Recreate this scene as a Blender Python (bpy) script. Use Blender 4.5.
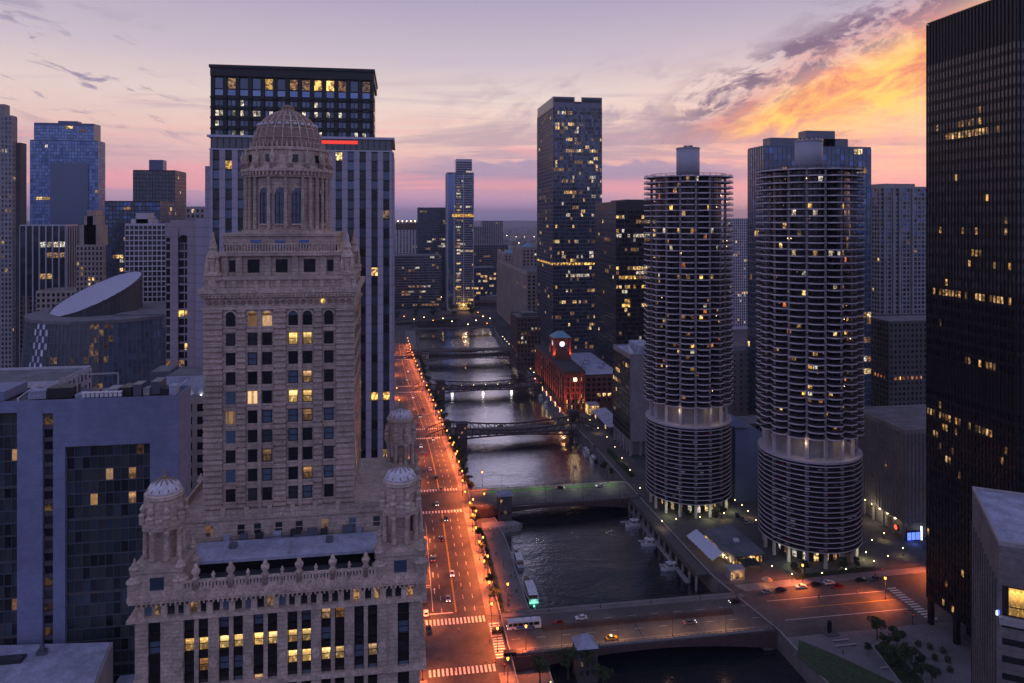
import bpy, bmesh, math, random
from mathutils import Vector, Matrix
random.seed(11)
R = math.radians
S = bpy.context.scene
C = S.collection
for o in list(bpy.data.objects):
    bpy.data.objects.remove(o)

# ------------------------------------------------------------------ camera, sky, sun, exposure
# x = north (across the river), y = west (up the river), z = up, street level z = 0
TH = R(8.81)
cd = bpy.data.cameras.new('camera')
cam = bpy.data.objects.new('camera', cd)
C.objects.link(cam)
cam.location = (0, 0, 148)
cam.rotation_euler = (R(90), 0, -TH)
cd.sensor_width = 36
cd.lens = 720 / 1024 * 36
cd.shift_y = -(341.5 - 218) / 1024
cd.clip_start = 1
cd.clip_end = 60000
S.camera = cam
S.view_settings.view_transform = 'Standard'
S.view_settings.look = 'None'
S.view_settings.exposure = 0.0
S.view_settings.gamma = 1
S.view_settings.use_curve_mapping = False
S.cycles.max_bounces = 5
S.cycles.diffuse_bounces = 2
S.cycles.glossy_bounces = 3
S.cycles.transmission_bounces = 2
S.cycles.volume_bounces = 0
S.cycles.caustics_reflective = False
S.cycles.caustics_refractive = False
S.cycles.sample_clamp_indirect = 3
S.cycles.use_denoising = True

W = bpy.data.worlds.new('World')
S.world = W
W.use_nodes = True
wt = W.node_tree
wt.nodes.clear()

class NT:
    """tiny expression builder for node trees"""
    def __init__(s, t): s.t = t
    def n(s, k, **kw):
        n = s.t.nodes.new(k)
        for a, b in kw.items(): setattr(n, a, b)
        return n
    def put(s, sock, v):
        if hasattr(v, 'is_output'): s.t.links.new(v, sock)
        else:
            try: sock.default_value = v
            except Exception: sock.default_value = tuple(v) + (1,)
    def m(s, op, a, b=0.0, c=0.0, clamp=False):
        n = s.n('ShaderNodeMath', operation=op, use_clamp=clamp)
        for i, v in enumerate((a, b, c)): s.put(n.inputs[i], v)
        return n.outputs[0]
    def add(s, a, b): return s.m('ADD', a, b)
    def sub(s, a, b): return s.m('SUBTRACT', a, b)
    def mul(s, a, b): return s.m('MULTIPLY', a, b)
    def div(s, a, b): return s.m('DIVIDE', a, b)
    def mx(s, a, b): return s.m('MAXIMUM', a, b)
    def gauss(s, q, w):
        d = s.div(q, w)
        return s.m('POWER', 2.718, s.mul(s.mul(d, d), -1.0))
    def ss(s, v, a, b):
        n = s.n('ShaderNodeMapRange', interpolation_type='SMOOTHSTEP')
        s.put(n.inputs[0], v); n.inputs[1].default_value = a; n.inputs[2].default_value = b
        return n.outputs[0]
    def xyz(s, x, y, z):
        n = s.n('ShaderNodeCombineXYZ')
        for i, v in enumerate((x, y, z)): s.put(n.inputs[i], v)
        return n.outputs[0]
    def sep(s, v):
        n = s.n('ShaderNodeSeparateXYZ'); s.put(n.inputs[0], v); return n.outputs
    def noise(s, vec, scale, detail=3, rough=.5, dist=0):
        n = s.n('ShaderNodeTexNoise')
        s.put(n.inputs['Vector'], vec); n.inputs['Scale'].default_value = scale
        n.inputs['Detail'].default_value = detail; n.inputs['Roughness'].default_value = rough
        n.inputs['Distortion'].default_value = dist
        return n.outputs[0]
    def mix(s, f, a, b, mode='MIX'):
        n = s.n('ShaderNodeMix', data_type='RGBA', blend_type=mode)
        s.put(n.inputs[0], f); s.put(n.inputs[6], a); s.put(n.inputs[7], b)
        return n.outputs[2]
    def ramp(s, f, stops):
        n = s.n('ShaderNodeValToRGB'); s.put(n.inputs[0], f)
        e = n.color_ramp.elements
        while len(e) > 1: e.remove(e[-1])
        e[0].position = stops[0][0]; e[0].color = tuple(stops[0][1]) + (1,)
        for p, c in stops[1:]:
            k = e.new(p); k.color = tuple(c) + (1,)
        return n.outputs[0]

SUN_EL, SUN_AZ = 1.5, 38          # degrees; azimuth measured from +y (west) towards +x (north)
def build_sky():
    T = NT(wt)
    tc = T.n('ShaderNodeTexCoord')
    nrm = T.n('ShaderNodeVectorMath', operation='NORMALIZE')
    wt.links.new(tc.outputs['Generated'], nrm.inputs[0])
    x, y, z = T.sep(nrm.outputs[0])
    c, s_ = math.cos(TH), math.sin(TH)
    fx = T.sub(T.mul(x, c), T.mul(y, s_))
    fy = T.add(T.mul(x, s_), T.mul(y, c))
    fyc = T.mx(fy, .12)
    a = T.div(fx, fyc)
    s = T.div(z, fyc)
    zz = T.m('MULTIPLY_ADD', z, .5, .5)
    st = lambda e: .5 + .5 * e
    west = T.ramp(zz, [(st(-.05), (.15, .15, .27)), (st(.003), (.24, .20, .38)), (st(.018), (.42, .26, .42)),
                       (st(.045), (.58, .30, .36)), (st(.075), (.64, .37, .36)), (st(.115), (.70, .49, .41)),
                       (st(.16), (.62, .50, .46)), (st(.21), (.45, .38, .43)), (st(.29), (.31, .27, .38)), (st(.385), (.29, .26, .37)), (st(.44), (.03, .036, .068)), (st(.60), (.05, .06, .11)), (st(.8), (.12, .13, .25)), (1, (.14, .16, .31))])  # dark band above the view is added to darken the near water's reflection
    east = T.ramp(zz, [(st(-.05), (.10, .10, .18)), (st(.0), (.17, .17, .33)), (st(.12), (.27, .25, .42)),
                       (st(.4), (.25, .26, .47)), (1, (.14, .16, .31))])
    col = T.mix(T.ss(fy, -.25, .35), east, west)
    front = T.ss(fy, .1, .4)
    # left side: cooler and duller
    lf = T.mul(T.mul(T.ss(a, .0, -.75), front), T.ss(s, .32, .02))
    col = T.mix(T.mul(lf, .45), col, (.36, .25, .32))
    v2 = T.xyz(T.mul(a, 3.0), T.mul(s, 10.0), 3.3)
    n_big = T.noise(v2, 1.0, 5, .55, .3)
    vd = T.xyz(T.mul(a, 1.4), T.mul(s, 20.0), 9.1)
    n_str = T.noise(vd, 1.0, 6, .62, .6)
    # warm side of the sky, right of the view
    warm = T.mul(T.mul(T.ss(a, .02, .55), front), T.ss(s, .30, .03))
    col = T.mix(T.mul(warm, .75), col, (.90, .43, .27))
    low = T.mul(T.gauss(T.sub(s, .045), .035), T.mul(T.ss(a, .1, .4), front))
    col = T.mix(T.mul(low, .6), col, (.72, .35, .36))
    # pink and grey horizontal streaks
    f = T.mul(T.mul(T.ss(n_str, .50, .62), T.mul(T.ss(s, .02, .06), T.ss(s, .24, .11))), front)
    col = T.mix(T.mul(f, .62), col, (.33, .23, .31))
    vs2 = T.xyz(T.mul(a, 2.6), T.mul(T.add(s, T.mul(a, .05)), 42.0), 21.3)
    f = T.mul(T.mul(T.ss(T.noise(vs2, 1.0, 7, .66, .8), .54, .68), T.mul(T.ss(s, .03, .08), T.ss(s, .21, .12))), front)
    col = T.mix(T.mul(f, .5), col, (.34, .24, .33))
    vp = T.xyz(T.mul(a, 2.2), T.mul(s, 30.0), 4.7)
    f = T.mul(T.mul(T.ss(T.noise(vp, 1.0, 6, .62, .7), .47, .60), T.mul(T.ss(s, .015, .045), T.ss(s, .16, .07))), front)
    col = T.mix(T.mul(f, .7), col, (.72, .30, .33))
    # low mauve bank either side of the tall tower
    edge = T.add(.080, T.mul(T.sub(T.noise(T.xyz(T.mul(a, 11.0), T.mul(s, 26.0), 8.2), 1.0, 6, .62, .4), .5), .075))
    bank = T.mul(T.ss(T.sub(edge, s), -.003, .008), T.ss(s, .040, .066))
    f = T.mul(T.mul(bank, front), T.mul(T.ss(a, -.2, -.03), T.ss(a, .40, .25)))
    col = T.mix(T.mul(f, .8), col, (.28, .22, .35))
    # thick haze over the plain
    # diagonal burning cloud, upper right
    aa = T.sub(a, .261)
    vq = T.xyz(T.mul(T.add(a, T.mul(s, .9)), 7.0), T.mul(T.sub(s, T.mul(a, .40)), 24.0), 1.7)
    nq = T.noise(vq, 1.0, 8, .66, .5)
    q = T.add(T.sub(s, T.add(.128, T.mul(aa, .50))), T.mul(T.sub(nq, .5), .10))
    wband = T.mx(T.add(.016, T.mul(aa, .20)), .012)
    band = T.mul(T.gauss(T.add(q, T.mul(wband, .9)), wband), T.mul(T.ss(a, .16, .42), front))
    hot = T.ss(T.add(nq, T.mul(T.sub(.0, q), 1.2)), .46, .68)
    fire = T.mix(hot, (.62, .20, .13), (.92, .50, .13))
    col = T.mix(T.m('MULTIPLY', band, 1.15, clamp=True), col, fire)
    vu = T.xyz(T.mul(a, 12.0), T.mul(T.sub(s, T.mul(a, .25)), 26.0), 6.1)
    nu = T.noise(vu, 1.0, 8, .66, .4)
    up = T.mul(T.gauss(T.sub(q, .024), .038), T.mul(T.ss(a, .16, .30), front))
    col = T.mix(T.mul(T.mul(up, T.ss(nu, .43, .54)), .92), col, (.14, .09, .16))
    # soft grey patches over the middle
    md = T.mul(T.mul(T.ss(T.add(T.mul(n_big, .5), T.mul(nu, .5)), .48, .60), T.gauss(T.sub(a, .14), .20)), T.mul(T.gauss(T.sub(s, .15), .06), front))
    col = T.mix(T.mul(md, .8), col, (.29, .22, .30))
    md = T.mul(T.mul(T.ss(nu, .5, .66), T.gauss(T.sub(a, .6), .2)), T.mul(T.gauss(T.sub(s, .10), .035), front))
    col = T.mix(T.mul(md, .85), col, (.30, .14, .19))
    # small dark wisps, upper left
    vw = T.xyz(T.mul(T.add(a, T.mul(s, 1.2)), 15.0), T.mul(T.add(s, T.mul(a, .16)), 44.0), 12.4)
    nw = T.noise(vw, 1.0, 6, .62, .5)
    f = T.mul(T.mul(T.ss(nw, .52, .62), T.gauss(T.sub(T.add(s, T.mul(a, .36)), -.015), .075)), T.mul(T.ss(a, -.40, -.54), front))
    col = T.mix(T.mul(f, .75), col, (.17, .14, .25))
    sky = T.n('ShaderNodeTexSky', sky_type='NISHITA')
    sky.sun_disc = False
    sky.sun_elevation = R(SUN_EL)
    sky.sun_rotation = R(SUN_AZ)
    b0 = T.n('ShaderNodeBackground'); T.put(b0.inputs[0], sky.outputs[0]); b0.inputs[1].default_value = .006
    b1 = T.n('ShaderNodeBackground'); T.put(b1.inputs[0], col); b1.inputs[1].default_value = 1.42
    ad = T.n('ShaderNodeAddShader')
    wt.links.new(b0.outputs[0], ad.inputs[0]); wt.links.new(b1.outputs[0], ad.inputs[1])
    out = T.n('ShaderNodeOutputWorld')
    wt.links.new(ad.outputs[0], out.inputs['Surface'])
build_sky()
W.cycles.sampling_method = 'MANUAL'
W.cycles.sample_map_resolution = 512

sd = bpy.data.lights.new('sun', 'SUN')
sd.energy = .12
sd.angle = R(2)
sd.color = (1, .5, .28)
sun = bpy.data.objects.new('sun', sd)
C.objects.link(sun)
sun.location = (0, 0, 400)
_d = Vector((math.sin(R(SUN_AZ)) * math.cos(R(SUN_EL)), math.cos(R(SUN_AZ)) * math.cos(R(SUN_EL)), math.sin(R(SUN_EL))))
sun.rotation_euler = _d.to_track_quat('Z', 'Y').to_euler()

# ------------------------------------------------------------------ helpers
def wx(u, Y):
    t = (u - 512) / 720
    return Y * (t * math.cos(TH) + math.sin(TH)) / (math.cos(TH) - t * math.sin(TH))
def dep(u, Y):
    t = (u - 512) / 720
    return Y / (math.cos(TH) - t * math.sin(TH))
def wz(u, v, Y): return 148 - (v - 218) / 720 * dep(u, Y)
def wy(u, X):                                     # where the sight line u crosses the plane x = X
    t = (u - 512) / 720
    return X * (math.cos(TH) - t * math.sin(TH)) / (t * math.cos(TH) + math.sin(TH))
def at(u, v, z=0):
    D = 720 * (148 - z) / (v - 218); X = (u - 512) * D / 720
    return (X * math.cos(TH) + D * math.sin(TH), -X * math.sin(TH) + D * math.cos(TH), z)

MATS = {}
def mat(name, col, rough=.75, metal=0, nz=None, bump=0, bscale=1.0, courses=None, brick=None, spec=.5, emit=None, estr=0, coat=0):
    m = bpy.data.materials.new(name)
    m.use_nodes = True
    t = m.node_tree
    T = NT(t)
    b = t.nodes['Principled BSDF']
    tc = T.n('ShaderNodeTexCoord')
    P = tc.outputs['Object']
    base = tuple(col) + (1,)
    b.inputs['Roughness'].default_value = rough
    b.inputs['Metallic'].default_value = metal
    b.inputs['Specular IOR Level'].default_value = spec
    b.inputs['Coat Weight'].default_value = coat
    src = base
    if nz:
        for sc, am in nz:
            f = T.noise(P, sc, 5, .6)
            f = T.ss(f, .3, .7)
            k = T.m('MULTIPLY_ADD', f, 2 * am, 1 - am)
            src = T.mix(1.0, src, T.xyz(k, k, k), 'MULTIPLY')
    h = None
    if courses:
        per, am = courses
        x, y, z = T.sep(P)
        g = T.m('PINGPONG', z, per / 2)
        ln = T.ss(g, per * .10, per * .02)
        src = T.mix(T.mul(ln, am), src, (col[0] * .3, col[1] * .3, col[2] * .3))
        h = T.mul(ln, -.5)
    if brick:
        n = T.n('ShaderNodeTexBrick')
        x, y, z = T.sep(P)
        T.put(n.inputs['Vector'], T.xyz(T.add(x, y), z, 0))
        n.inputs['Scale'].default_value = brick[0]
        n.inputs['Mortar Size'].default_value = .02
        n.inputs['Color1'].default_value = (1, 1, 1, 1); n.inputs['Color2'].default_value = (.75, .75, .75, 1)
        n.inputs['Mortar'].default_value = (.5, .5, .5, 1)
        src = T.mix(brick[1], src, n.outputs[0], 'MULTIPLY')
    T.put(b.inputs['Base Color'], src)
    if bump:
        f = T.noise(P, bscale, 4, .6)
        if h: f = T.add(f, h)
        bn = T.n('ShaderNodeBump'); bn.inputs['Strength'].default_value = bump
        bn.inputs['Distance'].default_value = .2
        T.put(bn.inputs['Height'], f); t.links.new(bn.outputs[0], b.inputs['Normal'])
    if emit:
        b.inputs['Emission Color'].default_value = tuple(emit) + (1,)
        b.inputs['Emission Strength'].default_value = estr
        m.cycles.emission_sampling = 'NONE'
    MATS[name] = m
    return m

def rnd(T):
    oi = T.n('ShaderNodeObjectInfo'); g = T.n('ShaderNodeNewGeometry')
    return T.m('FRACT', T.add(T.mul(oi.outputs['Random'], 7.31), T.mul(g.outputs['Random Per Island'], 5.17)))

def glass(name, col, refl=.0, blind=.25, bcol=(.10, .10, .12), rough=.12, metal=0):
    """dark window: pane colour changes from window to window, some with blinds part way down"""
    m = bpy.data.materials.new(name); m.use_nodes = True
    t = m.node_tree; T = NT(t); b = t.nodes['Principled BSDF']
    r = rnd(T)
    k = T.m('MULTIPLY_ADD', r, .55, .72)
    src = T.mix(1.0, tuple(col) + (1,), T.xyz(k, k, k), 'MULTIPLY')
    isb = T.ss(T.m('FRACT', T.mul(r, 13.7)), 1 - blind - .02, 1 - blind)
    tc = T.n('ShaderNodeTexCoord')
    src = T.mix(T.mul(isb, .8), src, tuple(bcol) + (1,))
    T.put(b.inputs['Base Color'], src)
    b.inputs['Roughness'].default_value = rough
    b.inputs['Metallic'].default_value = metal
    b.inputs['Specular IOR Level'].default_value = .5 + refl
    bn = T.n('ShaderNodeBump'); bn.inputs['Strength'].default_value = .06; bn.inputs['Distance'].default_value = .3
    g = T.n('ShaderNodeNewGeometry')
    T.put(bn.inputs['Height'], T.add(T.noise(g.outputs['Position'], .35, 2), T.mul(r, .2)))
    t.links.new(bn.outputs[0], b.inputs['Normal'])
    MATS[name] = m
    return m

def litmat(name, c1, c2, st, fine=.75):
    """lit room behind a pane: colour and strength differ per window, lamps and furniture break it up"""
    m = bpy.data.materials.new(name); m.use_nodes = True
    t = m.node_tree; T = NT(t); b = t.nodes['Principled BSDF']
    r = rnd(T)
    g = T.n('ShaderNodeNewGeometry')
    n = T.noise(g.outputs['Position'], fine, 3, .7)
    k = T.mul(T.m('MULTIPLY_ADD', T.ss(n, .44, .60), .90, .10), T.m('MULTIPLY_ADD', T.m('FRACT', T.mul(r, 9.3)), 1.1, .35))
    T.put(b.inputs['Emission Color'], T.mix(r, tuple(c1) + (1,), tuple(c2) + (1,)))
    T.put(b.inputs['Emission Strength'], T.mul(k, st))
    b.inputs['Base Color'].default_value = (.05, .04, .03, 1)
    b.inputs['Roughness'].default_value = .15
    m.cycles.emission_sampling = 'NONE'
    MATS[name] = m
    return m

def litroom(name, c1, c2, st):
    m = bpy.data.materials.new(name); m.use_nodes = True
    t = m.node_tree; T = NT(t); b = t.nodes['Principled BSDF']
    r = rnd(T)
    tc = T.n('ShaderNodeTexCoord')
    gx, gy, gz = T.sep(tc.outputs['Generated'])
    g = T.n('ShaderNodeNewGeometry')
    px, py, pz = T.sep(g.outputs['Position'])
    fur = T.noise(T.xyz(T.mul(px, 2.4), T.mul(py, 2.4), T.mul(pz, 1.1)), 1.0, 3, .6)
    ceil = T.mul(T.ss(gz, .35, .85), .75)
    row = T.mul(T.gauss(T.sub(gz, T.m('MULTIPLY_ADD', r, .12, .78)), .05), T.ss(T.m('PINGPONG', T.add(T.mul(px, 1.0), r), .5), .16, .24))
    k = T.add(T.add(.16, ceil), T.mul(T.ss(fur, .5, .62), .35))
    k = T.add(k, T.mul(row, 1.1))
    k = T.mul(k, T.m('MULTIPLY_ADD', T.m('FRACT', T.mul(r, 9.3)), .8, .45))
    bl = T.ss(T.sub(gz, T.m('MULTIPLY_ADD', T.m('FRACT', T.mul(r, 3.7)), .9, .45)), -.01, .01)
    k = T.mul(k, T.m('MULTIPLY_ADD', bl, -.45, 1))
    T.put(b.inputs['Emission Color'], T.mix(T.m('FRACT', T.mul(r, 5.1)), tuple(c1) + (1,), tuple(c2) + (1,)))
    T.put(b.inputs['Emission Strength'], T.mul(k, st))
    b.inputs['Base Color'].default_value = (.05, .04, .03, 1); b.inputs['Roughness'].default_value = .12
    m.cycles.emission_sampling = 'NONE'
    MATS[name] = m
class MB:
    """collects faces and links them as one mesh object"""
    def __init__(s): s.v = []; s.f = []; s.mi = []; s.m = 0; s.smooth = False; s.sf = []
    def poly(s, pts, m=None):
        b = len(s.v); s.v += [tuple(p) for p in pts]
        s.f.append(tuple(range(b, b + len(pts)))); s.mi.append(s.m if m is None else m); s.sf.append(s.smooth)
    def mesh(s, vs, fs, m=None):
        b = len(s.v); s.v += [tuple(p) for p in vs]
        for f in fs:
            s.f.append(tuple(i + b for i in f)); s.mi.append(s.m if m is None else m); s.sf.append(s.smooth)
    def box(s, x0, x1, y0, y1, z0, z1, m=None):
        if x0 > x1: x0, x1 = x1, x0
        if y0 > y1: y0, y1 = y1, y0
        if z0 > z1: z0, z1 = z1, z0
        s.mesh([(x0, y0, z0), (x1, y0, z0), (x1, y1, z0), (x0, y1, z0), (x0, y0, z1), (x1, y0, z1), (x1, y1, z1), (x0, y1, z1)],
               [(0, 3, 2, 1), (4, 5, 6, 7), (0, 1, 5, 4), (1, 2, 6, 5), (2, 3, 7, 6), (3, 0, 4, 7)], m)
    def prism(s, poly, z0, z1, m=None):
        n = len(poly)
        a = sum(poly[i][0] * poly[(i + 1) % n][1] - poly[(i + 1) % n][0] * poly[i][1] for i in range(n))
        if a < 0: poly = poly[::-1]
        z = lambda q, i: q[i] if isinstance(q, (list, tuple)) else q
        vs = [(p[0], p[1], z(z0, i)) for i, p in enumerate(poly)] + [(p[0], p[1], z(z1, i)) for i, p in enumerate(poly)]
        fs = [tuple(range(n - 1, -1, -1)), tuple(range(n, 2 * n))] + [(i, (i + 1) % n, n + (i + 1) % n, n + i) for i in range(n)]
        s.mesh(vs, fs, m)
    def bar(s, p, q, w, h, m=None):
        p = Vector(p); q = Vector(q); d = (q - p)
        if d.length < 1e-6: return
        d.normalize()
        up = Vector((0, 0, 1)) if abs(d.z) < .95 else Vector((1, 0, 0))
        sx = d.cross(up).normalized() * w / 2; sz = sx.cross(d).normalized() * h / 2
        vs = [p - sx - sz, p + sx - sz, p + sx + sz, p - sx + sz, q - sx - sz, q + sx - sz, q + sx + sz, q - sx + sz]
        s.mesh(vs, [(0, 1, 2, 3), (7, 6, 5, 4), (0, 4, 5, 1), (1, 5, 6, 2), (2, 6, 7, 3), (3, 7, 4, 0)], m)
    def lathe(s, prof, cx, cy, n=24, m=None, caps=True, a0=0, ax=1, ay=1):
        vs = []; fs = []
        for r, z in prof:
            for i in range(n):
                a = a0 + 2 * math.pi * i / n
                vs.append((cx + r * ax * math.cos(a), cy + r * ay * math.sin(a), z))
        for j in range(len(prof) - 1):
            for i in range(n):
                k = (i + 1) % n
                fs.append((j * n + i, j * n + k, (j + 1) * n + k, (j + 1) * n + i))
        if caps:
            fs.append(tuple(range(n - 1, -1, -1)))
            L = (len(prof) - 1) * n
            fs.append(tuple(range(L, L + n)))
        s.mesh(vs, fs, m)
    def cyl(s, cx, cy, r, z0, z1, n=16, m=None, r1=None): s.lathe([(r, z0), (r if r1 is None else r1, z1)], cx, cy, n, m)
    def build(s, name, mats, parent=None, loc=None):
        """vertices are in world metres; the object's origin is loc, else its parent's"""
        me = bpy.data.meshes.new(name)
        o3 = Vector((0, 0, 0))
        if loc is not None: o3 = Vector(loc)
        elif parent is not None: o3 = ORG[parent.name]
        me.from_pydata([(a - o3.x, b - o3.y, c - o3.z) for a, b, c in s.v], [], s.f)
        if not isinstance(mats, (list, tuple)): mats = [mats]
        for k in mats: me.materials.append(MATS[k] if isinstance(k, str) else k)
        me.polygons.foreach_set('material_index', s.mi)
        me.polygons.foreach_set('use_smooth', s.sf)
        me.update()
        o = bpy.data.objects.new(name, me)
        C.objects.link(o)
        if parent is not None:
            o.parent = parent
            o.location = o3 - ORG[parent.name]
        else: o.location = o3
        ORG[o.name] = o3
        return o
ORG = {}
def tag(o, label=None, cat=None, group=None, kind=None):
    if label: o['label'] = label
    if cat: o['category'] = cat
    if group: o['group'] = group
    if kind: o['kind'] = kind
    return o
def thing(name, label, cat, loc, group=None):
    o = bpy.data.objects.new(name, None)
    C.objects.link(o)
    o.location = loc
    o.empty_display_size = 1
    ORG[o.name] = Vector(loc)
    return tag(o, label, cat, group)
def dup(root, loc, rz=0.0, label=None, group=None, swap=None, scale=None):
    """copy a thing, its parts and their sub-parts; swap = {part name: mesh}"""
    r = root.copy(); C.objects.link(r); r.location = loc; r.rotation_euler = (0, 0, rz)
    ORG[r.name] = Vector(loc)
    if scale: r.scale = (scale,) * 3
    if label: r['label'] = label
    if group: r['group'] = group
    def rec(src, dst):
        for ch in list(src.children):
            c = ch.copy(); C.objects.link(c); c.parent = dst
            base = ch.name.split('.')[0]
            if swap and base in swap: c.data = swap[base]
            rec(ch, c)
    rec(root, r)
    return r
ORD = ['first', 'second', 'third', 'fourth', 'fifth', 'sixth', 'seventh', 'eighth', 'ninth', 'tenth', 'eleventh', 'twelfth',
       'thirteenth', 'fourteenth', 'fifteenth', 'sixteenth', 'seventeenth', 'eighteenth', 'nineteenth', 'twentieth']
for _t, _o in (('twenty', 'twentieth'), ('thirty', 'thirtieth'), ('forty', 'fortieth'), ('fifty', 'fiftieth'), ('sixty', 'sixtieth'), ('seventy', 'seventieth')):
    ORD += ([] if _t == 'twenty' else [_o]) + [_t + '-' + k for k in ORD[:9]]
def curve_lookup(pl, y):
    for (x0, y0), (x1, y1) in zip(pl, pl[1:]):
        if y <= y1 or (x1, y1) == pl[-1]:
            return x0 + (x1 - x0) * (y - y0) / (y1 - y0)
def point_light(name, loc, watts, col, rad=.3, parent=None):
    l = bpy.data.lights.new(name, 'POINT'); l.energy = watts; l.color = col; l.shadow_soft_size = rad
    o = bpy.data.objects.new(name, l); C.objects.link(o)
    if parent: o.parent = parent; o.location = Vector(loc) - ORG[parent.name]
    else: o.location = loc
    return o

def spot_light(name, loc, dirv, watts, col, ang, blend=.5, rad=.2, parent=None):
    l = bpy.data.lights.new(name, 'SPOT'); l.energy = watts; l.color = col; l.shadow_soft_size = rad
    l.spot_size = R(ang); l.spot_blend = blend
    o = bpy.data.objects.new(name, l); C.objects.link(o)
    o.rotation_euler = Vector(dirv).to_track_quat('-Z', 'Y').to_euler()
    if parent: o.parent = parent; o.location = Vector(loc) - ORG[parent.name]
    else: o.location = loc
    return o

# ------------------------------------------------------------------ materials
mat('terracotta', (.50, .395, .325), .8, nz=[(.12, .20), (.7, .16), (2.6, .18)], bump=.5, bscale=3, courses=(.62, .35))
mat('terracotta_trim', (.57, .445, .365), .8, nz=[(.2, .18), (1.1, .2), (3.5, .25)], bump=.7, bscale=4)
mat('dome_stone', (.30, .215, .165), .8, nz=[(.6, .2), (3, .25)], bump=.8, bscale=4)
mat('dome_light', (.62, .58, .64), .6, nz=[(1.5, .2)])
mat('pale_panel', (.22, .25, .40), .55, nz=[(.04, .16), (.35, .10), (2, .05)], courses=(1.51, .12), brick=(.30, .16))
mat('concrete', (.36, .34, .35), .8, nz=[(.15, .12), (1.5, .1)], bump=.3)
mat('concrete_light', (.54, .50, .55), .75, nz=[(.2, .1), (2, .08)], bump=.2)
mat('concrete_dark', (.10, .092, .095), .85, nz=[(.2, .15), (2, .1)], bump=.3)
mat('beige_stone', (.36, .30, .27), .85, nz=[(.06, .12), (.8, .12)], courses=(1.2, .2))
mat('grey_stone', (.33, .30, .31), .85, nz=[(.1, .12), (.8, .12)])
mat('pink_granite', (.40, .33, .37), .55, nz=[(.1, .06), (2, .08)], courses=(4.0, .3))
mat('pier_granite', (.42, .38, .47), .5, nz=[(.06, .06), (2, .06)], courses=(4.0, .35))
mat('red_brick', (.26, .10, .072), .85, nz=[(.2, .15), (2, .15)], brick=(3.0, .5))
mat('brown_brick', (.13, .085, .075), .85, nz=[(.2, .15), (2, .15)], brick=(3.0, .5))
mat('black_metal', (.012, .011, .012), .4, spec=.35)
mat('bronze_metal', (.022, .018, .019), .45, metal=.2, spec=.3)
mat('green_black', (.022, .026, .026), .5)
mat('dark_metal', (.05, .048, .055), .45, metal=.4)
mat('steel_grey', (.16, .17, .21), .4, metal=.5, nz=[(.3, .08)])
mat('blue_steel', (.10, .14, .22), .35, metal=.6)
mat('mullion_light', (.42, .44, .52), .35, metal=.5)
mat('roof_pale', (.38, .39, .50), .85, nz=[(.25, .22), (1.5, .14)])
mat('corner_stone', (.19, .17, .17), .85, nz=[(.1, .18), (.8, .15)], courses=(1.5, .3))
mat('roof_grey', (.17, .165, .185), .9, nz=[(.15, .25), (1.5, .2)])
mat('roof_dark', (.05, .05, .06), .9, nz=[(.3, .25)])
mat('copper_green', (.10, .26, .28), .6, nz=[(.4, .15)])
mat('copper_blue', (.16, .32, .42), .6, nz=[(.4, .15)])
mat('asphalt', (.062, .058, .056), .7, nz=[(.03, .40), (.16, .28), (.8, .15), (5, .1)], bump=.15, bscale=8)
mat('asphalt_worn', (.10, .088, .08), .75, nz=[(.05, .25), (.35, .15), (4, .12)])
mat('bridge_deck', (.10, .09, .085), .7, nz=[(.05, .25), (.5, .15)])
mat('sidewalk', (.20, .18, .17), .85, nz=[(.08, .18), (.9, .12)], brick=(.35, .25))
mat('plaza_stone', (.20, .18, .19), .8, nz=[(.08, .15), (.9, .12)], brick=(.3, .2))
mat('kerb_stone', (.34, .32, .31), .85, nz=[(.6, .12)])
mat('paint_white', (.72, .70, .66), .7, nz=[(1.2, .22)])
mat('paint_yellow', (.55, .38, .06), .7, nz=[(1.2, .2)])
mat('bike_green', (.08, .19, .06), .7, nz=[(.6, .2)])
mat('city_ground', (.07, .065, .075), .95, nz=[(.004, .4), (.03, .3)])
mat('river_wall', (.20, .18, .18), .9, nz=[(.2, .25), (1.2, .15)], courses=(1.0, .3))
mat('iron_brown', (.085, .050, .045), .6, nz=[(.6, .2)])
mat('rail_iron', (.07, .045, .042), .6)
mat('white_paint', (.75, .75, .78), .4)
mat('boat_white', (.78, .78, .82), .25, coat=.3)
mat('boat_glass', (.01, .012, .018), .08)
mat('wood_deck', (.20, .13, .08), .7, nz=[(2, .2)])
mat('tyre', (.015, .015, .016), .8)
mat('chrome', (.5, .5, .52), .25, metal=.9)
mat('car_white', (.75, .75, .76), .25, coat=.6)
mat('car_red', (.20, .012, .015), .25, coat=.6)
mat('car_black', (.012, .012, .014), .2, coat=.6)
mat('car_grey', (.14, .145, .16), .25, coat=.6)
mat('car_silver', (.45, .46, .48), .25, metal=.4, coat=.6)
mat('car_yellow', (.75, .42, .03), .3, coat=.6)
mat('bus_blue', (.05, .12, .30), .35)
mat('hedge', (.035, .06, .018), .9, nz=[(.8, .3)])
mat('leaf_dark', (.040, .062, .022), .8, nz=[(.7, .35)])
mat('leaf_mid', (.07, .10, .03), .8, nz=[(.7, .35)])
mat('bark', (.07, .05, .035), .9)
mat('planter_green', (.045, .075, .03), .9, nz=[(.9, .3)])
mat('awning_white', (.72, .74, .86), .6)
mat('skin', (.45, .28, .2), .6)
mat('cloth_dark', (.04, .04, .055), .85)
mat('cloth_light', (.45, .42, .42), .85)
mat('cloth_green', (.35, .5, .05), .8)
mat('theatre_blue', (.14, .17, .27), .5, nz=[(.1, .08)])
mat('lamp_orange', (1, .5, .2), emit=(1, .30, .05), estr=5.5)
mat('lamp_warm', (1, .8, .5), emit=(1, .72, .35), estr=8)
mat('lamp_white', (1, .95, .85), emit=(1, .93, .8), estr=9)
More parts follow.
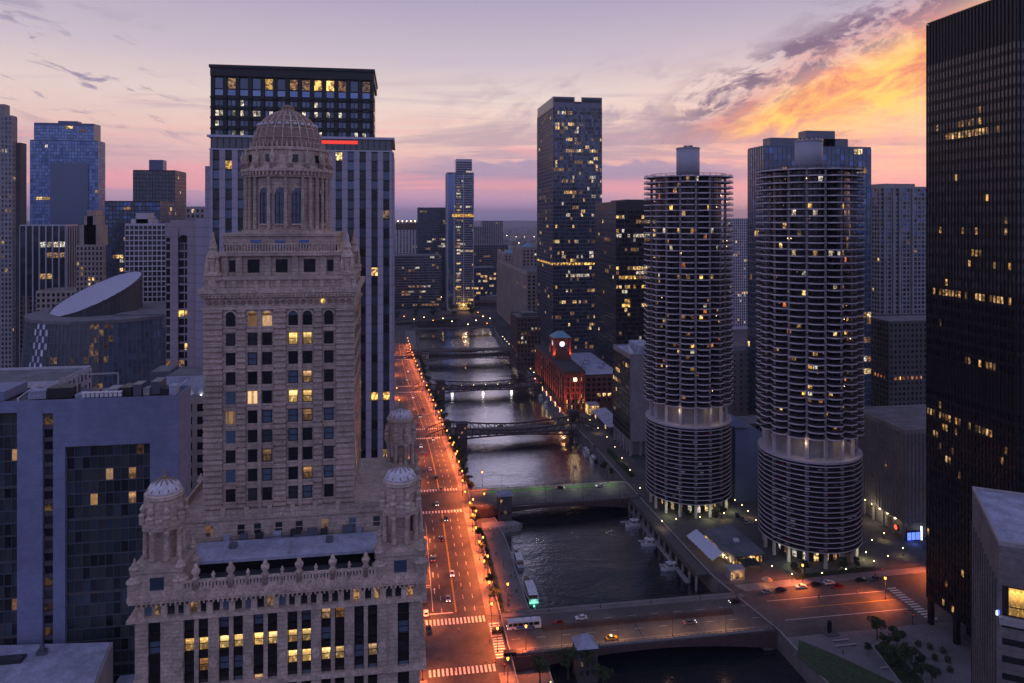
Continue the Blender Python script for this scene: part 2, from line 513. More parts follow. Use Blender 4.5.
mat('lamp_red', (1, .05, .03), emit=(1, .04, .03), estr=3)
mat('lamp_dim', (.8, .5, .3), emit=(1, .5, .2), estr=1.0)
mat('head_lamp', (1, 1, 1), emit=(1, .95, .85), estr=5)
mat('neon_red', (1, .05, .03), emit=(1, .07, .05), estr=.8)
mat('neon_blue', (.1, .2, 1), emit=(.12, .2, 1), estr=1.6)
mat('neon_white', (1, 1, 1), emit=(.75, .85, 1), estr=2)
mat('clock_face', (.8, .75, .75), emit=(1, .86, .85), estr=1.2)
mat('green_glow', (.3, 1, .5), emit=(.25, .9, .6), estr=1.2)
mat('red_wash', (.5, .1, .05), emit=(1, .10, .05), estr=1.0)
glass('glass_dark', (.016, .018, .024), .1, .22, (.06, .06, .075))
glass('glass_black', (.006, .006, .008), -.1, .12, (.022, .018, .018), rough=.18)
glass('glass_blue', (.15, .23, .40), .5, .04, (.20, .28, .42), metal=.85, rough=.10)
glass('glass_slate', (.10, .14, .21), .4, .2, (.09, .11, .15), metal=.6, rough=.12)
glass('glass_teal', (.035, .055, .075), .4, .3, (.07, .09, .12), rough=.1)
glass('glass_sash', (.020, .021, .028), .5, .40, (.13, .18, .26), rough=.1)
glass('glass_curtain', (.035, .045, .05), .2, .35, (.07, .075, .08), rough=.2)
litmat('lit_warm', (1, .55, .16), (1, .74, .36), 1.45)
litmat('lit_gold', (1, .52, .10), (1, .60, .16), 1.9, .5)
litmat('lit_dim', (1, .45, .13), (1, .6, .28), .38)
litmat('lit_white', (1, .80, .52), (.95, .9, .8), 1.0)
litmat('lit_red', (1, .22, .07), (1, .40, .15), .8)

litroom('lit_office', (1, .56, .16), (1, .66, .24), 1.7)
litroom('lit_office_dim', (1, .45, .14), (1, .62, .32), .55)

# ------------------------------------------------------------------ windows and facades
WM = {}
def win_mesh(w, h, key, frame):
    k = (round(w, 2), round(h, 2), key, frame)
    if k not in WM:
        b = MB()
        if frame:
            t = .09
            b.box(-w / 2, w / 2, -.02, .06, -h / 2, h / 2, 0)
            b.box(-w / 2, -w / 2 + t, -.10, -.02, -h / 2, h / 2, 1); b.box(w / 2 - t, w / 2, -.10, -.02, -h / 2, h / 2, 1)
            b.box(-w / 2 + t, w / 2 - t, -.10, -.02, h / 2 - t, h / 2, 1); b.box(-w / 2 + t, w / 2 - t, -.12, -.02, -h / 2, -h / 2 + t, 1)
            b.box(-w / 2 + t, w / 2 - t, -.07, -.02, -.05, .05, 1)
        else:
            b.box(-w / 2, w / 2, -.03, .03, -h / 2, h / 2, 0)
        me = bpy.data.meshes.new('window')
        me.from_pydata(b.v, [], b.f)
        me.materials.append(MATS[key]); me.materials.append(MATS[frame or 'dark_metal'])
        me.polygons.foreach_set('material_index', b.mi)
        WM[k] = me
    return WM[k]
ROT = {'E': 0.0, 'N': math.pi / 2, 'S': -math.pi / 2, 'W': math.pi}
class Building:
    def __init__(s, name, label, cat, loc, group=None, frame=None, maxwin=100):
        s.root = thing(name, label, cat, loc, group)
        s.w = MB(); s.win = []; s.frame = frame; s.maxwin = maxwin
    def pt(s, face, plane, a, d, z):
        if face == 'E': return (a, plane - d, z)
        if face == 'N': return (plane + d, a, z)
        if face == 'S': return (plane - d, a, z)
        return (a, plane + d, z)
    def fbox(s, mb, face, plane, a0, a1, d0, d1, z0, z1, m=None):
        p = s.pt(face, plane, a0, d0, z0); q = s.pt(face, plane, a1, d1, z1)
        mb.box(p[0], q[0], p[1], q[1], z0, z1, m)
    def window(s, face, plane, a, z, w, h, key, d=.04):
        s.win.append((face, plane, a, z, w, h, key, d))
    def facade(s, face, plane, a0, a1, z0, z1, fh, bw, pw, sh, pd=.3, sd=.18, lit=.08, key='glass_dark', keys=None, m=0, sm=None, ends=True, litkeys=None, run=.5, skip=None):
        nf = max(1, round((z1 - z0) / fh)); nb = max(1, round((a1 - a0) / bw))
        fh = (z1 - z0) / nf; bw = (a1 - a0) / nb
        if pw > 0:
            for i in range(nb + 1):
                c = a0 + i * bw
                l, r = c - pw / 2, c + pw / 2
                if i == 0: l = a0
                if i == nb: r = a1
                s.fbox(s.w, face, plane, l, r, -.05, pd, z0, z1, m)
        if sh > 0:
            for j in range(nf + 1):
                zz0 = z0 + j * fh - sh / 2; zz1 = zz0 + sh
                zz0 = max(zz0, z0 + .001); zz1 = min(zz1, z1 - .001)
                s.fbox(s.w, face, plane, a0 + .003, a1 - .003, -.05, sd, zz0, zz1, m if sm is None else sm)
        litkeys = litkeys or ['lit_warm', 'lit_warm', 'lit_white', 'lit_dim', 'lit_dim']
        for j in range(nf):
            pf = .55 * lit * random.choice([.1, .3, .6, 1.0, 1.6, 3.2])
            on = False; lk = random.choice(litkeys)
            for i in range(nb):
                if skip and skip(i, j, nb, nf): continue
                if on: on = random.random() < run + (1 - run) * pf
                else: on = random.random() < pf * (1 - run * .7)
                if random.random() < .35: lk = random.choice(litkeys)
                k = lk if on else (random.choice(keys) if keys else key)
                s.window(face, plane, a0 + (i + .5) * bw, z0 + (j + .5) * fh, bw - pw, fh - sh, k)
    def roof(s, x0, x1, y0, y1, z, par=1.0, key='roof_grey', wallmat='concrete', name='roof'):
        b = MB(); t = .35
        b.box(x0 + t, x1 - t, y0 + t, y1 - t, z + .004, z + .15, 0)
        if par:
            b.box(x0, x1, y0, y0 + t, z + .002, z + par, 1); b.box(x0, x1, y1 - t, y1, z + .002, z + par, 1)
            b.box(x0, x0 + t, y0 + t, y1 - t, z + .002, z + par, 1); b.box(x1 - t, x1, y0 + t, y1 - t, z + .002, z + par, 1)
        return b.build(name, [key, wallmat], s.root)
    def part(s, name, mats, fn):
        b = MB(); fn(b); return b.build(name, mats, s.root)
    def finish(s, wallmats, wname='wall'):
        if s.w.f: s.w.build(wname, wallmats, s.root)
        org = ORG[s.root.name]
        def show(w):
            p = s.pt(w[0], w[1], w[2], 0, w[3])
            d = math.hypot(p[0], p[1])
            back = {'E': 1, 'N': 1 if p[0] < 0 else .02, 'S': 1 if p[0] > 0 else .02, 'W': .01}[w[0]]
            if w[0] in 'NS': back *= min(1, abs(p[0]) / d + .05)
            D = p[0] * math.sin(TH) + p[1] * math.cos(TH)
            v = 218 + 720 * (148 - p[2]) / max(D, 1)
            u = 512 + 720 * (p[0] * math.cos(TH) - p[1] * math.sin(TH)) / max(D, 1)
            if v > 690 or u < -8 or u > 1032: back *= .01
            return w[4] * w[5] * back / d / d
        ws = sorted(s.win, key=lambda w: -show(w))
        for w in ws[:s.maxwin]:
            o = bpy.data.objects.new('window', win_mesh(w[4], w[5], w[6], s.frame))
            C.objects.link(o); o.parent = s.root
            o.location = Vector(s.pt(w[0], w[1], w[2], w[7] , w[3])) - org
            o.rotation_euler = (0, 0, ROT[w[0]])
        rest = ws[s.maxwin:]
        if rest:
            b = MB(); keys = []
            for f, pl, a, z, w, h, k, d in rest:
                if k not in keys: keys.append(k)
                pts = [s.pt(f, pl, a + sx * w / 2, d + .02, z + sz * h / 2) for sx, sz in ((-1, -1), (1, -1), (1, 1), (-1, 1))]
                if f in ('W', 'S'): pts.reverse()
                b.poly(pts, keys.index(k))
            o = b.build('window', keys, s.root)
            o['kind'] = 'stuff'
        return s.root

# ------------------------------------------------------------------ the setting: land, river, streets
WATER = -7.0
WALK = -5.4
LB = [(50, 120), (50, 352), (41, 405), (35, 468), (31, 580), (23, 689), (22, 846), (24, 1042)]     # south edge of the water
UP = [(37, 120), (37, 352), (36, 405), (33, 468), (28, 580), (20.5, 689), (18, 846), (20, 1042)]   # top of the upper wall by the drive
RB = [(134, 120), (134, 240), (127, 283), (125, 370), (124, 447), (121.5, 540), (121, 870), (127, 1042)]
SE = [(8.5, 60), (8.5, 420), (6.5, 500), (-1.5, 600), (-6, 720), (-10, 850), (-10, 1042)]          # kerbs of the drive
NE_ = [(31.5, 60), (31.5, 400), (29, 460), (20.5, 590), (11, 730), (6, 850), (6, 1042)]
def X(pl, y): return curve_lookup(pl, y)
def strip(b, pa, pb, z, ys, m=None):
    for y0, y1 in zip(ys, ys[1:]):
        b.poly([(X(pa, y0), y0, z), (X(pb, y0), y0, z), (X(pb, y1), y1, z), (X(pa, y1), y1, z)], m)
ys = list(range(120, 1042, 20)) + [1042]

b = MB()
FAR = 40000
south = [(x, y) for x, y in UP]
b.poly([(-FAR, -3000, 0), (37, -3000, 0)] + [(x, y, 0) for x, y in UP] + [(20, 1042, 0), (-FAR, 1042, 0)])
b.poly([(FAR, -3000, 0), (FAR, 1042, 0), (127, 1042, 0)] + [(x, y, 0) for x, y in RB[::-1]][1:] + [(134, -3000, 0)])
b.poly([(-FAR, 1042, 0), (20, 1042, 0), (127, 1042, 0), (FAR, 1042, 0), (FAR, FAR, 0), (-FAR, FAR, 0)])
tag(b.build('ground', 'city_ground'), kind='structure')

# water: dark body, sky reflection exaggerated by a steep facing ramp, broken by small wind ripples
m = bpy.data.materials.new('river_water'); m.use_nodes = True
m.node_tree.nodes.clear()
T = NT(m.node_tree)
tc = T.n('ShaderNodeTexCoord')
px, py, pz = T.sep(tc.outputs['Object'])
n1 = T.noise(T.xyz(T.mul(px, .45), T.mul(py, .6), 0), 1.0, 3, .6, .4)
n2 = T.noise(T.xyz(T.mul(px, .03), T.mul(py, .045), 3), 1.0, 3, .55, .3)
n3 = T.noise(T.xyz(T.mul(px, 1.3), T.mul(py, 1.7), 7), 1.0, 2, .5)
hgt = T.add(T.add(T.mul(n1, .10), T.mul(n2, .6)), T.mul(n3, .05))
bn = T.n('ShaderNodeBump'); bn.inputs['Strength'].default_value = 1.0; bn.inputs['Distance'].default_value = 1.0
T.put(bn.inputs['Height'], hgt)
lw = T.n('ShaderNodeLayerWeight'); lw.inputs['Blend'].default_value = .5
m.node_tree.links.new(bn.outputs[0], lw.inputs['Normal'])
fac = T.m('MINIMUM', T.mul(T.m('POWER', lw.outputs['Facing'], 7.0), 18.0), .95)  # steeper than Fresnel, shaped to brighten mid-river pools and keep near water dark
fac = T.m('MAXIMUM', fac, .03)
df = T.n('ShaderNodeBsdfDiffuse'); df.inputs['Color'].default_value = (.008, .013, .020, 1)
gl = T.n('ShaderNodeBsdfGlossy'); gl.inputs['Color'].default_value = (.93, .95, 1, 1); gl.inputs['Roughness'].default_value = .12
for s_ in (df, gl): m.node_tree.links.new(bn.outputs[0], s_.inputs['Normal'])
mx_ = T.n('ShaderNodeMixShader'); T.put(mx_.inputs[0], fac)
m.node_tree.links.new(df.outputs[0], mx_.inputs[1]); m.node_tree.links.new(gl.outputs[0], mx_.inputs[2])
ot = T.n('ShaderNodeOutputMaterial'); m.node_tree.links.new(mx_.outputs[0], ot.inputs['Surface'])
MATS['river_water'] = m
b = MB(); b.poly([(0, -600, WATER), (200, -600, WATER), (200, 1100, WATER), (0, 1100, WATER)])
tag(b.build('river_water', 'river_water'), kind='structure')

# river walls and the lower quay
b = MB()
for y0, y1 in zip(ys, ys[1:]):
    b.poly([(X(UP, y0), y0, 0), (X(UP, y0), y0, WALK), (X(UP, y1), y1, WALK), (X(UP, y1), y1, 0)][::-1])
    b.poly([(X(LB, y0), y0, WALK), (X(LB, y0), y0, -12), (X(LB, y1), y1, -12), (X(LB, y1), y1, WALK)][::-1])
    b.poly([(X(RB, y0), y0, 0), (X(RB, y0), y0, -12), (X(RB, y1), y1, -12), (X(RB, y1), y1, 0)])
b.poly([(20, 1042, 0), (20, 1042, -12), (127, 1042, -12), (127, 1042, 0)])
b.poly([(37, -600, 0), (37, -600, -12), (37, 120, -12), (37, 120, 0)][::-1])
b.poly([(134, -600, 0), (134, -600, -12), (134, 120, -12), (134, 120, 0)])
tag(b.build('river_wall', 'river_wall'), kind='structure')
b = MB()
strip(b, UP, LB, WALK, ys)
tag(b.build('riverwalk', 'sidewalk'), kind='structure')
b = MB()
for pl, off in ((LB, -.3), (RB, .3)):
    for y0, y1 in zip(ys, ys[1:]):
        z = WALK if pl is LB else 0
        b.bar((X(pl, y0) + off, y0, z + .12), (X(pl, y1) + off, y1, z + .12), .5, .3)
for y0, y1 in zip(ys, ys[1:]):
    b.bar((X(UP, y0) - .2, y0, .5), (X(UP, y1) - .2, y1, .5), .35, 1.0)
tag(b.build('quay_kerb', 'kerb_stone'), kind='structure')

# the drive along the south bank
b = MB(); strip(b, SE, NE_, .008, ys); tag(b.build('riverside_road', 'asphalt'), kind='structure')
CROSS = [(240.5, 267, 'State'), (366, 391, 'Dearborn'), (489, 506, 'c'), (620, 638, 'l'), (764, 784, 'w'), (955, 985, 'f')]
b = MB()
segs = [(120, 232)] + [(CROSS[i][1] - 1, CROSS[i + 1][0] + 1) for i in range(5)]
for y0, y1 in segs:
    n = max(1, int((y1 - y0) / 20)); yy = [y0 + (y1 - y0) * i / n for i in range(n + 1)]
    for p0, p1 in zip(yy, yy[1:]):
        for pa, pb, oa, ob in ((NE_, UP, 0, -.45), (SE, SE, -5.2, 0)):
            q = [(X(pa, p0) + oa, p0), (X(pb, p0) + ob, p0), (X(pb, p1) + ob, p1), (X(pa, p1) + oa, p1)]
            b.prism(q, -.2, .13)
tag(b.build('sidewalk', 'sidewalk'), kind='structure')

# cross streets through to the bridges
b = MB()
for y0, y1, _ in CROSS[:5]:
    b.poly([(-400, y0, .004), (X(UP, y0), y0, .004), (X(UP, y1), y1, .004), (-400, y1, .004)])
    xr = X(RB, y0) + .5
    b.poly([(xr, y0, .004), (520, y0, .004), (520, y1, .004), (xr, y1, .004)])
b.poly([(128, 270, .012), (330, 272, .012), (330, 236, .012), (135, 236, .012)][::-1])
tag(b.build('cross_street', 'asphalt_worn'), kind='structure')

# painted markings
b = MB()
def rect(x0, x1, y0, y1, z=.020, m=0): b.poly([(x0, y0, z), (x1, y0, z), (x1, y1, z), (x0, y1, z)], m)
def zebra_x(x0, x1, y0, y1, n):                  # bars along y, crossing runs along x
    p = (x1 - x0) / n
    for i in range(n): rect(x0 + i * p + p * .25, x0 + i * p + p * .75, y0, y1)
def zebra_y(x0, x1, y0, y1, n):
    p = (y1 - y0) / n
    for i in range(n): rect(x0, x1, y0 + i * p + p * .25, y0 + i * p + p * .75)
zebra_x(8.8, 31.2, 233.2, 237.0, 16); zebra_x(8.8, 31.2, 262.5, 266.5, 16)
zebra_y(31.9, 35.6, 239.5, 261.5, 14)
for k in range(1, 6):
    y0, y1, _ = CROSS[k]
    if k > 4: continue
    zebra_x(X(SE, y0) + .5, X(NE_, y0) - .5, y0 - 3.5, y0 - .5, 14)
    zebra_x(X(SE, y1) + .5, X(NE_, y1) - .5, y1 + .5, y1 + 3.5, 14)
for y0, y1 in segs:
    a, e = y0 + 4.5, y1 - 5
    for fr, dash in ((.30, 1), (.52, 0), (.535, 0), (.68, 1), (.84, 1)):
        y = a
        while y < e:
            y2 = min(e, y + (3.2 if dash else 9))
            xa = X(SE, y) + fr * (X(NE_, y) - X(SE, y)); xb = X(SE, y2) + fr * (X(NE_, y2) - X(SE, y2))
            w = .09
            b.poly([(xa - w, y, .020), (xa + w, y, .020), (xb + w, y2, .020), (xb - w, y2, .020)], 1 if not dash else 0)
            y += 9
    x = X(SE, y0)
    rect(x + .5, X(NE_, y0) - 12, y0 + 4.0, y0 + 4.6)
# turn bay by the tower: white outline, arrows and bars
for y in range(272, 352, 10):
    b.poly([(12.0, y, .020), (12.2, y, .020), (12.2, y + 10, .020), (12.0, y + 10, .020)], 0)
for y in (285, 298, 314, 330):
    rect(13.2, 13.5, y, y + 3.0); b.poly([(12.9, y + 3, .02), (13.8, y + 3, .02), (13.35, y + 4.4, .02)], 0)
    rect(9.6, 11.6, y + 5, y + 5.5); rect(9.6, 11.6, y + 6.4, y + 6.9)
# far crossing on the north side
zebra_y(192, 196, 238, 262, 14)
rect(150, 190, 253.2, 253.5, .020, 1)
rect(140, 190, 246.3, 246.6); rect(140, 190, 259.6, 259.9)
tag(b.build('road_markings', ['paint_white', 'paint_yellow']), kind='structure')

# north bank: pavements, plazas, lower quay road
b = MB()
b.prism([(135, 267.6), (190, 270), (300, 272), (300, 276), (190, 274.5), (133, 273)], -.2, .14)
b.prism([(134.5, 236), (188, 236), (330, 236), (330, 196), (300, 150), (134.5, 150)], -.2, .16)
tag(b.build('plaza', 'plaza_stone'), kind='structure')
b = MB()
b.prism([(126.5, 283), (125.5, 365), (215, 365), (228, 345), (232, 292), (226, 277), (130, 274)], -.2, .10)
tag(b.build('forecourt', 'concrete_dark'), kind='structure')
b = MB()
b.poly([(125.5, 392, .03), (124.6, 447, .03), (122.5, 488, .03), (141, 488, .03), (141, 392, .03)][::-1])
b.poly([(122, 507, .03), (121.6, 620, .03), (126, 620, .03), (127, 507, .03)][::-1])
tag(b.build('quay_road', 'asphalt_worn'), kind='structure')

# a far plain of low roofs beyond the river bend
b = MB()
rr = random.Random(5)
for i in range(2600):
    y = 1150 + 9000 * rr.random() ** 2.0
    x = y * rr.uniform(-.75, .95)
    w, d = rr.uniform(12, 45), rr.uniform(12, 60); h = rr.choice([6, 8, 10, 12, 14, 20, 28]) * rr.uniform(.8, 1.2)
    if y < 1500 and -60 < x < 130: continue
    b.box(x - w / 2, x + w / 2, y, y + d, 0, h, rr.randrange(3))
tag(b.build('distant_city', ['grey_stone', 'concrete_dark', 'brown_brick']), kind='stuff')
b = MB()
for i in range(420):
    y = 1150 + 4200 * rr.random() ** 1.5
    x = y * rr.uniform(-.7, .9)
    s = rr.uniform(.5, 1.1) * (y / 1800); z = rr.uniform(6, 26)
    b.box(x - s, x + s, y - 1.5, y - .5, z, z + 2 * s)
tag(b.build('distant_lights', 'lamp_warm'), kind='stuff')

# ------------------------------------------------------------------ domed terracotta tower (nearest building)
def domed_tower():
    B = Building('domed_tower', 'ornate terracotta tower crowned by a round dome, with a wide lower block and corner turrets', 'tower', (-19.8, 130, 0), frame='bronze_metal')
    rt = B.root
    F = 110.8
    x0, x1, y1 = -37.6, 2.9, 152
    # --- lower block
    w = B.w
    w.box(x0, x1, F, y1, 0, 93.0)
    nz = -31.7; pitch = 4.83
    # giant piers and slim mullion piers between the pairs
    for i in range(7):
        xc = nz + i * pitch
        w.box(xc - .72, xc + .72, F - .75, F + .05, 0, 90.0)
    for i in range(6):
        xc = nz + (i + .5) * pitch
        w.box(xc - .30, xc + .30, F - .5, F + .05, 0, 90.0)
    for xa, xb in ((x0, nz - .72), (nz + 6 * pitch + .72, x1)):
        mid = (xa + xb) / 2
        w.box(xa, mid - .85, F - .6, F + .05, 0, 90.0); w.box(mid + .85, xb, F - .6, F + .05, 0, 90.0)
    zs = [89.0 - 3.05 * k for k in range(29)]
    for k, zc in enumerate(zs):
        for i in range(6):
            for s in (-1, 1):
                xc = nz + (i + .5) * pitch + s * 1.0
                key = 'glass_sash'
                if k == 1 and i < 4: key = 'lit_office'
                elif k == 2 and i in (3, 4): key = 'lit_office'
                elif k == 0 and i == 4: key = 'lit_office_dim'
                elif random.random() < .05: key = 'lit_office_dim'
                B.window('E', F, xc, zc, 1.36, 1.95, key, .02)
        for mid in ((x0 + nz - .72) / 2, (nz + 6 * pitch + .72 + x1) / 2):
            B.window('E', F, mid, zc, 1.6, 1.9, 'glass_sash' if k else 'glass_dark', .02)
        w.box(x0 + .01, x1 - .01, F - .32, F + .05, zc - 2.0, zc - 1.05, 1)
    for k in range(24):                              # north side
        zc = 88 - 3.4 * k
        for i in range(10): B.window('N', x1, F + 4.5 + i * 3.6, zc, 1.6, 2.1, 'lit_dim' if random.random() < .06 else 'glass_sash', .02)
    # ledges, frieze windows, cornice
    def ring(b, xa, xb, ya, yb, out, z0, z1, m=0):
        b.box(xa - out, xb + out, ya - out, ya + .01, z0, z1, m); b.box(xa - out, xb + out, yb - .01, yb + out, z0, z1, m)
        b.box(xa - out, xa + .01, ya + .01, yb - .01, z0, z1, m); b.box(xb - .01, xb + out, ya + .01, yb - .01, z0, z1, m)
    c = MB()
    ring(c, x0, x1, F, y1, 1.05, 90.05, 90.5); ring(c, x0, x1, F, y1, .85, 92.6, 93.0); ring(c, x0, x1, F, y1, 1.0, 93.0, 93.7); ring(c, x0, x1, F, y1, .9, 93.7, 94.3)
    ring(c, x0, x1, F, y1, 1.0, 79.6, 80.2)
    n = 62
    for i in range(n):                               # brackets under the cornice
        xc = x0 + (i + .5) * (x1 - x0) / n
        c.box(xc - .11, xc + .11, F - .95, F - .02, 92.25, 92.6)
    for i in range(26):
        xc = x0 + .8 + i * (x1 - x0 - 1.6) / 25
        if i % 2 == 0: c.box(xc - .42, xc + .42, F - .55, F - .01, 90.5, 92.15)
    c.build('cornice', 'terracotta_trim', rt)
    for i in range(25):
        xc = x0 + .8 + (i + .5) * (x1 - x0 - 1.6) / 25
        B.window('E', F, xc, 91.35, 1.05, 1.5, random.choice(['glass_sash', 'glass_sash', 'glass_dark', 'glass_dark', 'lit_dim']), .02)
    # shields on the giant piers
    for i in range(7):
        for zc in (83.6,):
            s = MB(); xc = nz + i * pitch
            s.lathe([(.62, F - 1.0), (.55, F - .9), (.3, F - .78)], 0, 0, 10)
            s.v = [(xc + a, c_, zc + b_ * 1.4) for a, b_, c_ in s.v]
            s.build('shield', 'terracotta_trim', rt)
    # balustrade with lanterns (finials)
    bl = MB()
    bl.box(x0 + 6.0, x1 - 6.0, F - .9, F - .6, 94.3, 94.55); bl.box(x0 + 6.0, x1 - 6.0, F - .95, F - .55, 95.3, 95.6)
    for i in range(60):
        xc = x0 + 6.2 + i * (x1 - x0 - 12.4) / 59
        bl.box(xc - .15, xc + .15, F - .86, F - .64, 94.55, 95.3)
    bl.box(x0 - .9, x0 - .6, F + 7, y1 - 7, 94.3, 95.5); bl.box(x1 + .6, x1 + .9, F + 7, y1 - 7, 94.3, 95.5)
    bl.build('balustrade', 'terracotta_trim', rt)
    for i in range(13):
        xc = nz + i * pitch / 2
        f = MB(); f.smooth = True
        big = i % 2 == 1
        k = .78 if big else .36
        f.lathe([(.55 * k, 94.3), (.55 * k, 95.7), (.75 * k, 95.8), (.35 * k, 95.7 + .5 * k), (.8 * k, 95.7 + 1.3 * k), (.78 * k, 95.7 + 1.7 * k), (.35 * k, 95.7 + 2.2 * k), (.42 * k, 95.7 + 2.4 * k), (.05, 95.7 + 2.9 * k)], xc, F - .75, 10)
        f.build('finial', 'terracotta_trim', rt)
    # terrace deck and the pale penthouse roof between the turrets
    d = MB()
    d.box(x0 + .5, x1 - .5, F + .3, y1 - .5, 93.0, 93.15)
    d.build('terrace_deck', 'roof_dark', rt)
    p = MB()
    p.box(-31.9, -3.2, 117.2, 123.3, 93.16, 94.75, 1)
    p.box(-32.3, -2.8, 116.6, 123.35, 94.75, 95.2, 0)
    for i in range(9): p.box(-32.1 + i * 3.64, -31.9 + i * 3.64, 116.75, 123.2, 95.2, 95.26, 0)
    p.build('penthouse', ['roof_pale', 'black_metal'], rt)
    for i in range(9):
        xc = -29 + i * 2.7 + random.uniform(-.6, .6); s = random.uniform(.5, 1.2)
        g = MB(); g.box(xc, xc + s * 1.6, 123.5, 124.3, 95, 95.6 + s * .6); g.build('roof_unit', random.choice(['steel_grey', 'roof_pale', 'dark_metal']), rt)
    for xa in (-22, -17.5): g = MB(); g.bar((xa, 122.9, 95.6), (xa + 4, 122.9, 95.75), .18, .18); g.build('pipe', 'steel_grey', rt)
    for xa in (-27, -12): g = MB(); g.box(xa, xa + 1.1, 120.2, 121.4, 95.26, 95.9); g.build('roof_hatch', 'steel_grey', rt)
    # podium under the shaft
    pm = MB()
    P0 = 124.4
    pm.box(-36.2, .4, P0, 150, 93.16, 98.4)
    pm.box(-36.7, .9, P0 - .5, 150.4, 98.4, 98.8); 
    pm.box(-36.4, .6, P0 - .3, P0 - .05, 98.8, 99.9)
    for i in range(36): pm.box(-36.3 + i * 1.03, -35.9 + i * 1.03, P0 - .42, P0 - .301, 98.8, 99.8)
    for i in range(11): pm.box(-36.5 + i * 3.68, -35.8 + i * 3.68, P0 - .5, P0 - .02, 98.81, 100.3)
    pm.box(.1, .38, P0, 150, 98.8, 99.9); pm.box(-36.2, -35.9, P0, 150, 98.8, 99.9)
    for z in (94.4, 95.4, 96.4, 97.4): pm.box(-36.25, .45, P0 - .06, P0, z, z + .12)
    pm.build('podium', 'terracotta', rt)
    for xc, k in ((-31, 'lit_dim'), (-26, 'glass_dark'), (-23.4, 'glass_sash'), (-20, 'glass_dark'), (-16.7, 'glass_sash'), (-12.5, 'lit_dim'), (-8, 'glass_sash'), (-4, 'glass_dark')):
        B.window('E', P0, xc, 96.6, 1.1, 1.7, k, .02)
    # --- shaft
    sx0, sx1, sy0, sy1 = -32.1, -7.8, 125.5, 146.5
    cx = (sx0 + sx1) / 2
    sh = MB()
    sh.box(sx0, sx1, sy0, sy1, 98.8, 134.7)
    cols = [-7.95, -4.45, -2.1, 2.1, 4.45, 7.95]
    # corner and centre piers, banded like stacked blocks
    def banded(xa, xb, step=.93, d=.60):
        z = 98.9
        while z < 132.6:
            sh.box(xa, xb, sy0 - d, sy0 + .02, z, z + step * .60); sh.box(xa + .18, xb - .18, sy0 - d + .38, sy0 + .02, z + step * .60, z + step)
            z += step
    banded(sx0 - .05, cx - 9.15); banded(cx + 9.15, sx1 + .05)
    banded(cx - 6.9, cx - 5.5); banded(cx - 1.0, cx + 1.0); banded(cx + 5.5, cx + 6.9)
    for xc in (cx - 3.27, cx + 3.27): sh.box(xc - .28, xc + .28, sy0 - .55, sy0 + .02, 98.9, 132.6)
    for k in range(10):
        zb = 130.0 - 3.24 * k
        for xa, xb in ((cx - 9.15, cx - 6.9), (cx - 5.5, cx - 1.0), (cx + 1.0, cx + 5.5), (cx + 6.9, cx + 9.15)):
            sh.box(xa + .05, xb - .05, sy0 - .22, sy0 + .02, zb - 1.08, zb - .06)
            sh.box(xa + .05, xb - .05, sy0 - .34, sy0 + .02, zb - .30, zb - .10)
        for c_ in cols:
            key = 'glass_sash'
            if k == 1 and c_ in (2.1, 4.45): key = 'lit_office'
            elif k == 0 and c_ in (-4.45, -2.1): key = 'lit_office_dim'
            elif k == 4 and c_ in (2.1, 4.45): key = 'lit_office'
            elif k == 4 and c_ == -4.45: key = 'lit_office_dim'
            elif k == 3 and c_ in (4.45,): key = 'lit_office_dim'
            elif k == 5 and c_ == -7.95: key = 'lit_office_dim'
            elif k == 5 and c_ == 4.45: key = 'lit_office_dim'
            elif k == 7 and c_ == -2.1: key = 'lit_office_dim'
            elif k == 8 and c_ == 4.45: key = 'lit_office_dim'
            elif random.random() < .3: key = 'glass_dark'
            B.window('E', sy0, cx + c_, zb + (1.0 if k else .82), 1.5, 2.06 if k else 1.7, key, .02)
            if k == 0:                                # round heads
                a = MB(); pts = [(cx + c_ + .75 * math.cos(R(t)), zb + 1.68 + .75 * math.sin(R(t))) for t in range(0, 181, 20)]
                a.mesh([(x, sy0 - .05, z) for x, z in pts] + [(x, sy0 - .02, z) for x, z in pts], [tuple(range(len(pts)))[::-1]])
                a.build('window_head', key, rt)
                h = [(1.05, .75)]
                for t0 in range(0, 180, 20):
                    q = [(cx + c_ + r * math.cos(R(t)), zb + 1.68 + r * math.sin(R(t))) for r, t in ((.76, t0), (1.05, t0), (1.05, t0 + 20), (.76, t0 + 20))]
                    sh.mesh([(x, sy0 - .35, z) for x, z in q] + [(x, sy0, z) for x, z in q], [(0, 1, 2, 3), (1, 5, 6, 2), (0, 3, 7, 4)])
    # frieze with roundels
    sh.box(sx0 - .3, sx1 + .3, sy0 - .5, sy1 + .3, 132.75, 133.1)
    sh.build('shaft', 'terracotta', rt)
    for i in range(22):
        s = MB(); xc = sx0 + .8 + i * (sx1 - sx0 - 1.6) / 21
        s.lathe([(.38, sy0 - .16), (.30, sy0 - .28), (.12, sy0 - .20)], 0, 0, 10)
        s.v = [(xc + a, c_, 133.95 + b_) for a, b_, c_ in s.v]
        s.build('roundel', 'lit_gold' if i == 17 else 'dome_stone', rt)
    for k in range(10):
        for i in range(6): B.window('N', sx1, sy0 + 2.8 + i * 3.5, 131 - 3.24 * k, 1.5, 2.06, 'lit_dim' if random.random() < .1 else 'glass_sash', .02)
    c = MB()
    ring(c, sx0, sx1, sy0, sy1, .4, 134.7, 135.1); ring(c, sx0, sx1, sy0, sy1, .62, 135.1, 135.5); ring(c, sx0, sx1, sy0, sy1, .85, 135.5, 136.3)
    for i in range(44):
        xc = sx0 - .3 + i * (sx1 - sx0 + .6) / 43
        c.box(xc - .14, xc + .14, sy0 - .58, sy0 - .41, 134.75, 135.1)
    c.build('cornice', 'terracotta_trim', rt)
    t = MB()
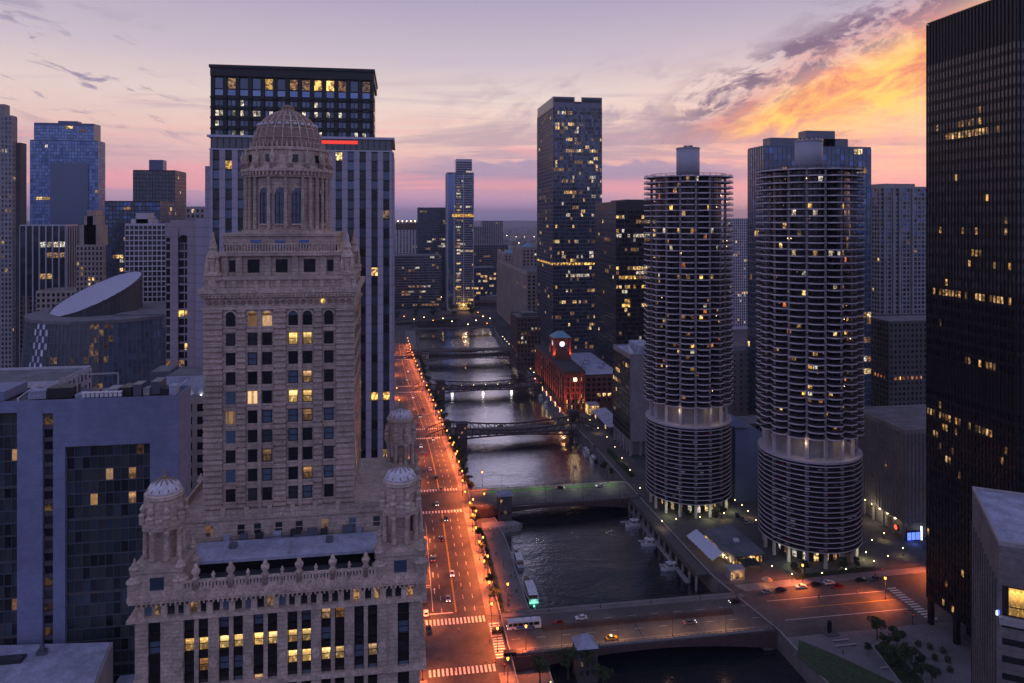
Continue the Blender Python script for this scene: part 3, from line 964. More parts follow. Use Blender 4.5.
    t.box(sx0 + .3, sx1 - .3, sy0 + .3, sy1 - .3, 134.7, 138.2)
    ring(t, sx0 + .3, sx1 - .3, sy0 + .3, sy1 - .3, .4, 137.6, 138.2)
    for i in range(14): t.box(sx0 + .8 + i * 1.78, sx0 + 1.5 + i * 1.78, sy0 + .05, sy0 + .31, 136.3, 137.6)
    # attic storey
    t.box(sx0 + 2.2, sx1 - 2.2, sy0 + 1.6, sy1 - 1.6, 138.2, 142.2)
    for xc in (-9.2, -6.9, -2.25, 2.25, 6.9, 9.2): t.box(cx + xc - .5, cx + xc + .5, sy0 + 1.2, sy0 + 1.61, 138.2, 141.6)
    ring(t, sx0 + 2.2, sx1 - 2.2, sy0 + 1.6, sy1 - 1.6, .7, 141.6, 142.2)
    t.build('attic', 'terracotta', rt)
    for xc in (-4.6, 0, 4.6): B.window('E', sy0 + 1.6, cx + xc, 139.9, 1.9, 2.2, 'glass_dark', .02)
    for xc in (-8.05, 8.05): B.window('E', sy0 + 1.6, cx + xc, 139.9, 1.0, 2.0, 'glass_dark', .02)
    bl = MB()
    bx0, bx1, by0 = cx - 9.6, cx + 9.6, sy0 + 1.4
    bl.box(bx0, bx1, by0, by0 + .3, 143.5, 143.75); bl.box(bx0, bx1, by0, by0 + .3, 142.2, 142.4)
    for i in range(40): bl.box(bx0 + .1 + i * .48, bx0 + .32 + i * .48, by0 + .04, by0 + .26, 142.4, 143.5)
    bl.box(bx1 - .3, bx1, by0 + .3, sy1 - 1.5, 142.2, 143.7); bl.box(bx0, bx0 + .3, by0 + .3, sy1 - 1.5, 142.2, 143.7)
    bl.build('balustrade', 'terracotta_trim', rt)
    # corner pinnacles
    for px_, py_ in ((sx0 + 1.2, sy0 + 1.0), (sx1 - 1.2, sy0 + 1.0), (sx0 + 1.2, sy1 - 1.2), (sx1 - 1.2, sy1 - 1.2)):
        f = MB()
        f.lathe([(1.25, 136.3), (1.25, 138.3), (1.5, 138.4), (1.5, 138.8), (.9, 139), (.9, 141.2), (1.15, 141.4), (.9, 142), (.6, 142.6), (.75, 143.0), (.45, 143.8), (.3, 144.6), (.1, 145.6)], px_, py_, 8, a0=R(22.5))
        f.build('pinnacle', 'terracotta_trim', rt)
        for q in range(4):
            f = MB(); a = q * math.pi / 2 + math.pi / 4
            f.lathe([(.32, 138.8), (.36, 140.2), (.15, 141), (.03, 141.8)], px_ + 1.15 * math.cos(a), py_ + 1.15 * math.sin(a), 6)
            f.build('pinnacle', 'terracotta_trim', rt)
    # --- belvedere drum
    cy = 137.0
    cx -= .5
    dr = MB()
    dr.box(cx - 9.3, cx + 9.3, cy - 8.6, cy + 8.6, 142.2, 144.9)
    dr.box(cx - 9.6, cx + 9.6, cy - 8.9, cy + 8.9, 144.9, 145.4)
    dr.lathe([(7.9, 145.4), (7.9, 145.9), (7.05, 146.0), (7.05, 155.2)], cx, cy, 32)
    front = -math.pi / 2
    for i in range(32):
        a = front + (i + .5) * 2 * math.pi / 32
        if abs(((a - front + math.pi) % (2 * math.pi)) - math.pi) < R(31) and False: continue
        if i % 2 == 0 or abs(math.sin((a - front))) > .62:
            r = 7.36
            dr.cyl(cx + r * math.cos(a), cy + r * math.sin(a), .36, 146, 155.2, 8, r1=.30)
    dr.build('belvedere', 'terracotta', rt)
    for xc in (-4.0, 0, 4.0):
        B.window('E', cy - 8.6, cx + xc, 143.6, 1.7, 1.3, 'glass_blue', .02)
    for dgr in (-22.5, 0, 22.5, 67.5, 112.5):
        a = front + R(dgr)
        wv = MB()
        hw = 1.02; pts = [(-hw, 147.0), (hw, 147.0), (hw, 152.3)] + [(hw * math.cos(R(t)), 152.3 + hw * math.sin(R(t))) for t in range(20, 180, 20)] + [(-hw, 152.3)]
        rr_ = 7.09; ca, sa = math.cos(a), math.sin(a)
        f3 = lambda s, d, z: (cx + (rr_ + d) * ca - s * sa, cy + (rr_ + d) * sa + s * ca, z)
        wv.mesh([f3(s, .06, z) for s, z in pts], [tuple(range(len(pts)))], 0)
        for s in (-hw, -.34, .34, hw): wv.bar(f3(s, .1, 147), f3(s, .1, 152.6), .1, .1, 1)
        for z in (148.6, 150.4, 152.2): wv.bar(f3(-hw, .1, z), f3(hw, .1, z), .08, .08, 1)
        wv.bar(f3(-1.2, .15, 146.9), f3(1.2, .15, 146.9), .4, .25, 2)
        for t0 in range(0, 180, 20):
            wv.bar(f3(1.12 * math.cos(R(t0)), .12, 152.3 + 1.12 * math.sin(R(t0))), f3(1.12 * math.cos(R(t0 + 20)), .12, 152.3 + 1.12 * math.sin(R(t0 + 20))), .3, .2, 2)
        wv.build('arched_window', ['glass_slate', 'bronze_metal', 'terracotta_trim'], rt)
    c = MB()
    c.lathe([(7.6, 155.2), (7.6, 155.9), (8.1, 156.2), (8.1, 156.7), (7.4, 156.9), (7.2, 157.2), (7.1, 159.8), (7.4, 160.0), (7.4, 160.4), (6.6, 160.6)], cx, cy, 32)
    for i in range(64):
        a = i * 2 * math.pi / 64
        c.box(cx + 7.8 * math.cos(a) - .16, cx + 7.8 * math.cos(a) + .16, cy + 7.8 * math.sin(a) - .16, cy + 7.8 * math.sin(a) + .16, 155.5, 156.2)
    c.build('cornice', 'terracotta_trim', rt)
    for i in range(16):                              # urns standing round the parapet
        a = front + (i + .5) * 2 * math.pi / 16
        f = MB(); f.smooth = True
        f.lathe([(.45, 156.7), (.45, 157.5), (.6, 157.6), (.28, 157.9), (.5, 158.5), (.44, 159.0), (.2, 159.3), (.08, 160.0)], cx + 7.7 * math.cos(a), cy + 7.7 * math.sin(a), 8)
        f.build('urn', 'terracotta_trim', rt)
    for dgr in (-18, 18, 54, -54):
        a = front + R(dgr)
        q = MB(); r = 7.16
        q.bar((cx + r * math.cos(a) + .55 * math.sin(a), cy + r * math.sin(a) - .55 * math.cos(a), 158.5), (cx + r * math.cos(a) - .55 * math.sin(a), cy + r * math.sin(a) + .55 * math.cos(a), 158.5), .2, 1.3)
        q.build('window', 'glass_dark', rt)
    # --- dome with ribs, studs and a row of round lights
    dm = MB(); dm.smooth = True
    rad, hz_ = 5.95, 6.35
    prof = [(6.4, 160.6), (6.4, 161.2), (rad, 161.25)] + [(rad * math.cos(R(t)), 161.25 + hz_ * math.sin(R(t))) for t in range(6, 79, 6)]
    dm.lathe(prof, cx, cy, 48)
    dm.smooth = False
    for i in range(24):
        a = i * 2 * math.pi / 24
        pts = [(cx + (rad + .06) * math.cos(R(t)) * math.cos(a), cy + (rad + .06) * math.cos(R(t)) * math.sin(a), 161.25 + (hz_ + .06) * math.sin(R(t))) for t in range(0, 79, 11)]
        for p, q in zip(pts, pts[1:]): dm.bar(p, q, .22, .2, 1)
    for t in (10, 26, 40, 54, 66):
        for i in range(48):
            a, a2 = i * 2 * math.pi / 48, (i + 1) * 2 * math.pi / 48
            r = (rad + .05) * math.cos(R(t)); z = 161.25 + (hz_ + .05) * math.sin(R(t))
            dm.bar((cx + r * math.cos(a), cy + r * math.sin(a), z), (cx + r * math.cos(a2), cy + r * math.sin(a2), z), .16, .16, 1)
    for i in range(48):
        a = i * 2 * math.pi / 48
        dm.box(cx + 6.5 * math.cos(a) - .14, cx + 6.5 * math.cos(a) + .14, cy + 6.5 * math.sin(a) - .14, cy + 6.5 * math.sin(a) + .14, 160.6, 161.5, 1)
    dome = dm.build('dome', ['dome_stone', 'terracotta_trim'], rt)
    for i in range(24):
        a = front + (i + .5) * 2 * math.pi / 24
        r = (rad + .1) * math.cos(R(33)); z = 161.25 + (hz_ + .1) * math.sin(R(33))
        s = MB(); s.smooth = True
        s.lathe([(.05, z - .34), (.3, z - .22), (.36, z), (.3, z + .22), (.05, z + .34)], cx + r * math.cos(a), cy + r * math.sin(a), 8)
        s.build('dome_boss', 'dome_light', dome)
    l = MB(); l.smooth = True
    l.lathe([(1.6, 167.2), (1.65, 167.6), (1.2, 167.7), (1.2, 168.1), (1.3, 168.2), (.7, 168.6), (.1, 168.8)], cx, cy, 16)
    l.build('dome_lantern', 'dome_stone', rt)
    # --- corner turrets of the lower block
    for tx, ty in ((x0 + 2.9, F + 3.0), (x1 - 2.9, F + 3.0), (x0 + 2.9, y1 - 3.2), (x1 - 2.9, y1 - 3.2)):
        q = MB()
        q.box(tx - 3.35, tx + 3.35, ty - 3.35, ty + 3.35, 93.16, 96.9)
        q.box(tx - 3.6, tx + 3.6, ty - 3.6, ty + 3.6, 96.9, 97.4)
        for sx_ in (-1, 1):
            for sy_ in (-1, 1):
                q.lathe([(1.0, 93.7), (1.0, 95.6), (1.2, 95.7), (.5, 96.4), (.8, 97.6), (.3, 98.3), (.1, 99)], tx + sx_ * 3.1, ty + sy_ * 3.1, 8)
        q.lathe([(2.95, 97.4), (2.95, 98.0), (1.5, 98.05), (1.5, 102.4), (3.0, 102.45), (3.1, 103.0), (2.75, 103.1), (2.75, 103.8), (2.5, 104.2), (2.45, 106.6), (2.75, 106.8), (2.75, 107.3), (2.4, 107.5)], tx, ty, 24)
        for i in range(8):
            a = R(22.5) + i * math.pi / 4
            q.lathe([(.55, 103.1), (.55, 104.3), (.65, 104.4), (.3, 104.8), (.5, 105.3), (.1, 106.0)], tx + 2.85 * math.cos(a), ty + 2.85 * math.sin(a), 6)
            q.box(tx + 2.5 * math.cos(a) - .22, tx + 2.5 * math.cos(a) + .22, ty + 2.5 * math.sin(a) - .22, ty + 2.5 * math.sin(a) + .22, 104.3, 106.6)
        tu = q.build('turret', 'terracotta', rt)
        for i in range(8):
            a = R(22.5) + i * math.pi / 4
            cc = MB(); cc.smooth = True
            cc.lathe([(.48, 98.0), (.42, 98.3), (.38, 101.9), (.5, 102.1), (.5, 102.44)], tx + 2.5 * math.cos(a), ty + 2.5 * math.sin(a), 8)
            cc.build('column', 'terracotta_trim', tu)
        dd = MB(); dd.smooth = True
        dd.lathe([(2.45, 107.5), (2.42, 107.75), (2.0, 108.5), (1.3, 109.0), (.5, 109.3), (.25, 109.35)], tx, ty, 24, 0)
        dd.smooth = False
        for i in range(12):
            a = i * math.pi / 6
            dd.bar((tx + 2.4 * math.cos(a), ty + 2.4 * math.sin(a), 107.85), (tx + 1.3 * math.cos(a), ty + 1.3 * math.sin(a), 109.08), .18, .12, 1)
            dd.bar((tx + 1.3 * math.cos(a), ty + 1.3 * math.sin(a), 109.08), (tx + .3 * math.cos(a), ty + .3 * math.sin(a), 109.4), .14, .12, 1)
        dd.lathe([(.35, 109.3), (.4, 109.6), (.15, 109.9), (.2, 110.2), (.03, 110.7)], tx, ty, 8, 1)
        dd.build('turret_dome', ['dome_light', 'dome_stone'], tu)
        wn = MB(); wn.box(tx - .95, tx + .95, ty - 3.40, ty - 3.3, 94.2, 96.1, 0)
        wn.bar((tx - 1.1, ty - 3.42, 94.1), (tx + 1.1, ty - 3.42, 94.1), .25, .2, 1)
        wn.build('window', ['glass_slate', 'terracotta_trim'], tu)
    B.finish(['terracotta', 'bronze_metal'], 'lower_block')
domed_tower()

# ------------------------------------------------------------------ large towers
def cx_(a, b_): return (a + b_) / 2
def base(x0, x1, y0, y1): return ((x0 + x1) / 2, (y0 + y1) / 2, 0)

# striped tower with a darker block rising behind its lid
def striped_tower():
    x0, x1, F, y1 = -75.7, -3.4, 305, 350
    B = Building('striped_tower', 'tall tower striped with pale granite piers, a darker block rising out of its lid', 'tower', base(x0, x1, F, y1), frame=None)
    w = B.w
    w.box(x0, x1, F, y1, 0, 176)
    B.facade('E', F, x0, x1, 4, 175.5, 4.0, 4.9, 2.25, .7, .7, .1, sm=1, lit=.05, key='glass_slate', keys=['glass_dark', 'glass_dark', 'glass_slate', 'glass_slate', 'glass_teal'], run=.2, litkeys=['lit_warm', 'lit_gold', 'lit_dim'])
    B.facade('N', x1, F + .01, y1, 4, 175.5, 4.0, 4.9, 2.25, .7, .7, .1, sm=1, lit=.06, key='glass_slate', keys=['glass_dark', 'glass_slate'])
    def lid(b):
        b.box(x0 - 1.0, x1 + 1.0, F - 1.0, y1 + 1, 180.6, 181.5, 0)
        b.box(x0 + .3, x1 - .3, F + .2, y1, 176, 180.6, 1)
        for i in range(31):
            a = x0 + .3 + i * (x1 - x0 - .6) / 30
            b.box(a - .12, a + .12, F - .05, F + .21, 176, 180.6, 2)
        b.box(x0 - .2, x1 + .2, F - .8, y1, 175.5, 176, 0)
    B.part('lid', ['mullion_light', 'glass_teal', 'dark_metal'], lid)
    B.part('red_strip_light', 'neon_red', lambda b: b.box(-37.0, -17.5, F - .15, F + .15, 178.6, 180.0))
    X0, X1, G, Z = -75.7, -11.8, 309.5, 210.5
    def up(b):
        b.box(X0, X1, G, y1 - 3, 181.5, Z - 4.5, 0)
        n = 13; p = (X1 - X0) / n
        for i in range(n + 1):
            b.box(X0 + i * p - .75, X0 + i * p + .75, G - .8, G, 181.5, Z - 4.5, 0)
            for zz in (184.6, 189.0, 193.2, 197.3): b.cyl(X0 + i * p, G - .8, 1.0, zz - .35, zz + .35, 8, 0)
        for zz in (184.6, 189.0, 193.2, 197.3): b.box(X0, X1, G - .5, G, zz - .8, zz + .6, 0)
        b.box(X0 - .8, X1 + .8, G - 1.3, y1 - 2, Z - 4.5, Z - 1.2, 0)
        b.box(X0 - 1.2, X1 + 1.2, G - 1.8, y1 - 1.6, Z - 1.2, Z, 0)
    B.part('upper_block', 'green_black', up)
    n = 13; p = (X1 - X0) / n
    tops = {1: 'lit_dim', 3: 'lit_gold', 4: 'glass_slate', 6: 'lit_dim', 7: 'lit_warm', 8: 'lit_gold', 9: 'lit_gold', 10: 'lit_dim', 12: 'lit_dim'}
    tops = {1: 'lit_dim', 4: 'lit_gold', 6: 'lit_dim', 7: 'lit_dim', 8: 'lit_gold', 9: 'lit_gold', 10: 'lit_dim', 12: 'lit_dim'}
    for i in range(n):
        a = X0 + (i + .5) * p
        B.window('E', G, a, 203.2, p - 1.9, 4.2, tops.get(i, 'glass_slate'), .3)
        B.window('E', G, a, 199.4, p - 1.9, 2.3, 'glass_blue', .3)
        for zz in (195.1, 191.0, 186.8, 182.9):
            for s in (-1, 1): B.window('E', G, a + s * .8, zz, 1.3, 2.2, 'lit_white' if random.random() < (.28 if zz == 191.0 or zz == 182.9 else .10) else 'glass_slate', .3)
    for j, zz in enumerate((203.2, 195.1, 191.0, 186.8)):
        for i in range(6): B.window('N', X1, G + 3 + i * 5.6, zz, 3.2, 2.6, 'lit_warm' if random.random() < .15 else 'glass_slate', .2)
    B.roof(X0, X1, G, y1 - 3, Z, 0)
    # stepped wing on the left edge
    B.w.box(x0 - 6.0, x0, F + 16, y1, 0, 170, 0)
    B.w.box(x0 - 11, x0 - 6.0, F + 20, y1, 0, 148, 0)
    B.finish(['pier_granite', 'green_black'])
striped_tower()

# black steel tower on the right edge
def black_tower():
    x0, x1, F, y1, Z = 190, 274, 198, 236.5, 218.5
    B = Building('black_tower', 'black steel and bronze glass office tower standing on legs at the right edge', 'tower', base(x0, x1, F, y1))
    B.w.box(x0, x1, F, y1, 9.5, Z - .3)
    B.w.box(x0 + 9, x1 - 9, F + 8, y1 - 8, 0, 9.5)
    fh = 3.66
    def ff(face, plane, a0, a1, bay, nb):
        n = nb
        for i in range(n * 2 + 1):
            c = a0 + i * (a1 - a0) / (2 * n)
            B.fbox(B.w, face, plane, c - .11, c + .11, -.05, .34, 9.6, Z)
        z = 9.5
        j = 0
        while z < 202:
            B.fbox(B.w, face, plane, a0 + .01, a1 - .01, -.05, .12, z, z + 1.15)
            top = z > 120; mech = 84 < z < 95
            if not mech:
                pf = random.choice([0.0, .0, .02, .06, .12, .28]) if z > 95 else random.choice([0, .02, .06, .12, .22])
                if 73 < z < 77: pf = .8
                on = False
                lk = random.choice(['lit_amber', 'lit_amber', 'lit_dim'])
                lo, hi = sorted((random.random(), random.random()))
                if pf > .25: lo, hi = lo * .4, .55 + hi * .45
                for i in range(2 * n):
                    f = i / (2 * n)
                    p = pf if lo < f < hi else .01
                    on = random.random() < (.75 if on and p > .2 else p)
                    k = (lk if random.random() < .6 else random.choice(['lit_amber', 'lit_dim', 'lit_dim'])) if on else ('glass_bronze' if not top else 'glass_bronze_hi')
                    wd = (a1 - a0) / (2 * n)
                    B.window(face, plane, a0 + (i + .5) * wd, z + 1.15 + (fh - 1.15) / 2, wd - .24, fh - 1.15 - .3, k, .03)
            z += fh; j += 1
    ff('S', x0, F, y1, 3, 13)
    ff('E', F, x0 + .02, x1, 3, 28)
    def legs(b): pass
    for i in range(9):
        for y in (F + .8, y1 - .8):
            B.part('leg', 'black_metal', lambda b: b.box(x0 + .9 + i * 10.2 - .8, x0 + .9 + i * 10.2 + .8, y - .8, y + .8, .16, 9.5))
    for i in range(4):
        y = F + .8 + (i) * (y1 - F - 1.6) / 3
        if i in (1, 2): B.part('leg', 'black_metal', lambda b: b.box(x0 + .1, x0 + 1.7, y - .8, y + .8, .16, 9.5))
    B.part('lobby', ['glass_dark', 'lit_gold'], lambda b: (b.box(x0 + 8.5, x0 + 8.9, F + 10, y1 - 10, .2, 9, 0), b.box(x0 + 8.3, x0 + 8.5, F + 10, F + 20, 5.5, 6.3, 1)))
    B.roof(x0, x1, F, y1, Z, .6, 'roof_dark', 'black_metal')
    B.finish('black_metal')
litmat('lit_amber', (1, .46, .12), (1, .62, .26), .85, .6)
glass('glass_bronze', (.012, .010, .010), -.1, .10, (.03, .022, .02), rough=.2)
glass('glass_bronze_hi', (.050, .045, .045), .1, .4, (.085, .072, .07), rough=.2)
black_tower()

# generic tower: east face u0..u1 at distance Y, optional visible side
def tower(name, label, cat, u0, u1, v, Y, depth, fh, bw, pw, sh, lit, key, wm, pd=.3, sd=.18, keys=None, top=0, z0=0, side=None, maxwin=100, roofkey='roof_grey', x0=None, x1=None, run=.5, litkeys=None, par=1.0, uz=None, group=None, sidepar=None, fin=True, us=None):
    X0 = wx(u0, Y) if x0 is None else x0
    X1 = wx(u1, Y) if x1 is None else x1
    Z = wz(uz if uz is not None else (u0 + u1) / 2, v, Y)
    if us is not None: depth = wy(us, X1 if X1 < 10 else X0) - Y
    B = Building(name, label, cat, base(X0, X1, Y, Y + depth), group, maxwin=maxwin)
    B.w.box(X0, X1, Y, Y + depth, 0, Z)
    B.facade('E', Y, X0, X1, z0 + 4, Z - top, fh, bw, pw, sh, pd, sd, lit, key, keys, litkeys=litkeys, run=run)
    sd_ = side or ('N' if X1 < 10 else 'S')
    a = dict(fh=fh, bw=bw, pw=pw, sh=sh)
    if sidepar: a.update(sidepar)
    pl = X1 if sd_ == 'N' else X0
    B.facade(sd_, pl, Y + .01, Y + depth, z0 + 4, Z - top, a['fh'], a['bw'], a['pw'], a['sh'], pd, sd, lit, key, keys, litkeys=litkeys, run=run)
    B.roof(X0, X1, Y, Y + depth, Z, par, roofkey, wm)
    B.X0, B.X1, B.Y, B.Z, B.Y1 = X0, X1, Y, Z, Y + depth
    B.wm = wm
    if fin: B.finish([wm, wm])
    return B
def penthouse(B, u0, u1, v, dy=6, d=14, key=None, name='penthouse'):
    Y = B.Y + dy
    a, c = wx(u0, Y), wx(u1, Y); z = wz((u0 + u1) / 2, v, Y)
    return B.part(name, [key or B.wm, 'roof_grey'], lambda b: (b.box(a, c, Y, Y + d, B.Z + .16, z, 0), b.box(a + .3, c - .3, Y + .3, Y + d - .3, z + .003, z + .2, 1)))

# --- left skyline
B = tower('stone_tower', 'slim pale stone office tower cut by the left edge, many small windows', 'tower', -40, 12, 116, 690, 45, 4.0, 3.0, 1.3, 1.5, .05, 'glass_dark', 'grey_stone', keys=['glass_dark', 'glass_slate'], fin=False, us=17)
penthouse(B, -30, 5, 104, 2, 8)
B.w.box(B.X1, B.X1 + 4, B.Y + 6, B.Y1 + 8, 0, wz(18, 143, 700), 1); B.finish(['grey_stone', 'concrete_dark'])
B = tower('blue_glass_tower', 'wide blue mirror glass tower with notched top at the far left', 'tower', 30, 98, 141, 900, 60, 4.0, 3.2, .25, .5, .05, 'glass_blue', 'blue_steel', keys=['glass_blue', 'glass_blue', 'glass_blue2'], fin=False, maxwin=60, litkeys=['lit_white', 'lit_warm', 'lit_dim'], us=105)
glass('glass_blue2', (.10, .17, .33), .5, .1, (.2, .28, .42), metal=.85, rough=.1)
_a, _c, _z0, _z1 = wx(34, 906), wx(94, 906), B.Z, wz(60, 123, 906)
B.w.box(_a, _c, 906, 925, _z0 + .2, _z1)
B.facade('E', 906, _a, _c, _z0 + .3, _z1 - 3, 4, 3.2, .25, .5, .3, .1, .1, 'glass_blue')
B.w.box(wx(58, 910), wx(78, 910), 910, 920, _z1, _z1 + 3)
B.part('painted_dark_reflection', 'glass_slate', lambda b: b.box(wx(50, 899), wx(88, 899), 899, 900.2, 60, wz(70, 163, 899)))  # darker glass panel imitating a reflection on the tower front
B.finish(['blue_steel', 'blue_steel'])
B = tower('dark_glass_tower', 'dark glass office tower with a taller box on its roof, left of the domed tower', 'tower', 133, 175, 171, 800, 40, 4.0, 3.2, .3, .8, .05, 'glass_teal', 'dark_metal', fin=False, maxwin=60, us=186)
penthouse(B, 149, 163, 160, 6, 12, 'blue_steel'); B.finish(['dark_metal'] * 2)
B = tower('teal_glass_slab', 'broad dark glass slab with a pale blue end, below the dark boxed tower', 'tower', 105, 160, 202, 700, 30, 4.0, 3.2, .3, .9, .05, 'glass_teal', 'dark_metal', maxwin=60, keys=['glass_teal', 'glass_slate', 'glass_blue2'], us=176)
tower('ribbed_dark_tower', 'dark tower with thin pale vertical ribs, under the blue glass tower', 'tower', 20, 66, 226, 600, 30, 4, 4.6, .9, 0, .03, 'glass_dark', 'mullion_light', pd=.9, maxwin=60, us=78)
B = tower('stepped_spire_tower', 'narrow stepped stone tower with rows of lit windows, beside the dark ribbed tower', 'tower', 76, 103, 246, 560, 22, 3.6, 2.6, 1.2, 1.4, .30, 'glass_dark', 'beige_stone', fin=False, maxwin=60, litkeys=['lit_warm', 'lit_gold'], run=.2, us=105.5)
for u0, u1, v in ((80, 99, 225), (84, 96, 216), (87, 93, 210)): penthouse(B, u0, u1, v, 3, 16, 'beige_stone', 'setback')
B.finish(['beige_stone'] * 2)
B = tower('grid_block', 'grey block with white grid front and stepped top, behind the curved glass building', 'building', 125, 166, 225, 520, 26, 3.5, 3.0, .6, .9, .06, 'glass_dark', 'concrete_light', fin=False, maxwin=60, us=168)
for u0, u1, v in ((131, 152, 219), (136, 148, 213)): penthouse(B, u0, u1, v, 5, 12, None, 'setback')
B.finish(['concrete_light'] * 2)
B = tower('twin_pier_tower', 'dark tower with two pinkish granite piers and an arched window at its top', 'tower', 166, 203, 226, 330, 24, 3.6, 2.4, .3, .8, .09, 'glass_dark', 'pink_granite', fin=False, keys=['glass_dark', 'glass_black'], litkeys=['lit_gold', 'lit_dim'], us=207)
for u in (175, 192): B.w.box(wx(u, 330) - 1.6, wx(u, 330) + 1.6, 328.6, 330.1, 0, B.Z - 1)
B.w.box(B.X0 - .2, B.X1 + .2, 329.2, 330.1, B.Z - 5, B.Z + 1.5)
penthouse(B, 170, 199, 220, 3, 16, 'pink_granite')
B.part('arched_window', 'glass_black', lambda b: b.mesh([(wx(183.5, 328.9) + 2.4 * math.cos(R(t)), 328.9, B.Z - 7 + 3.2 * math.sin(R(t))) for t in range(0, 181, 15)], [tuple(range(13))[::-1]]))
B.finish(['pink_granite'] * 2)
tower('brown_brick_block', 'windowless looking brown brick block at the left, next to the slim stone tower', 'building', 19, 38, 296, 600, 30, 3.6, 3, 1.6, 1.8, .02, 'glass_black', 'brown_brick', maxwin=40, us=39.5)
tower('old_stone_block', 'old pale stone block with deep windows, left of the tilted oval roof', 'building', 36, 76, 292, 560, 24, 3.9, 3.2, 1.5, 1.6, .03, 'glass_black', 'beige_stone', maxwin=60)
B = tower('low_tan_block', 'low tan block with a flat roof, in front of the curved glass building', 'building', -60, 58, 386, 262, 26, 4.2, 3.4, 1.6, 1.8, .25, 'glass_dark', 'concrete_light', litkeys=['lit_dim'], maxwin=60, roofkey='roof_grey')
tower('loop_block', 'grey stone block half hidden behind the striped tower, at the foot of the skyline', 'building', 186, 214, 208, 520, 20, 3.8, 3, 1.3, 1.5, .04, 'glass_dark', 'grey_stone', maxwin=30)

litmat('lit_dim3', (1, .5, .16), (1, .62, .3), .16)
# curved glass building with the tilted oval skylight
def drum():
    cx, cy, r = wx(112, 455), 455, 42
    B = Building('curved_glass_building', 'curved sloping glass building topped by a tilted pale oval skylight', 'building', (cx, cy, 0))
    zt = wz(108, 323, 412)
    m_ = random.Random(3)
    segs = 120
    def shell(b):
        prev = None
        n = 26
        for j in range(n):
            z0, z1 = zt * j / n, zt * (j + 1) / n
            r0, r1 = r + 8 - 8 * (j / n), r + 8 - 8 * ((j + 1) / n)
            for i in range(segs):
                a0, a1 = 2 * math.pi * i / segs, 2 * math.pi * (i + 1) / segs
                mid = (a0 + a1) / 2
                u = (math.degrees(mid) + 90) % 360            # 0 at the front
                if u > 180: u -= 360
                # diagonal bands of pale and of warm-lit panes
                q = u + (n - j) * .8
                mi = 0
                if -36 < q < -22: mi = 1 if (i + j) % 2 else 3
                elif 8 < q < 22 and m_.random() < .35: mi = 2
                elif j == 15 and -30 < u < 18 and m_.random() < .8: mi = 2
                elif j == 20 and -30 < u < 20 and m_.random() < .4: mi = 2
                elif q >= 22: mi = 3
                p = [(cx + rr_ * math.cos(a), cy + rr_ * math.sin(a), z) for rr_, a, z in ((r0, a0, z0), (r0, a1, z0), (r1, a1, z1), (r1, a0, z1))]
                b.poly(p, mi)
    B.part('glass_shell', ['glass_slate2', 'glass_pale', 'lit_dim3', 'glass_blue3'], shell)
    def ribs(b):
        for i in range(segs):
            a = 2 * math.pi * i / segs
            b.bar((cx + (r + 8.1) * math.cos(a), cy + (r + 8.1) * math.sin(a), 0), (cx + (r + .1) * math.cos(a), cy + (r + .1) * math.sin(a), zt), .28, .3)
        for j in range(1, 27):
            rr_ = r + 8.12 - 8 * j / 26; z = zt * j / 26
            wd = 1.6 if j in (14, 26) else .22
            for i in range(segs):
                a, a2 = 2 * math.pi * i / segs, 2 * math.pi * (i + 1) / segs
                b.bar((cx + rr_ * math.cos(a), cy + rr_ * math.sin(a), z), (cx + rr_ * math.cos(a2), cy + rr_ * math.sin(a2), z), .35, wd)
    B.part('glazing_bars', 'steel_grey', ribs)
    B.part('roof', ['roof_grey'], lambda b: b.lathe([(r - .5, zt - .5), (r + .9, zt - .5), (r + .9, zt + 1.2), (r - .5, zt + 1.2)], cx, cy, 72))
    # sliced cylinder carrying the oval
    rx, ry = 23.5, 26.0
    ox, oy = wx(97, cy + 2), cy + 2
    lo, hi = wz(60, 319, cy), wz(135, 280, cy)
    def tilt(x, y): return zt + 11.6 + .35 * (x - ox) + .30 * (y - oy)
    def cyl(b):
        n = 64
        for i in range(n):
            a0, a1 = 2 * math.pi * i / n, 2 * math.pi * (i + 1) / n
            p0 = (ox + rx * math.cos(a0), oy + ry * math.sin(a0)); p1 = (ox + rx * math.cos(a1), oy + ry * math.sin(a1))
            b.poly([(p0[0], p0[1], zt), (p1[0], p1[1], zt), (p1[0], p1[1], tilt(*p1)), (p0[0], p0[1], tilt(*p0))], 0)
            b.bar((p0[0], p0[1], zt + .01), (p0[0], p0[1], tilt(*p0)), .25, .25, 1)
            b.bar((p0[0] * 1.0, p0[1], tilt(*p0)), (p1[0], p1[1], tilt(*p1)), .9, .8, 1)
    B.part('skylight_drum', ['glass_slate2', 'dark_metal'], cyl)
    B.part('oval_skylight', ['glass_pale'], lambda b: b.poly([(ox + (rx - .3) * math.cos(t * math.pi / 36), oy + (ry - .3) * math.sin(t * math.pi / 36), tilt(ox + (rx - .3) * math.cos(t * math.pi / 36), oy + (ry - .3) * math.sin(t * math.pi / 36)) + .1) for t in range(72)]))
    def ob(b):
        for i in range(1, 20):
            y = oy - ry + i * 2 * ry / 20
            h = rx * math.sqrt(max(0, 1 - ((y - oy) / ry) ** 2)) - .4
            b.bar((ox - h, y, tilt(ox - h, y) + .22), (ox + h, y, tilt(ox + h, y) + .22), .35, .25)
    B.part('skylight_bars', 'steel_grey', ob)
    B.part('roof_wing', ['roof_grey', 'glass_blue3'], lambda b: (b.box(cx + 10, cx + 46, cy - 24, cy + 40, zt - 6, zt + 2.0, 0), b.box(cx + 10, cx + 46, cy - 23.6, cy + 40, 0, zt - 6, 1)))
    return B.root
glass('glass_slate2', (.075, .085, .10), .2, .2, (.06, .065, .075), rough=.2)
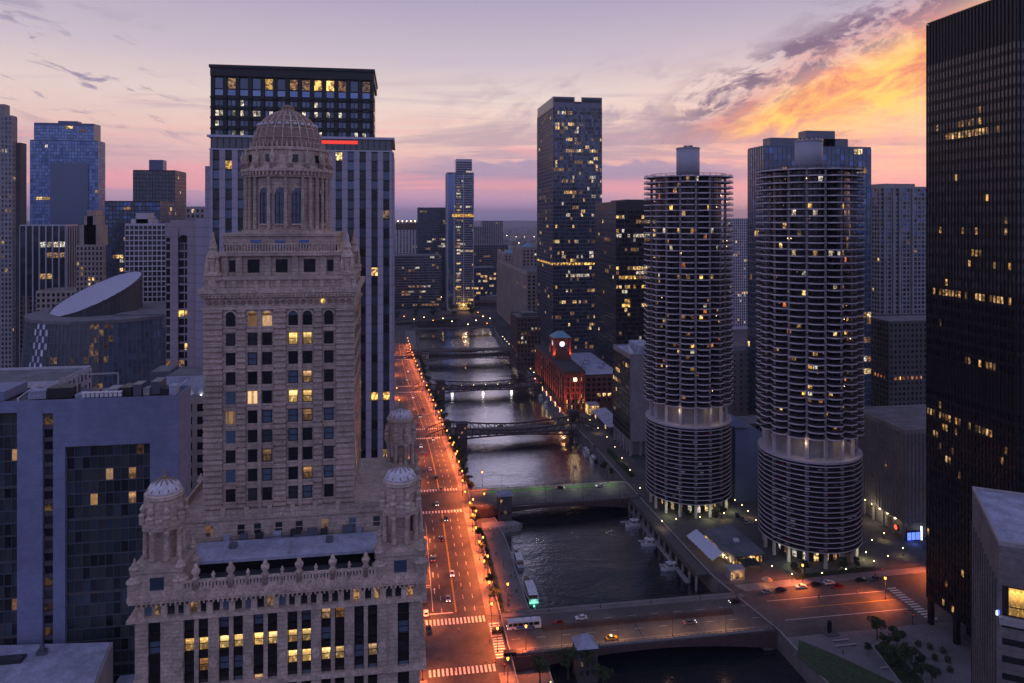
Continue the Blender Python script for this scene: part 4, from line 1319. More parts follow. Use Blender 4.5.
glass('glass_pale', (.80, .79, .95), .3, .1, (.6, .6, .75), metal=.0, rough=.28)
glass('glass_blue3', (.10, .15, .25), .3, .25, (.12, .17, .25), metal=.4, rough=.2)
drum()

# pale panelled hotel in the left foreground
def hotel():
    F = 190; x0, x1 = wx(-75, F), wx(178, F); Z = wz(110, 402, F); y1 = wy(191, x1)
    B = Building('panelled_hotel', 'pale blue panelled slab with a recessed dark window grid, left foreground', 'building', base(x0, x1, F, y1), frame=None)
    w = B.w
    L = [wx(u, F) for u in (-75, 17, 42.5, 53, 65, 150, 178)]
    zg = wz(110, 445, F); zl = wz(8, 413, F)
    w.box(x0, x1, F + 1.2, y1, 0, Z)
    w.box(L[1], L[2], F, F + 1.2, 0, Z); w.box(L[3], L[4], F, F + 1.2, 0, Z); w.box(L[5], x1, F, F + 1.2, 0, Z)
    w.box(L[4], L[5], F, F + 1.2, zg, Z); w.box(x0, L[1], F, F + 1.2, zl, Z); w.box(L[2], L[3], F + .1, F + 1.2, Z - 2.2, Z)
    fh = 3.02
    k = 0; z = Z - 2.2 - fh
    while z > 4:
        w.box(L[2], L[3], F + .5, F + 1.19, z + 2.05, z + fh, 2)
        B.window('E', F + 1.2, (L[2] + L[3]) / 2, z + 1.02, L[3] - L[2] - .1, 2.0, random.choice(['lit_dim2', 'glass_dark', 'glass_dark', 'glass_curtain']), .08)
        z -= fh; k += 1
    litm = {(2, 5): 'lit_office_dim', (2, 8): 'lit_office_dim', (4, 3): 'lit_office_dim', (4, 8): 'lit_office_dim'}
    def grid(xa, xb, zt, n, lit):
        p = (xb - xa) / n; z = zt; k = 0
        while z - fh > 3:
            w.box(xa + .01, xb - .01, F + .85, F + 1.21, z - fh, z - fh + .16, 3)
            for i in range(n):
                a = xa + (i + .5) * p
                kk = lit.get((k, i)) or ('lit_dim2' if random.random() < .012 else random.choice(['glass_curtain', 'glass_curtain', 'glass_curtain', 'glass_dark', 'glass_teal']))
                B.window('E', F + 1.2, a, z - fh / 2 + .08, p - .12, fh - .3, kk, .05)
            for i in range(n + 1): 
                if k == 0: w.box(xa + i * p - .06, xa + i * p + .06, F + .98, F + 1.22, 0, zt, 3)
            z -= fh; k += 1
        for kk in range(0, int(zt / fh), 6): w.box(xa + .02, xb - .02, F + .7, F + 1.2, zt - kk * fh - .35, zt - kk * fh + .05, 2)
    grid(L[4], L[5], zg, 11, litm)
    grid(x0, L[1], zl, 12, {(3, 11): 'lit_office_dim', (15, 11): 'lit_office_dim'})
    B.roof(x0, x1, F, y1, Z, 1.0, 'roof_grey', 'pale_panel')
    q = MB(); q.box(wx(-20, F), wx(2, F), F + 1, F + 12, Z + 1.0, Z + 3.2); q.build('stair_head', 'pale_panel', B.root)
    # plant on the roof: each unit a part of its own
    units = [(28, 46, 3.2, 2.4, 3), (47, 72, 3, 3.0, 5), (75, 84, 2, 1.4, 4), (86, 96, 2.4, 1.8, 3), (97, 106, 2, 1.5, 5), (108, 118, 4, 2.2, 4), (121, 131, 3, 2.6, 5), (133, 141, 2.4, 3.4, 4), (143, 149, 3, 2.2, 3), (151, 160, 4, 3.6, 5), (162, 168, 3, 2.0, 4), (169, 176, 2.4, 2.8, 3)]
    for u0, u1, dy, h, d in units:
        a, c = wx(u0, F + dy), wx(u1, F + dy)
        m = MB()
        m.box(a, c, F + dy, F + dy + d, Z + .6, Z + h)
        for i in range(int((c - a) / .5)): m.box(a + .15 + i * .5, a + .35 + i * .5, F + dy - .06, F + dy - .005, Z + .7, Z + h - .3)
        m.box(a - .1, c + .1, F + dy - .1, F + dy + d + .1, Z + h, Z + h + .2)
        m.build('rooftop_unit', random.choice(['steel_grey', 'dark_metal', 'concrete', 'roof_pale']), B.root)
    for u0, u1, dy in ((60, 77, 5), (84, 118, 9)):
        m = MB(); a, c = wx(u0, F + dy), wx(u1, F + dy)
        for xx in (a, c): m.box(xx - .15, xx + .15, F + dy, F + dy + .3, Z, Z + 5)
        m.box(a, c, F + dy, F + dy + .3, Z + 5, Z + 5.4)
        m.build('rooftop_frame', 'concrete', B.root)
    for i in range(9):
        a = wx(84 + i * 4.5, F + 1.6); m = MB()
        m.cyl(a, F + 1.6, .45, Z + 1.0, Z + 2.0, 10); m.cyl(a, F + 1.6, .6, Z + 2.0, Z + 2.25, 10)
        m.build('roof_vent', 'white_paint', B.root)
    for u in (18, 170):
        m = MB(); a = wx(u, F + 3); m.bar((a, F + 3, Z + 1), (a + 4, F + 3.4, Z + 4.2), .2, .2); m.bar((a, F + 3, Z + .2), (a, F + 3, Z + 1.2), .3, .3)
        m.build('window_cleaning_arm', 'white_paint', B.root)
    B.finish(['pale_panel', 'dark_metal', 'concrete_dark', 'steel_grey'])
litmat('lit_dim2', (.9, .40, .12), (.9, .5, .2), .10)
hotel()

# low roof at the bottom left corner
def lowroof():
    Z = 46
    p = [at(u, v, Z) for u, v in ((-60, 647), (113, 642), (90, 700), (-60, 720))]
    B = Building('low_white_roof', 'low building with a flat pale roof in the bottom left corner', 'building', (p[0][0], p[0][1], 0))
    P = [(a[0], a[1]) for a in p]
    B.part('wall', 'concrete', lambda b: b.prism(P, 0, Z))
    B.part('roof', 'roof_pale', lambda b: b.prism([(P[0][0] + .4, P[0][1] - .5), (P[1][0] - .5, P[1][1] - .5), (P[2][0] - .5, P[2][1] + .4), (P[3][0] + .4, P[3][1] + .4)], Z + .004, Z + .25))
    q = at(42, 655, Z)
    B.part('rooftop_unit', 'steel_grey', lambda b: (b.box(q[0] - 1, q[0] + 1, q[1] - .8, q[1] + .8, Z + .25, Z + 1.2), b.box(q[0] - .3, q[0] + .5, q[1] - .4, q[1] + .4, Z + 1.2, Z + 2.4)))
    q2 = at(12, 662, Z)
    B.part('skylight', ['dark_metal', 'glass_dark'], lambda b: (b.box(q2[0] - 5, q2[0] + 2.5, q2[1] - 1.4, q2[1] + 1.4, Z + .25, Z + .9, 0), b.box(q2[0] - 4.6, q2[0] + 2.1, q2[1] - 1.0, q2[1] + 1.0, Z + .9, Z + .95, 1)))
    x0, x1 = P[1][0] + .05, P[1][0] + 9
    B.part('lower_roof', 'roof_pale', lambda b: b.box(x0 + .5, x1, P[1][1] - 30, P[1][1] + 3, 0, 36))
lowroof()
# neighbour between the hotel and the domed tower, white plant room and two floodlights
B = tower('white_roofed_block', 'block with a white rooftop plant room and two bright floodlights, behind the hotel', 'building', 150, 206, 402, 236, 30, 4, 3.4, 1.4, 1.6, .04, 'glass_black', 'beige_stone', fin=False, maxwin=50)
penthouse(B, 166, 212, 376, 8, 14, 'roof_pale'); penthouse(B, 150, 170, 372, 12, 10, 'steel_grey')
for u in (188, 201):
    q = (wx(u, 243.5), 243.5, wz(u, 396, 243.5))
    B.part('floodlight', 'lamp_white', lambda b: b.lathe([(.1, q[2] - .55), (.55, q[2] - .3), (.6, q[2]), (.1, q[2] + .5)], q[0], q[1], 10))
B.finish(['beige_stone'] * 2)

# --- centre, up river
B = tower('long_dark_office', 'low wide dark glass office block at the river bend, rows of dim light', 'building', 384, 441, 256, 1150, 60, 4.2, 3.5, .2, 1.4, .16, 'glass_dark', 'steel_grey', maxwin=80, litkeys=['lit_dim', 'lit_dim', 'lit_white'])
B = tower('concrete_shell_tower', 'unfinished pale concrete tower with a string of lights along its top', 'tower', 396, 434, 222, 1350, 40, 4, 6, 3.6, .9, .03, 'glass_dark', 'concrete_light', fin=False, maxwin=40)
B.part('dark_band', 'brown_brick', lambda b: b.box(B.X0 - .5, B.X1 + .5, B.Y - 1, B.Y, B.Z - 14, B.Z - 2))
for i in range(9):
    x = B.X0 + (i + .5) * (B.X1 - B.X0) / 9
    B.part('work_light', 'lamp_warm', lambda b: b.lathe([(.2, B.Z + 1), (1.1, B.Z + 1.8), (.2, B.Z + 2.8)], x, B.Y - 1, 8))
B.finish(['concrete_light'] * 2)
tower('dark_slab_tower', 'plain dark slab tower with a flat top, behind the slim blue tower', 'tower', 418, 450, 208, 1260, 40, 4, 3, .3, .9, .08, 'glass_dark', 'blue_steel', maxwin=60, litkeys=['lit_dim', 'lit_white'])
def slim():
    B = tower('slim_blue_tower', 'slim blue glass residential tower with a lit vertical strip, at the river bend', 'tower', 447, 474, 173, 1150, 36, 3.7, 3.4, .3, .9, .10, 'glass_slate', 'blue_steel', fin=False, maxwin=100, keys=['glass_slate', 'glass_dark'])
    a, c = wx(456, 1152), wx(472, 1152)
    B.w.box(a, c, 1152, 1176, B.Z + .2, wz(463, 159, 1152))
    B.facade('E', 1152, a, c, B.Z + .5, wz(463, 159, 1152) - 4, 3.7, 3.4, .3, .9, .3, .1, .2, 'glass_dark')
    for u in (447.6, 454, 463.5, 473.4): B.w.box(wx(u, 1150) - .8, wx(u, 1150) + .8, 1148.6, 1150, 0, B.Z)
    B.part('pale_glass_strip', 'glass_blue', lambda b: b.box(wx(448, 1149), wx(453.6, 1149), 1148.9, 1149.8, 8, B.Z - 2))
    for i in range(40):
        z = 12 + i * 5.3
        if z < B.Z - 20 and random.random() < .7: B.window('E', 1148.8, wx(458.5, 1148.8), z, random.uniform(4, 8), 2.4, random.choice(['lit_warm', 'lit_white', 'lit_dim']))
    B.part('lit_floor', 'lit_gold', lambda b: b.box(B.X0 + 8, B.X1, 1148.4, 1149.4, wz(460, 217, 1150), wz(460, 214, 1150)))
    B.part('entrance_hall', 'lit_gold', lambda b: (b.box(wx(459, 1140), wx(471, 1140), 1140, 1148, 3, 5.5), b.box(wx(459, 1140), wx(471, 1140), 1140, 1148, 8, 12.5)))
    point_light('hall_light', (wx(465, 1128), 1128, 9), 9000, (1, .5, .22), 1)
    B.finish(['mullion_light'] * 2)
slim()
B = tower('office_with_lit_band', 'grey gridded office block just right of the slim blue tower', 'building', 474, 508, 245, 1380, 50, 4, 3.5, .8, 1.0, .05, 'glass_dark', 'steel_grey', maxwin=60)
B = tower('distant_apartments', 'distant pale apartment tower with vertical stripes against the haze', 'tower', 483, 503, 221, 1900, 40, 3.6, 5, 1.8, .4, .02, 'glass_dark', 'grey_stone', maxwin=30)
tower('distant_apartment_slab', 'lower wing beside the distant striped apartment tower', 'tower', 474, 483, 227, 1880, 30, 3.6, 5, 1.8, .4, .02, 'glass_dark', 'grey_stone', maxwin=20)
tower('blue_lowrise', 'blue glass low-rise with two lit strips, at the foot of the gridded office block', 'building', 474, 496, 268, 1240, 50, 4.2, 4, .3, .6, .3, 'glass_blue2', 'blue_steel', maxwin=40)

# huge stone warehouse block with the green pyramid roof
def mart():
    x0, x1, F, y1 = 150, 270, 850, 1120
    B = Building('stone_merchandise_block', 'massive pale stone block along the north bank with a green pyramid roof', 'building', base(x0, x1, F, y1), maxwin=100)
    Z = wz(520, 272, 860)
    B.w.box(x0, x1, F, y1, 0, Z)
    B.facade('E', F, x0, x1, 3, Z - 3, 4.4, 5.5, 2.4, 1.6, .6, .3, .03, 'glass_dark')
    B.facade('S', x0, F + .01, y1, 3, Z - 3, 4.4, 5.5, 2.4, 1.6, .6, .3, .03, 'glass_dark')
    B.roof(x0, x1, F, y1, Z, 1.5, 'roof_grey', 'beige_stone')
    for X0, X1, Y0, Y1, z, nm in ((150.5, 190, 1040, 1119, Z + 13, 'corner_block'), (158, 262, 930, 1010, Z + 26, 'upper_block'), (166, 250, 940, 1000, wz(525, 254, 960), 'tower_block')):
        B.w.box(X0, X1, Y0, Y1, Z + .2, z)
        B.facade('E', Y0, X0, X1, Z + 2.4, z - 2, 4.4, 5, 2.4, 1.6, .5, .3, .10, 'glass_dark', litkeys=['lit_warm', 'lit_white'])
        B.facade('S', X0, Y0 + .01, Y1, Z + 2.4, z - 2, 4.4, 5, 2.4, 1.6, .5, .3, .06, 'glass_dark')
        B.roof(X0, X1, Y0, Y1, z, .8, 'roof_grey', 'beige_stone')
    zb = wz(525, 253, 960); zt = wz(525, 240, 985)
    p = [(176, 948), (226, 948), (226, 996), (176, 996)]
    B.part('pyramid_roof', 'copper_green', lambda b: b.mesh([(x, y, zb) for x, y in p] + [(201, 972, zt)], [(0, 1, 4), (1, 2, 4), (2, 3, 4), (3, 0, 4), (3, 2, 1, 0)]))
    for X0, Y0, z in ((152, 1044, Z + 13.2), (160, 935, Z + 26.2)):
        B.part('blue_cap', 'copper_blue', lambda b: b.mesh([(X0, Y0, z + 1), (X0 + 14, Y0, z + 1), (X0 + 14, Y0 + 14, z + 1), (X0, Y0 + 14, z + 1), (X0 + 7, Y0 + 7, z + 7)], [(0, 1, 4), (1, 2, 4), (2, 3, 4), (3, 0, 4), (3, 2, 1, 0)]))
    B.finish(['beige_stone'] * 2)
mart()
B = tower('old_dark_lowrise', 'old dark brick building with a flat roof in front of the massive stone block', 'building', 517, 541, 318, 690, 40, 4.4, 3.6, 1.6, 1.8, .06, 'glass_dark', 'brown_brick', side='S', maxwin=60)
penthouse(B, 522, 536, 313, 10, 16, 'concrete_dark')

# tall glass tower, lit all over
def glass_tower():
    Y, x0 = 760, wx(553, 760); x1 = wx(602, 760); y1 = 850
    Z = wz(570, 98, Y)
    B = Building('tall_glass_tower', 'tall glass office tower with two blunt horns at its top and many lit floors', 'tower', base(x0, x1, Y, y1))
    B.w.box(x0, x1, Y, y1, 0, Z - 6)
    B.facade('E', Y, x0, x1, 6, Z - 10, 4.1, 2.4, .22, .8, .35, .12, .17, 'glass_slate', ['glass_slate', 'glass_dark', 'glass_teal'], litkeys=['lit_warm', 'lit_white', 'lit_dim', 'lit_dim'], run=.35)
    B.facade('S', x0, Y + .01, y1, 6, Z - 10, 4.1, 3.4, .3, .8, .35, .12, .05, 'glass_slate', ['glass_slate', 'glass_dark', 'glass_teal'], litkeys=['lit_dim', 'lit_warm'], run=.3)
    w3 = (x1 - x0)
    for a, c in ((x0, x0 + w3 * .44), (x1 - w3 * .42, x1)):
        B.part('parapet_horn', ['steel_grey', 'dark_metal'], lambda b: (b.box(a, c, Y, Y + 1.2, Z - 6, Z + 1.2, 0), b.box(a + 1.2, c - 1.2, Y - .4, Y + .01, Z - 4.5, Z - .6, 1)))
    B.part('parapet_side', 'steel_grey', lambda b: b.box(x0 - .01, x0 + 1.2, Y + 1.2, y1 - 1.2, Z - 6, Z + 1))
    B.part('plant_room', 'dark_metal', lambda b: b.box(x0 + 6, x1 - 6, Y + 14, y1 - 14, Z - 6, Z - 1.5))
    zl = wz(560, 265, Y)
    def band(b):
        n = 16
        for i in range(n):
            a = x0 + i * (x1 - x0) / n
            b.box(a + .4, a + (x1 - x0) / n - .4, Y - .6, Y - .36, zl, zl + 2.4)
        for i in range(20):
            a = Y + i * (y1 - Y) / 20
            b.box(x0 - .6, x0 - .36, a + .6, a + 3.6, zl, zl + 2.0)
    B.part('lit_plant_floor', 'lit_gold', band)
    for u, a in ((560, .2), (580, .5), (594, .8)): pass
    B.w.box(x0 - .5, x1 + .3, Y - .7, Y, zl - 1.2, zl - .3); B.w.box(x0 - .7, x0, Y, y1, zl - 1.2, zl - .3)
    B.finish(['steel_grey'] * 2)
glass_tower()
def dark_tower():
    Y, x0, x1 = 600, 183.8, 232; y1 = 668
    Z = wz(620, 203, Y)
    B = Building('dark_glass_block', 'dark glass office tower with a pale blue west-facing flank, beside the first round tower', 'tower', base(x0, x1, Y, y1))
    B.w.box(x0, x1, Y, y1, 0, Z)
    B.facade('E', Y, x0, x1, 6, Z - 6, 4.0, 2.6, .3, 1.2, .3, .15, .22, 'glass_black', ['glass_black', 'glass_dark'], litkeys=['lit_warm', 'lit_gold', 'lit_white', 'lit_dim'], run=.4)
    B.facade('S', x0, Y + .01, y1, 6, Z - 6, 4.0, 3.2, .3, 1.0, .3, .15, .05, 'glass_teal', ['glass_teal', 'glass_slate', 'glass_slate'], litkeys=['lit_dim', 'lit_warm'])
    B.roof(x0, x1, Y, y1, Z, 1.2, 'roof_dark', 'dark_metal')
    B.part('plant_room', 'dark_metal', lambda b: b.box(x0 + 12, x1 - 10, Y + 12, y1 - 12, Z + .16, Z + 3.4))
    B.finish(['dark_metal'] * 2)
dark_tower()
def hotel2():
    Y, x0, x1, y1 = 430, 140.8, 182, 466
    Z = wz(630, 356, Y)
    B = Building('grey_slab_hotel', 'grey slab building with dark windowed flank, left of the first round tower', 'building', base(x0, x1, Y, y1))
    B.w.box(x0, x1, Y, y1, 9, Z); B.w.box(x0 + 3, x1 - 2, Y + 3, y1 - 3, 0, 9)
    B.facade('S', x0, Y + .01, y1, 10, Z - 2, 3.4, 3.0, .5, .9, .3, .2, .14, 'glass_black', litkeys=['lit_warm', 'lit_dim', 'lit_gold'], m=1)
    B.roof(x0, x1, Y, y1, Z, 1.0, 'roof_pale', 'grey_stone')
    B.part('plant_room', 'roof_pale', lambda b: b.box(x0 + 8, x0 + 24, Y + 6, y1 - 8, Z + .16, Z + 5))
    for i in range(5): B.part('rooftop_unit', 'white_paint', lambda b: b.box(x0 + 2 + i * 1.2, x0 + 2.9 + i * 1.2, Y + 3 + 5 * i, Y + 5.5 + 5 * i, Z + .16, Z + 2.2))
    for i in range(6):
        B.part('leg', 'concrete', lambda b: b.box(x0 + .05, x0 + 1.2, Y + .6 + i * 6.6, Y + 2 + i * 6.6, .1, 9))
    for i in range(1, 6):
        B.part('leg', 'concrete', lambda b: b.box(x0 + i * 7 - .6, x0 + i * 7 + .6, Y + .05, Y + 1.2, .1, 9))
    B.finish(['grey_stone', 'dark_metal'])
hotel2()
# --- behind the round towers
B = tower('stepped_blue_tower', 'broad blue glass tower with a stepped top, directly behind the second round tower', 'tower', 764, 871, 147.5, 420, 18, 4.0, 3.0, .25, .6, .07, 'glass_blue2', 'blue_steel', fin=False, keys=['glass_blue2', 'glass_slate', 'glass_slate', 'glass_slate'], uz=800, us=748)
for u0, u1, v in ((770, 848, 138.5), (806, 835, 131)): penthouse(B, u0, u1, v, 3, 9, 'steel_grey', 'setback')
B.finish(['steel_grey'] * 2)
B = tower('grey_apartment_tower', 'grey residential tower with blue glass, between the round tower and the black tower', 'tower', 880, 950, 188, 480, 40, 3.2, 3.0, .9, 1.0, .03, 'glass_dark', 'grey_stone', fin=False, keys=['glass_dark', 'glass_slate', 'glass_blue2'])
for u in (884, 893, 899, 912): B.w.box(wx(u, 480) - .7, wx(u, 480) + .7, 478.6, 480, 0, B.Z)
penthouse(B, 884, 915, 184, 6, 20); B.finish(['grey_stone'] * 2)
tower('brown_midrise', 'plain brown mid-rise with a few orange windows near its foot, below the grey apartment tower', 'building', 889, 960, 322, 425, 30, 3.4, 3, 1.4, 1.5, .05, 'glass_dark', 'concrete_dark', litkeys=['lit_gold', 'lit_red'], maxwin=60)
tower('hazy_white_tower', 'slim pale tower in the haze between the two round towers', 'tower', 733, 752, 219, 900, 30, 3.6, 3, 1.2, .9, .10, 'glass_dark', 'concrete_light', maxwin=60)
B = tower('grey_narrow_block', 'plain grey block with white rooftop plant, between the two round towers', 'building', 731, 751, 352, 440, 30, 3.6, 5, 3.5, 2.4, .0, 'glass_dark', 'grey_stone', fin=False, maxwin=30)
penthouse(B, 733, 748, 346, 4, 14, 'roof_pale'); B.finish(['grey_stone'] * 2)
B = tower('amber_lit_lowrise', 'low building with amber lit corner, in the gap left of the second round tower', 'building', 745, 778, 425, 400, 20, 4, 3, .6, 1, .7, 'glass_dark', 'concrete_dark', litkeys=['lit_gold', 'lit_warm'], maxwin=60)
def ribbed():
    x0, x1, Y, y1 = 228.6, 290, 298.5, 338
    Z = 50
    B = Building('ribbed_low_block', 'long low grey block with fine vertical ribs, right of the second round tower', 'building', base(x0, x1, Y, y1))
    B.w.box(x0, x1, Y, y1, 8, Z); B.w.box(x0 + 2.5, x1 - 2, Y + 2, y1 - 2, 0, 8)
    for face, pl, a0, a1 in (('S', x0, Y, y1), ('E', Y, x0, x1)):
        n = int((a1 - a0) / 1.9)
        for i in range(n + 1):
            c = a0 + i * (a1 - a0) / n
            B.fbox(B.w, face, pl, max(a0, c - .25), min(a1, c + .25), -.05, .55, 8.1, Z - 1)
    for a, z, k in ((312, 30, 'lit_dim'), (303, 29, 'lit_dim'), (322, 22, 'lit_dim2')): B.window('S', x0, a, z, 1.2, 1.4, k)
    B.roof(x0, x1, Y, y1, Z, .9, 'roof_grey', 'grey_stone')
    for i in range(7):
        B.part('soffit_light', 'lamp_warm', lambda b: b.lathe([(.1, 6.9), (.38, 7.1), (.38, 7.5)], x0 + .8, Y + 2 + i * 5.6, 10))
    for i in range(6):
        B.part('leg', 'concrete', lambda b: b.box(x0 + .05, x0 + 1, Y + 1 + i * 7.2, Y + 2 + i * 7.2, .1, 8))
    point_light('soffit_glow', (x0 - 3, 318, 6), 700, (1, .85, .55), .5)
    B.finish(['grey_stone'] * 2)
ribbed()
def barrel():
    x0, x1, Y, y1 = 172, 200, 352, 384
    B = Building('barrel_roofed_theatre', 'windowless blue grey theatre with a curved saddle roof, between the two round towers', 'building', base(x0, x1, Y, y1))
    def g(b):
        n = 14
        for i in range(n):
            t0, t1 = i / n, (i + 1) / n
            z = lambda t: 39 - 22 * max(0, (t - .25)) ** 1.6
            xa, xb = x0 + t0 * (x1 - x0), x0 + t1 * (x1 - x0)
            b.smooth = True
            b.mesh([(xa, Y, 0), (xb, Y, 0), (xb, Y, z(t1)), (xa, Y, z(t0)), (xa, y1, 0), (xb, y1, 0), (xb, y1, z(t1)), (xa, y1, z(t0))], [(0, 1, 2, 3), (3, 2, 6, 7), (5, 4, 7, 6)])
        b.smooth = False
        b.poly([(x0, Y, 0), (x0, Y, 39), (x0, y1, 39), (x0, y1, 0)])
    B.part('wall', 'theatre_blue', g)
    B.part('roof_edge', 'concrete', lambda b: b.bar((x0 - .2, Y - .15, 39.1), (x0 + 7, Y - .15, 39.1), .5, .4))
barrel()
# corner of a stone and glass building, bottom right
def corner():
    Z = 73
    P = [(156, 177), (135.5, 146), (160.5, 129.5), (181, 160.5)]
    B = Building('lit_corner_building', 'stone building with a pale flat roof and a bright amber corner room, bottom right', 'building', (158, 153, 0))
    B.part('wall', 'corner_stone', lambda b: b.prism(P, Z - 9, Z))
    def lerp(a, c, t): return (a[0] + (c[0] - a[0]) * t, a[1] + (c[1] - a[1]) * t)
    cx, cy = 158, 153
    def ins(k): return [(cx + (x - cx) * k, cy + (y - cy) * k) for x, y in P]
    B.part('roof', 'roof_pale', lambda b: b.prism(ins(.955), Z + .004, Z + .25))
    def par(b):
        o, i_ = P, ins(.962)
        for k in range(4):
            q = [o[k], o[(k + 1) % 4], i_[(k + 1) % 4], i_[k]]
            b.prism(q, Z + .002, Z + .95)
    B.part('parapet', 'concrete', par)
    # body below: recessed glass with stone piers on the long face, bands on the short face
    B.part('core', 'glass_black', lambda b: b.prism(ins(.985), 0, Z - 9))
    A, D_ = P[1], P[0]
    n = 11
    def piers(b):
        for i in range(n + 1):
            t = i / n; p = lerp(A, D_, t)
            q = lerp(A, D_, min(1, t + .035)); d = ((A[1] - D_[1]) * .0, 0)
            b.prism([(p[0] - .25, p[1] + .1), (q[0] - .25, q[1] + .1), (q[0] + .6, q[1] - .3), (p[0] + .6, p[1] - .3)], 0, Z - 9.003)
    B.part('pier', 'corner_stone', piers)
    E_ = P[2]
    def bands(b):
        z = Z - 18
        while z > 0:
            e = ((E_[0] - A[0]) / 30, (E_[1] - A[1]) / 30)
            b.prism([A, E_, (E_[0] + .55, E_[1] + .8), (A[0] + .55, A[1] + .8)], z - 3.0, z - .6)
            z -= 4.0
    B.part('spandrel', 'corner_stone', bands)
    # amber room high on the short face
    a, c = lerp(A, E_, .06), lerp(A, E_, .95)
    o = (-.35, -.5)
    B.part('room_glass', 'lit_bay', lambda b: b.poly([(a[0] + o[0] * .1, a[1] + o[1] * .1, Z - 15.5), (c[0] + o[0] * .1, c[1] + o[1] * .1, Z - 15.5), (c[0] + o[0] * .1, c[1] + o[1] * .1, Z - 9.2), (a[0] + o[0] * .1, a[1] + o[1] * .1, Z - 9.2)]))
    def fr(b):
        for t in (0, .13, .26, .39, .52, .65, .78, .91, 1):
            p = lerp(a, c, t); b.bar((p[0] + o[0] * .3, p[1] + o[1] * .3, Z - 15.5), (p[0] + o[0] * .3, p[1] + o[1] * .3, Z - 9.1), .18, .18)
        for z in (Z - 15.6, Z - 13.6, Z - 9.15): b.bar((a[0] + o[0] * .3, a[1] + o[1] * .3, z), (c[0] + o[0] * .3, c[1] + o[1] * .3, z), .18, .2)
    B.part('room_frame', 'dark_metal', fr)
    B.part('terrace', 'concrete', lambda b: b.prism([(A[0] - .6, A[1] - .9), (E_[0] - .6, E_[1] - .9), (E_[0] + .9, E_[1] + 1.2), (A[0] + .9, A[1] + 1.2)], Z - 17.6, Z - 16))
    B.part('accent_light', 'neon_blue', lambda b: b.box(A[0] - .55, A[0] - .3, A[1] - .6, A[1] - .3, Z - 15.5, Z - 14.6))
    B.part('accent_light', 'neon_white', lambda b: b.box(A[0] - .55, A[0] - .2, A[1] - .1, A[1] + .2, Z - 16, Z - 15))
    B.finish('corner_stone')
litroom('lit_bay', (1, .50, .09), (1, .52, .10), 1.5)
litmat('lit_room', (1, .5, .09), (1, .5, .09), 1.5, .8)
corner()

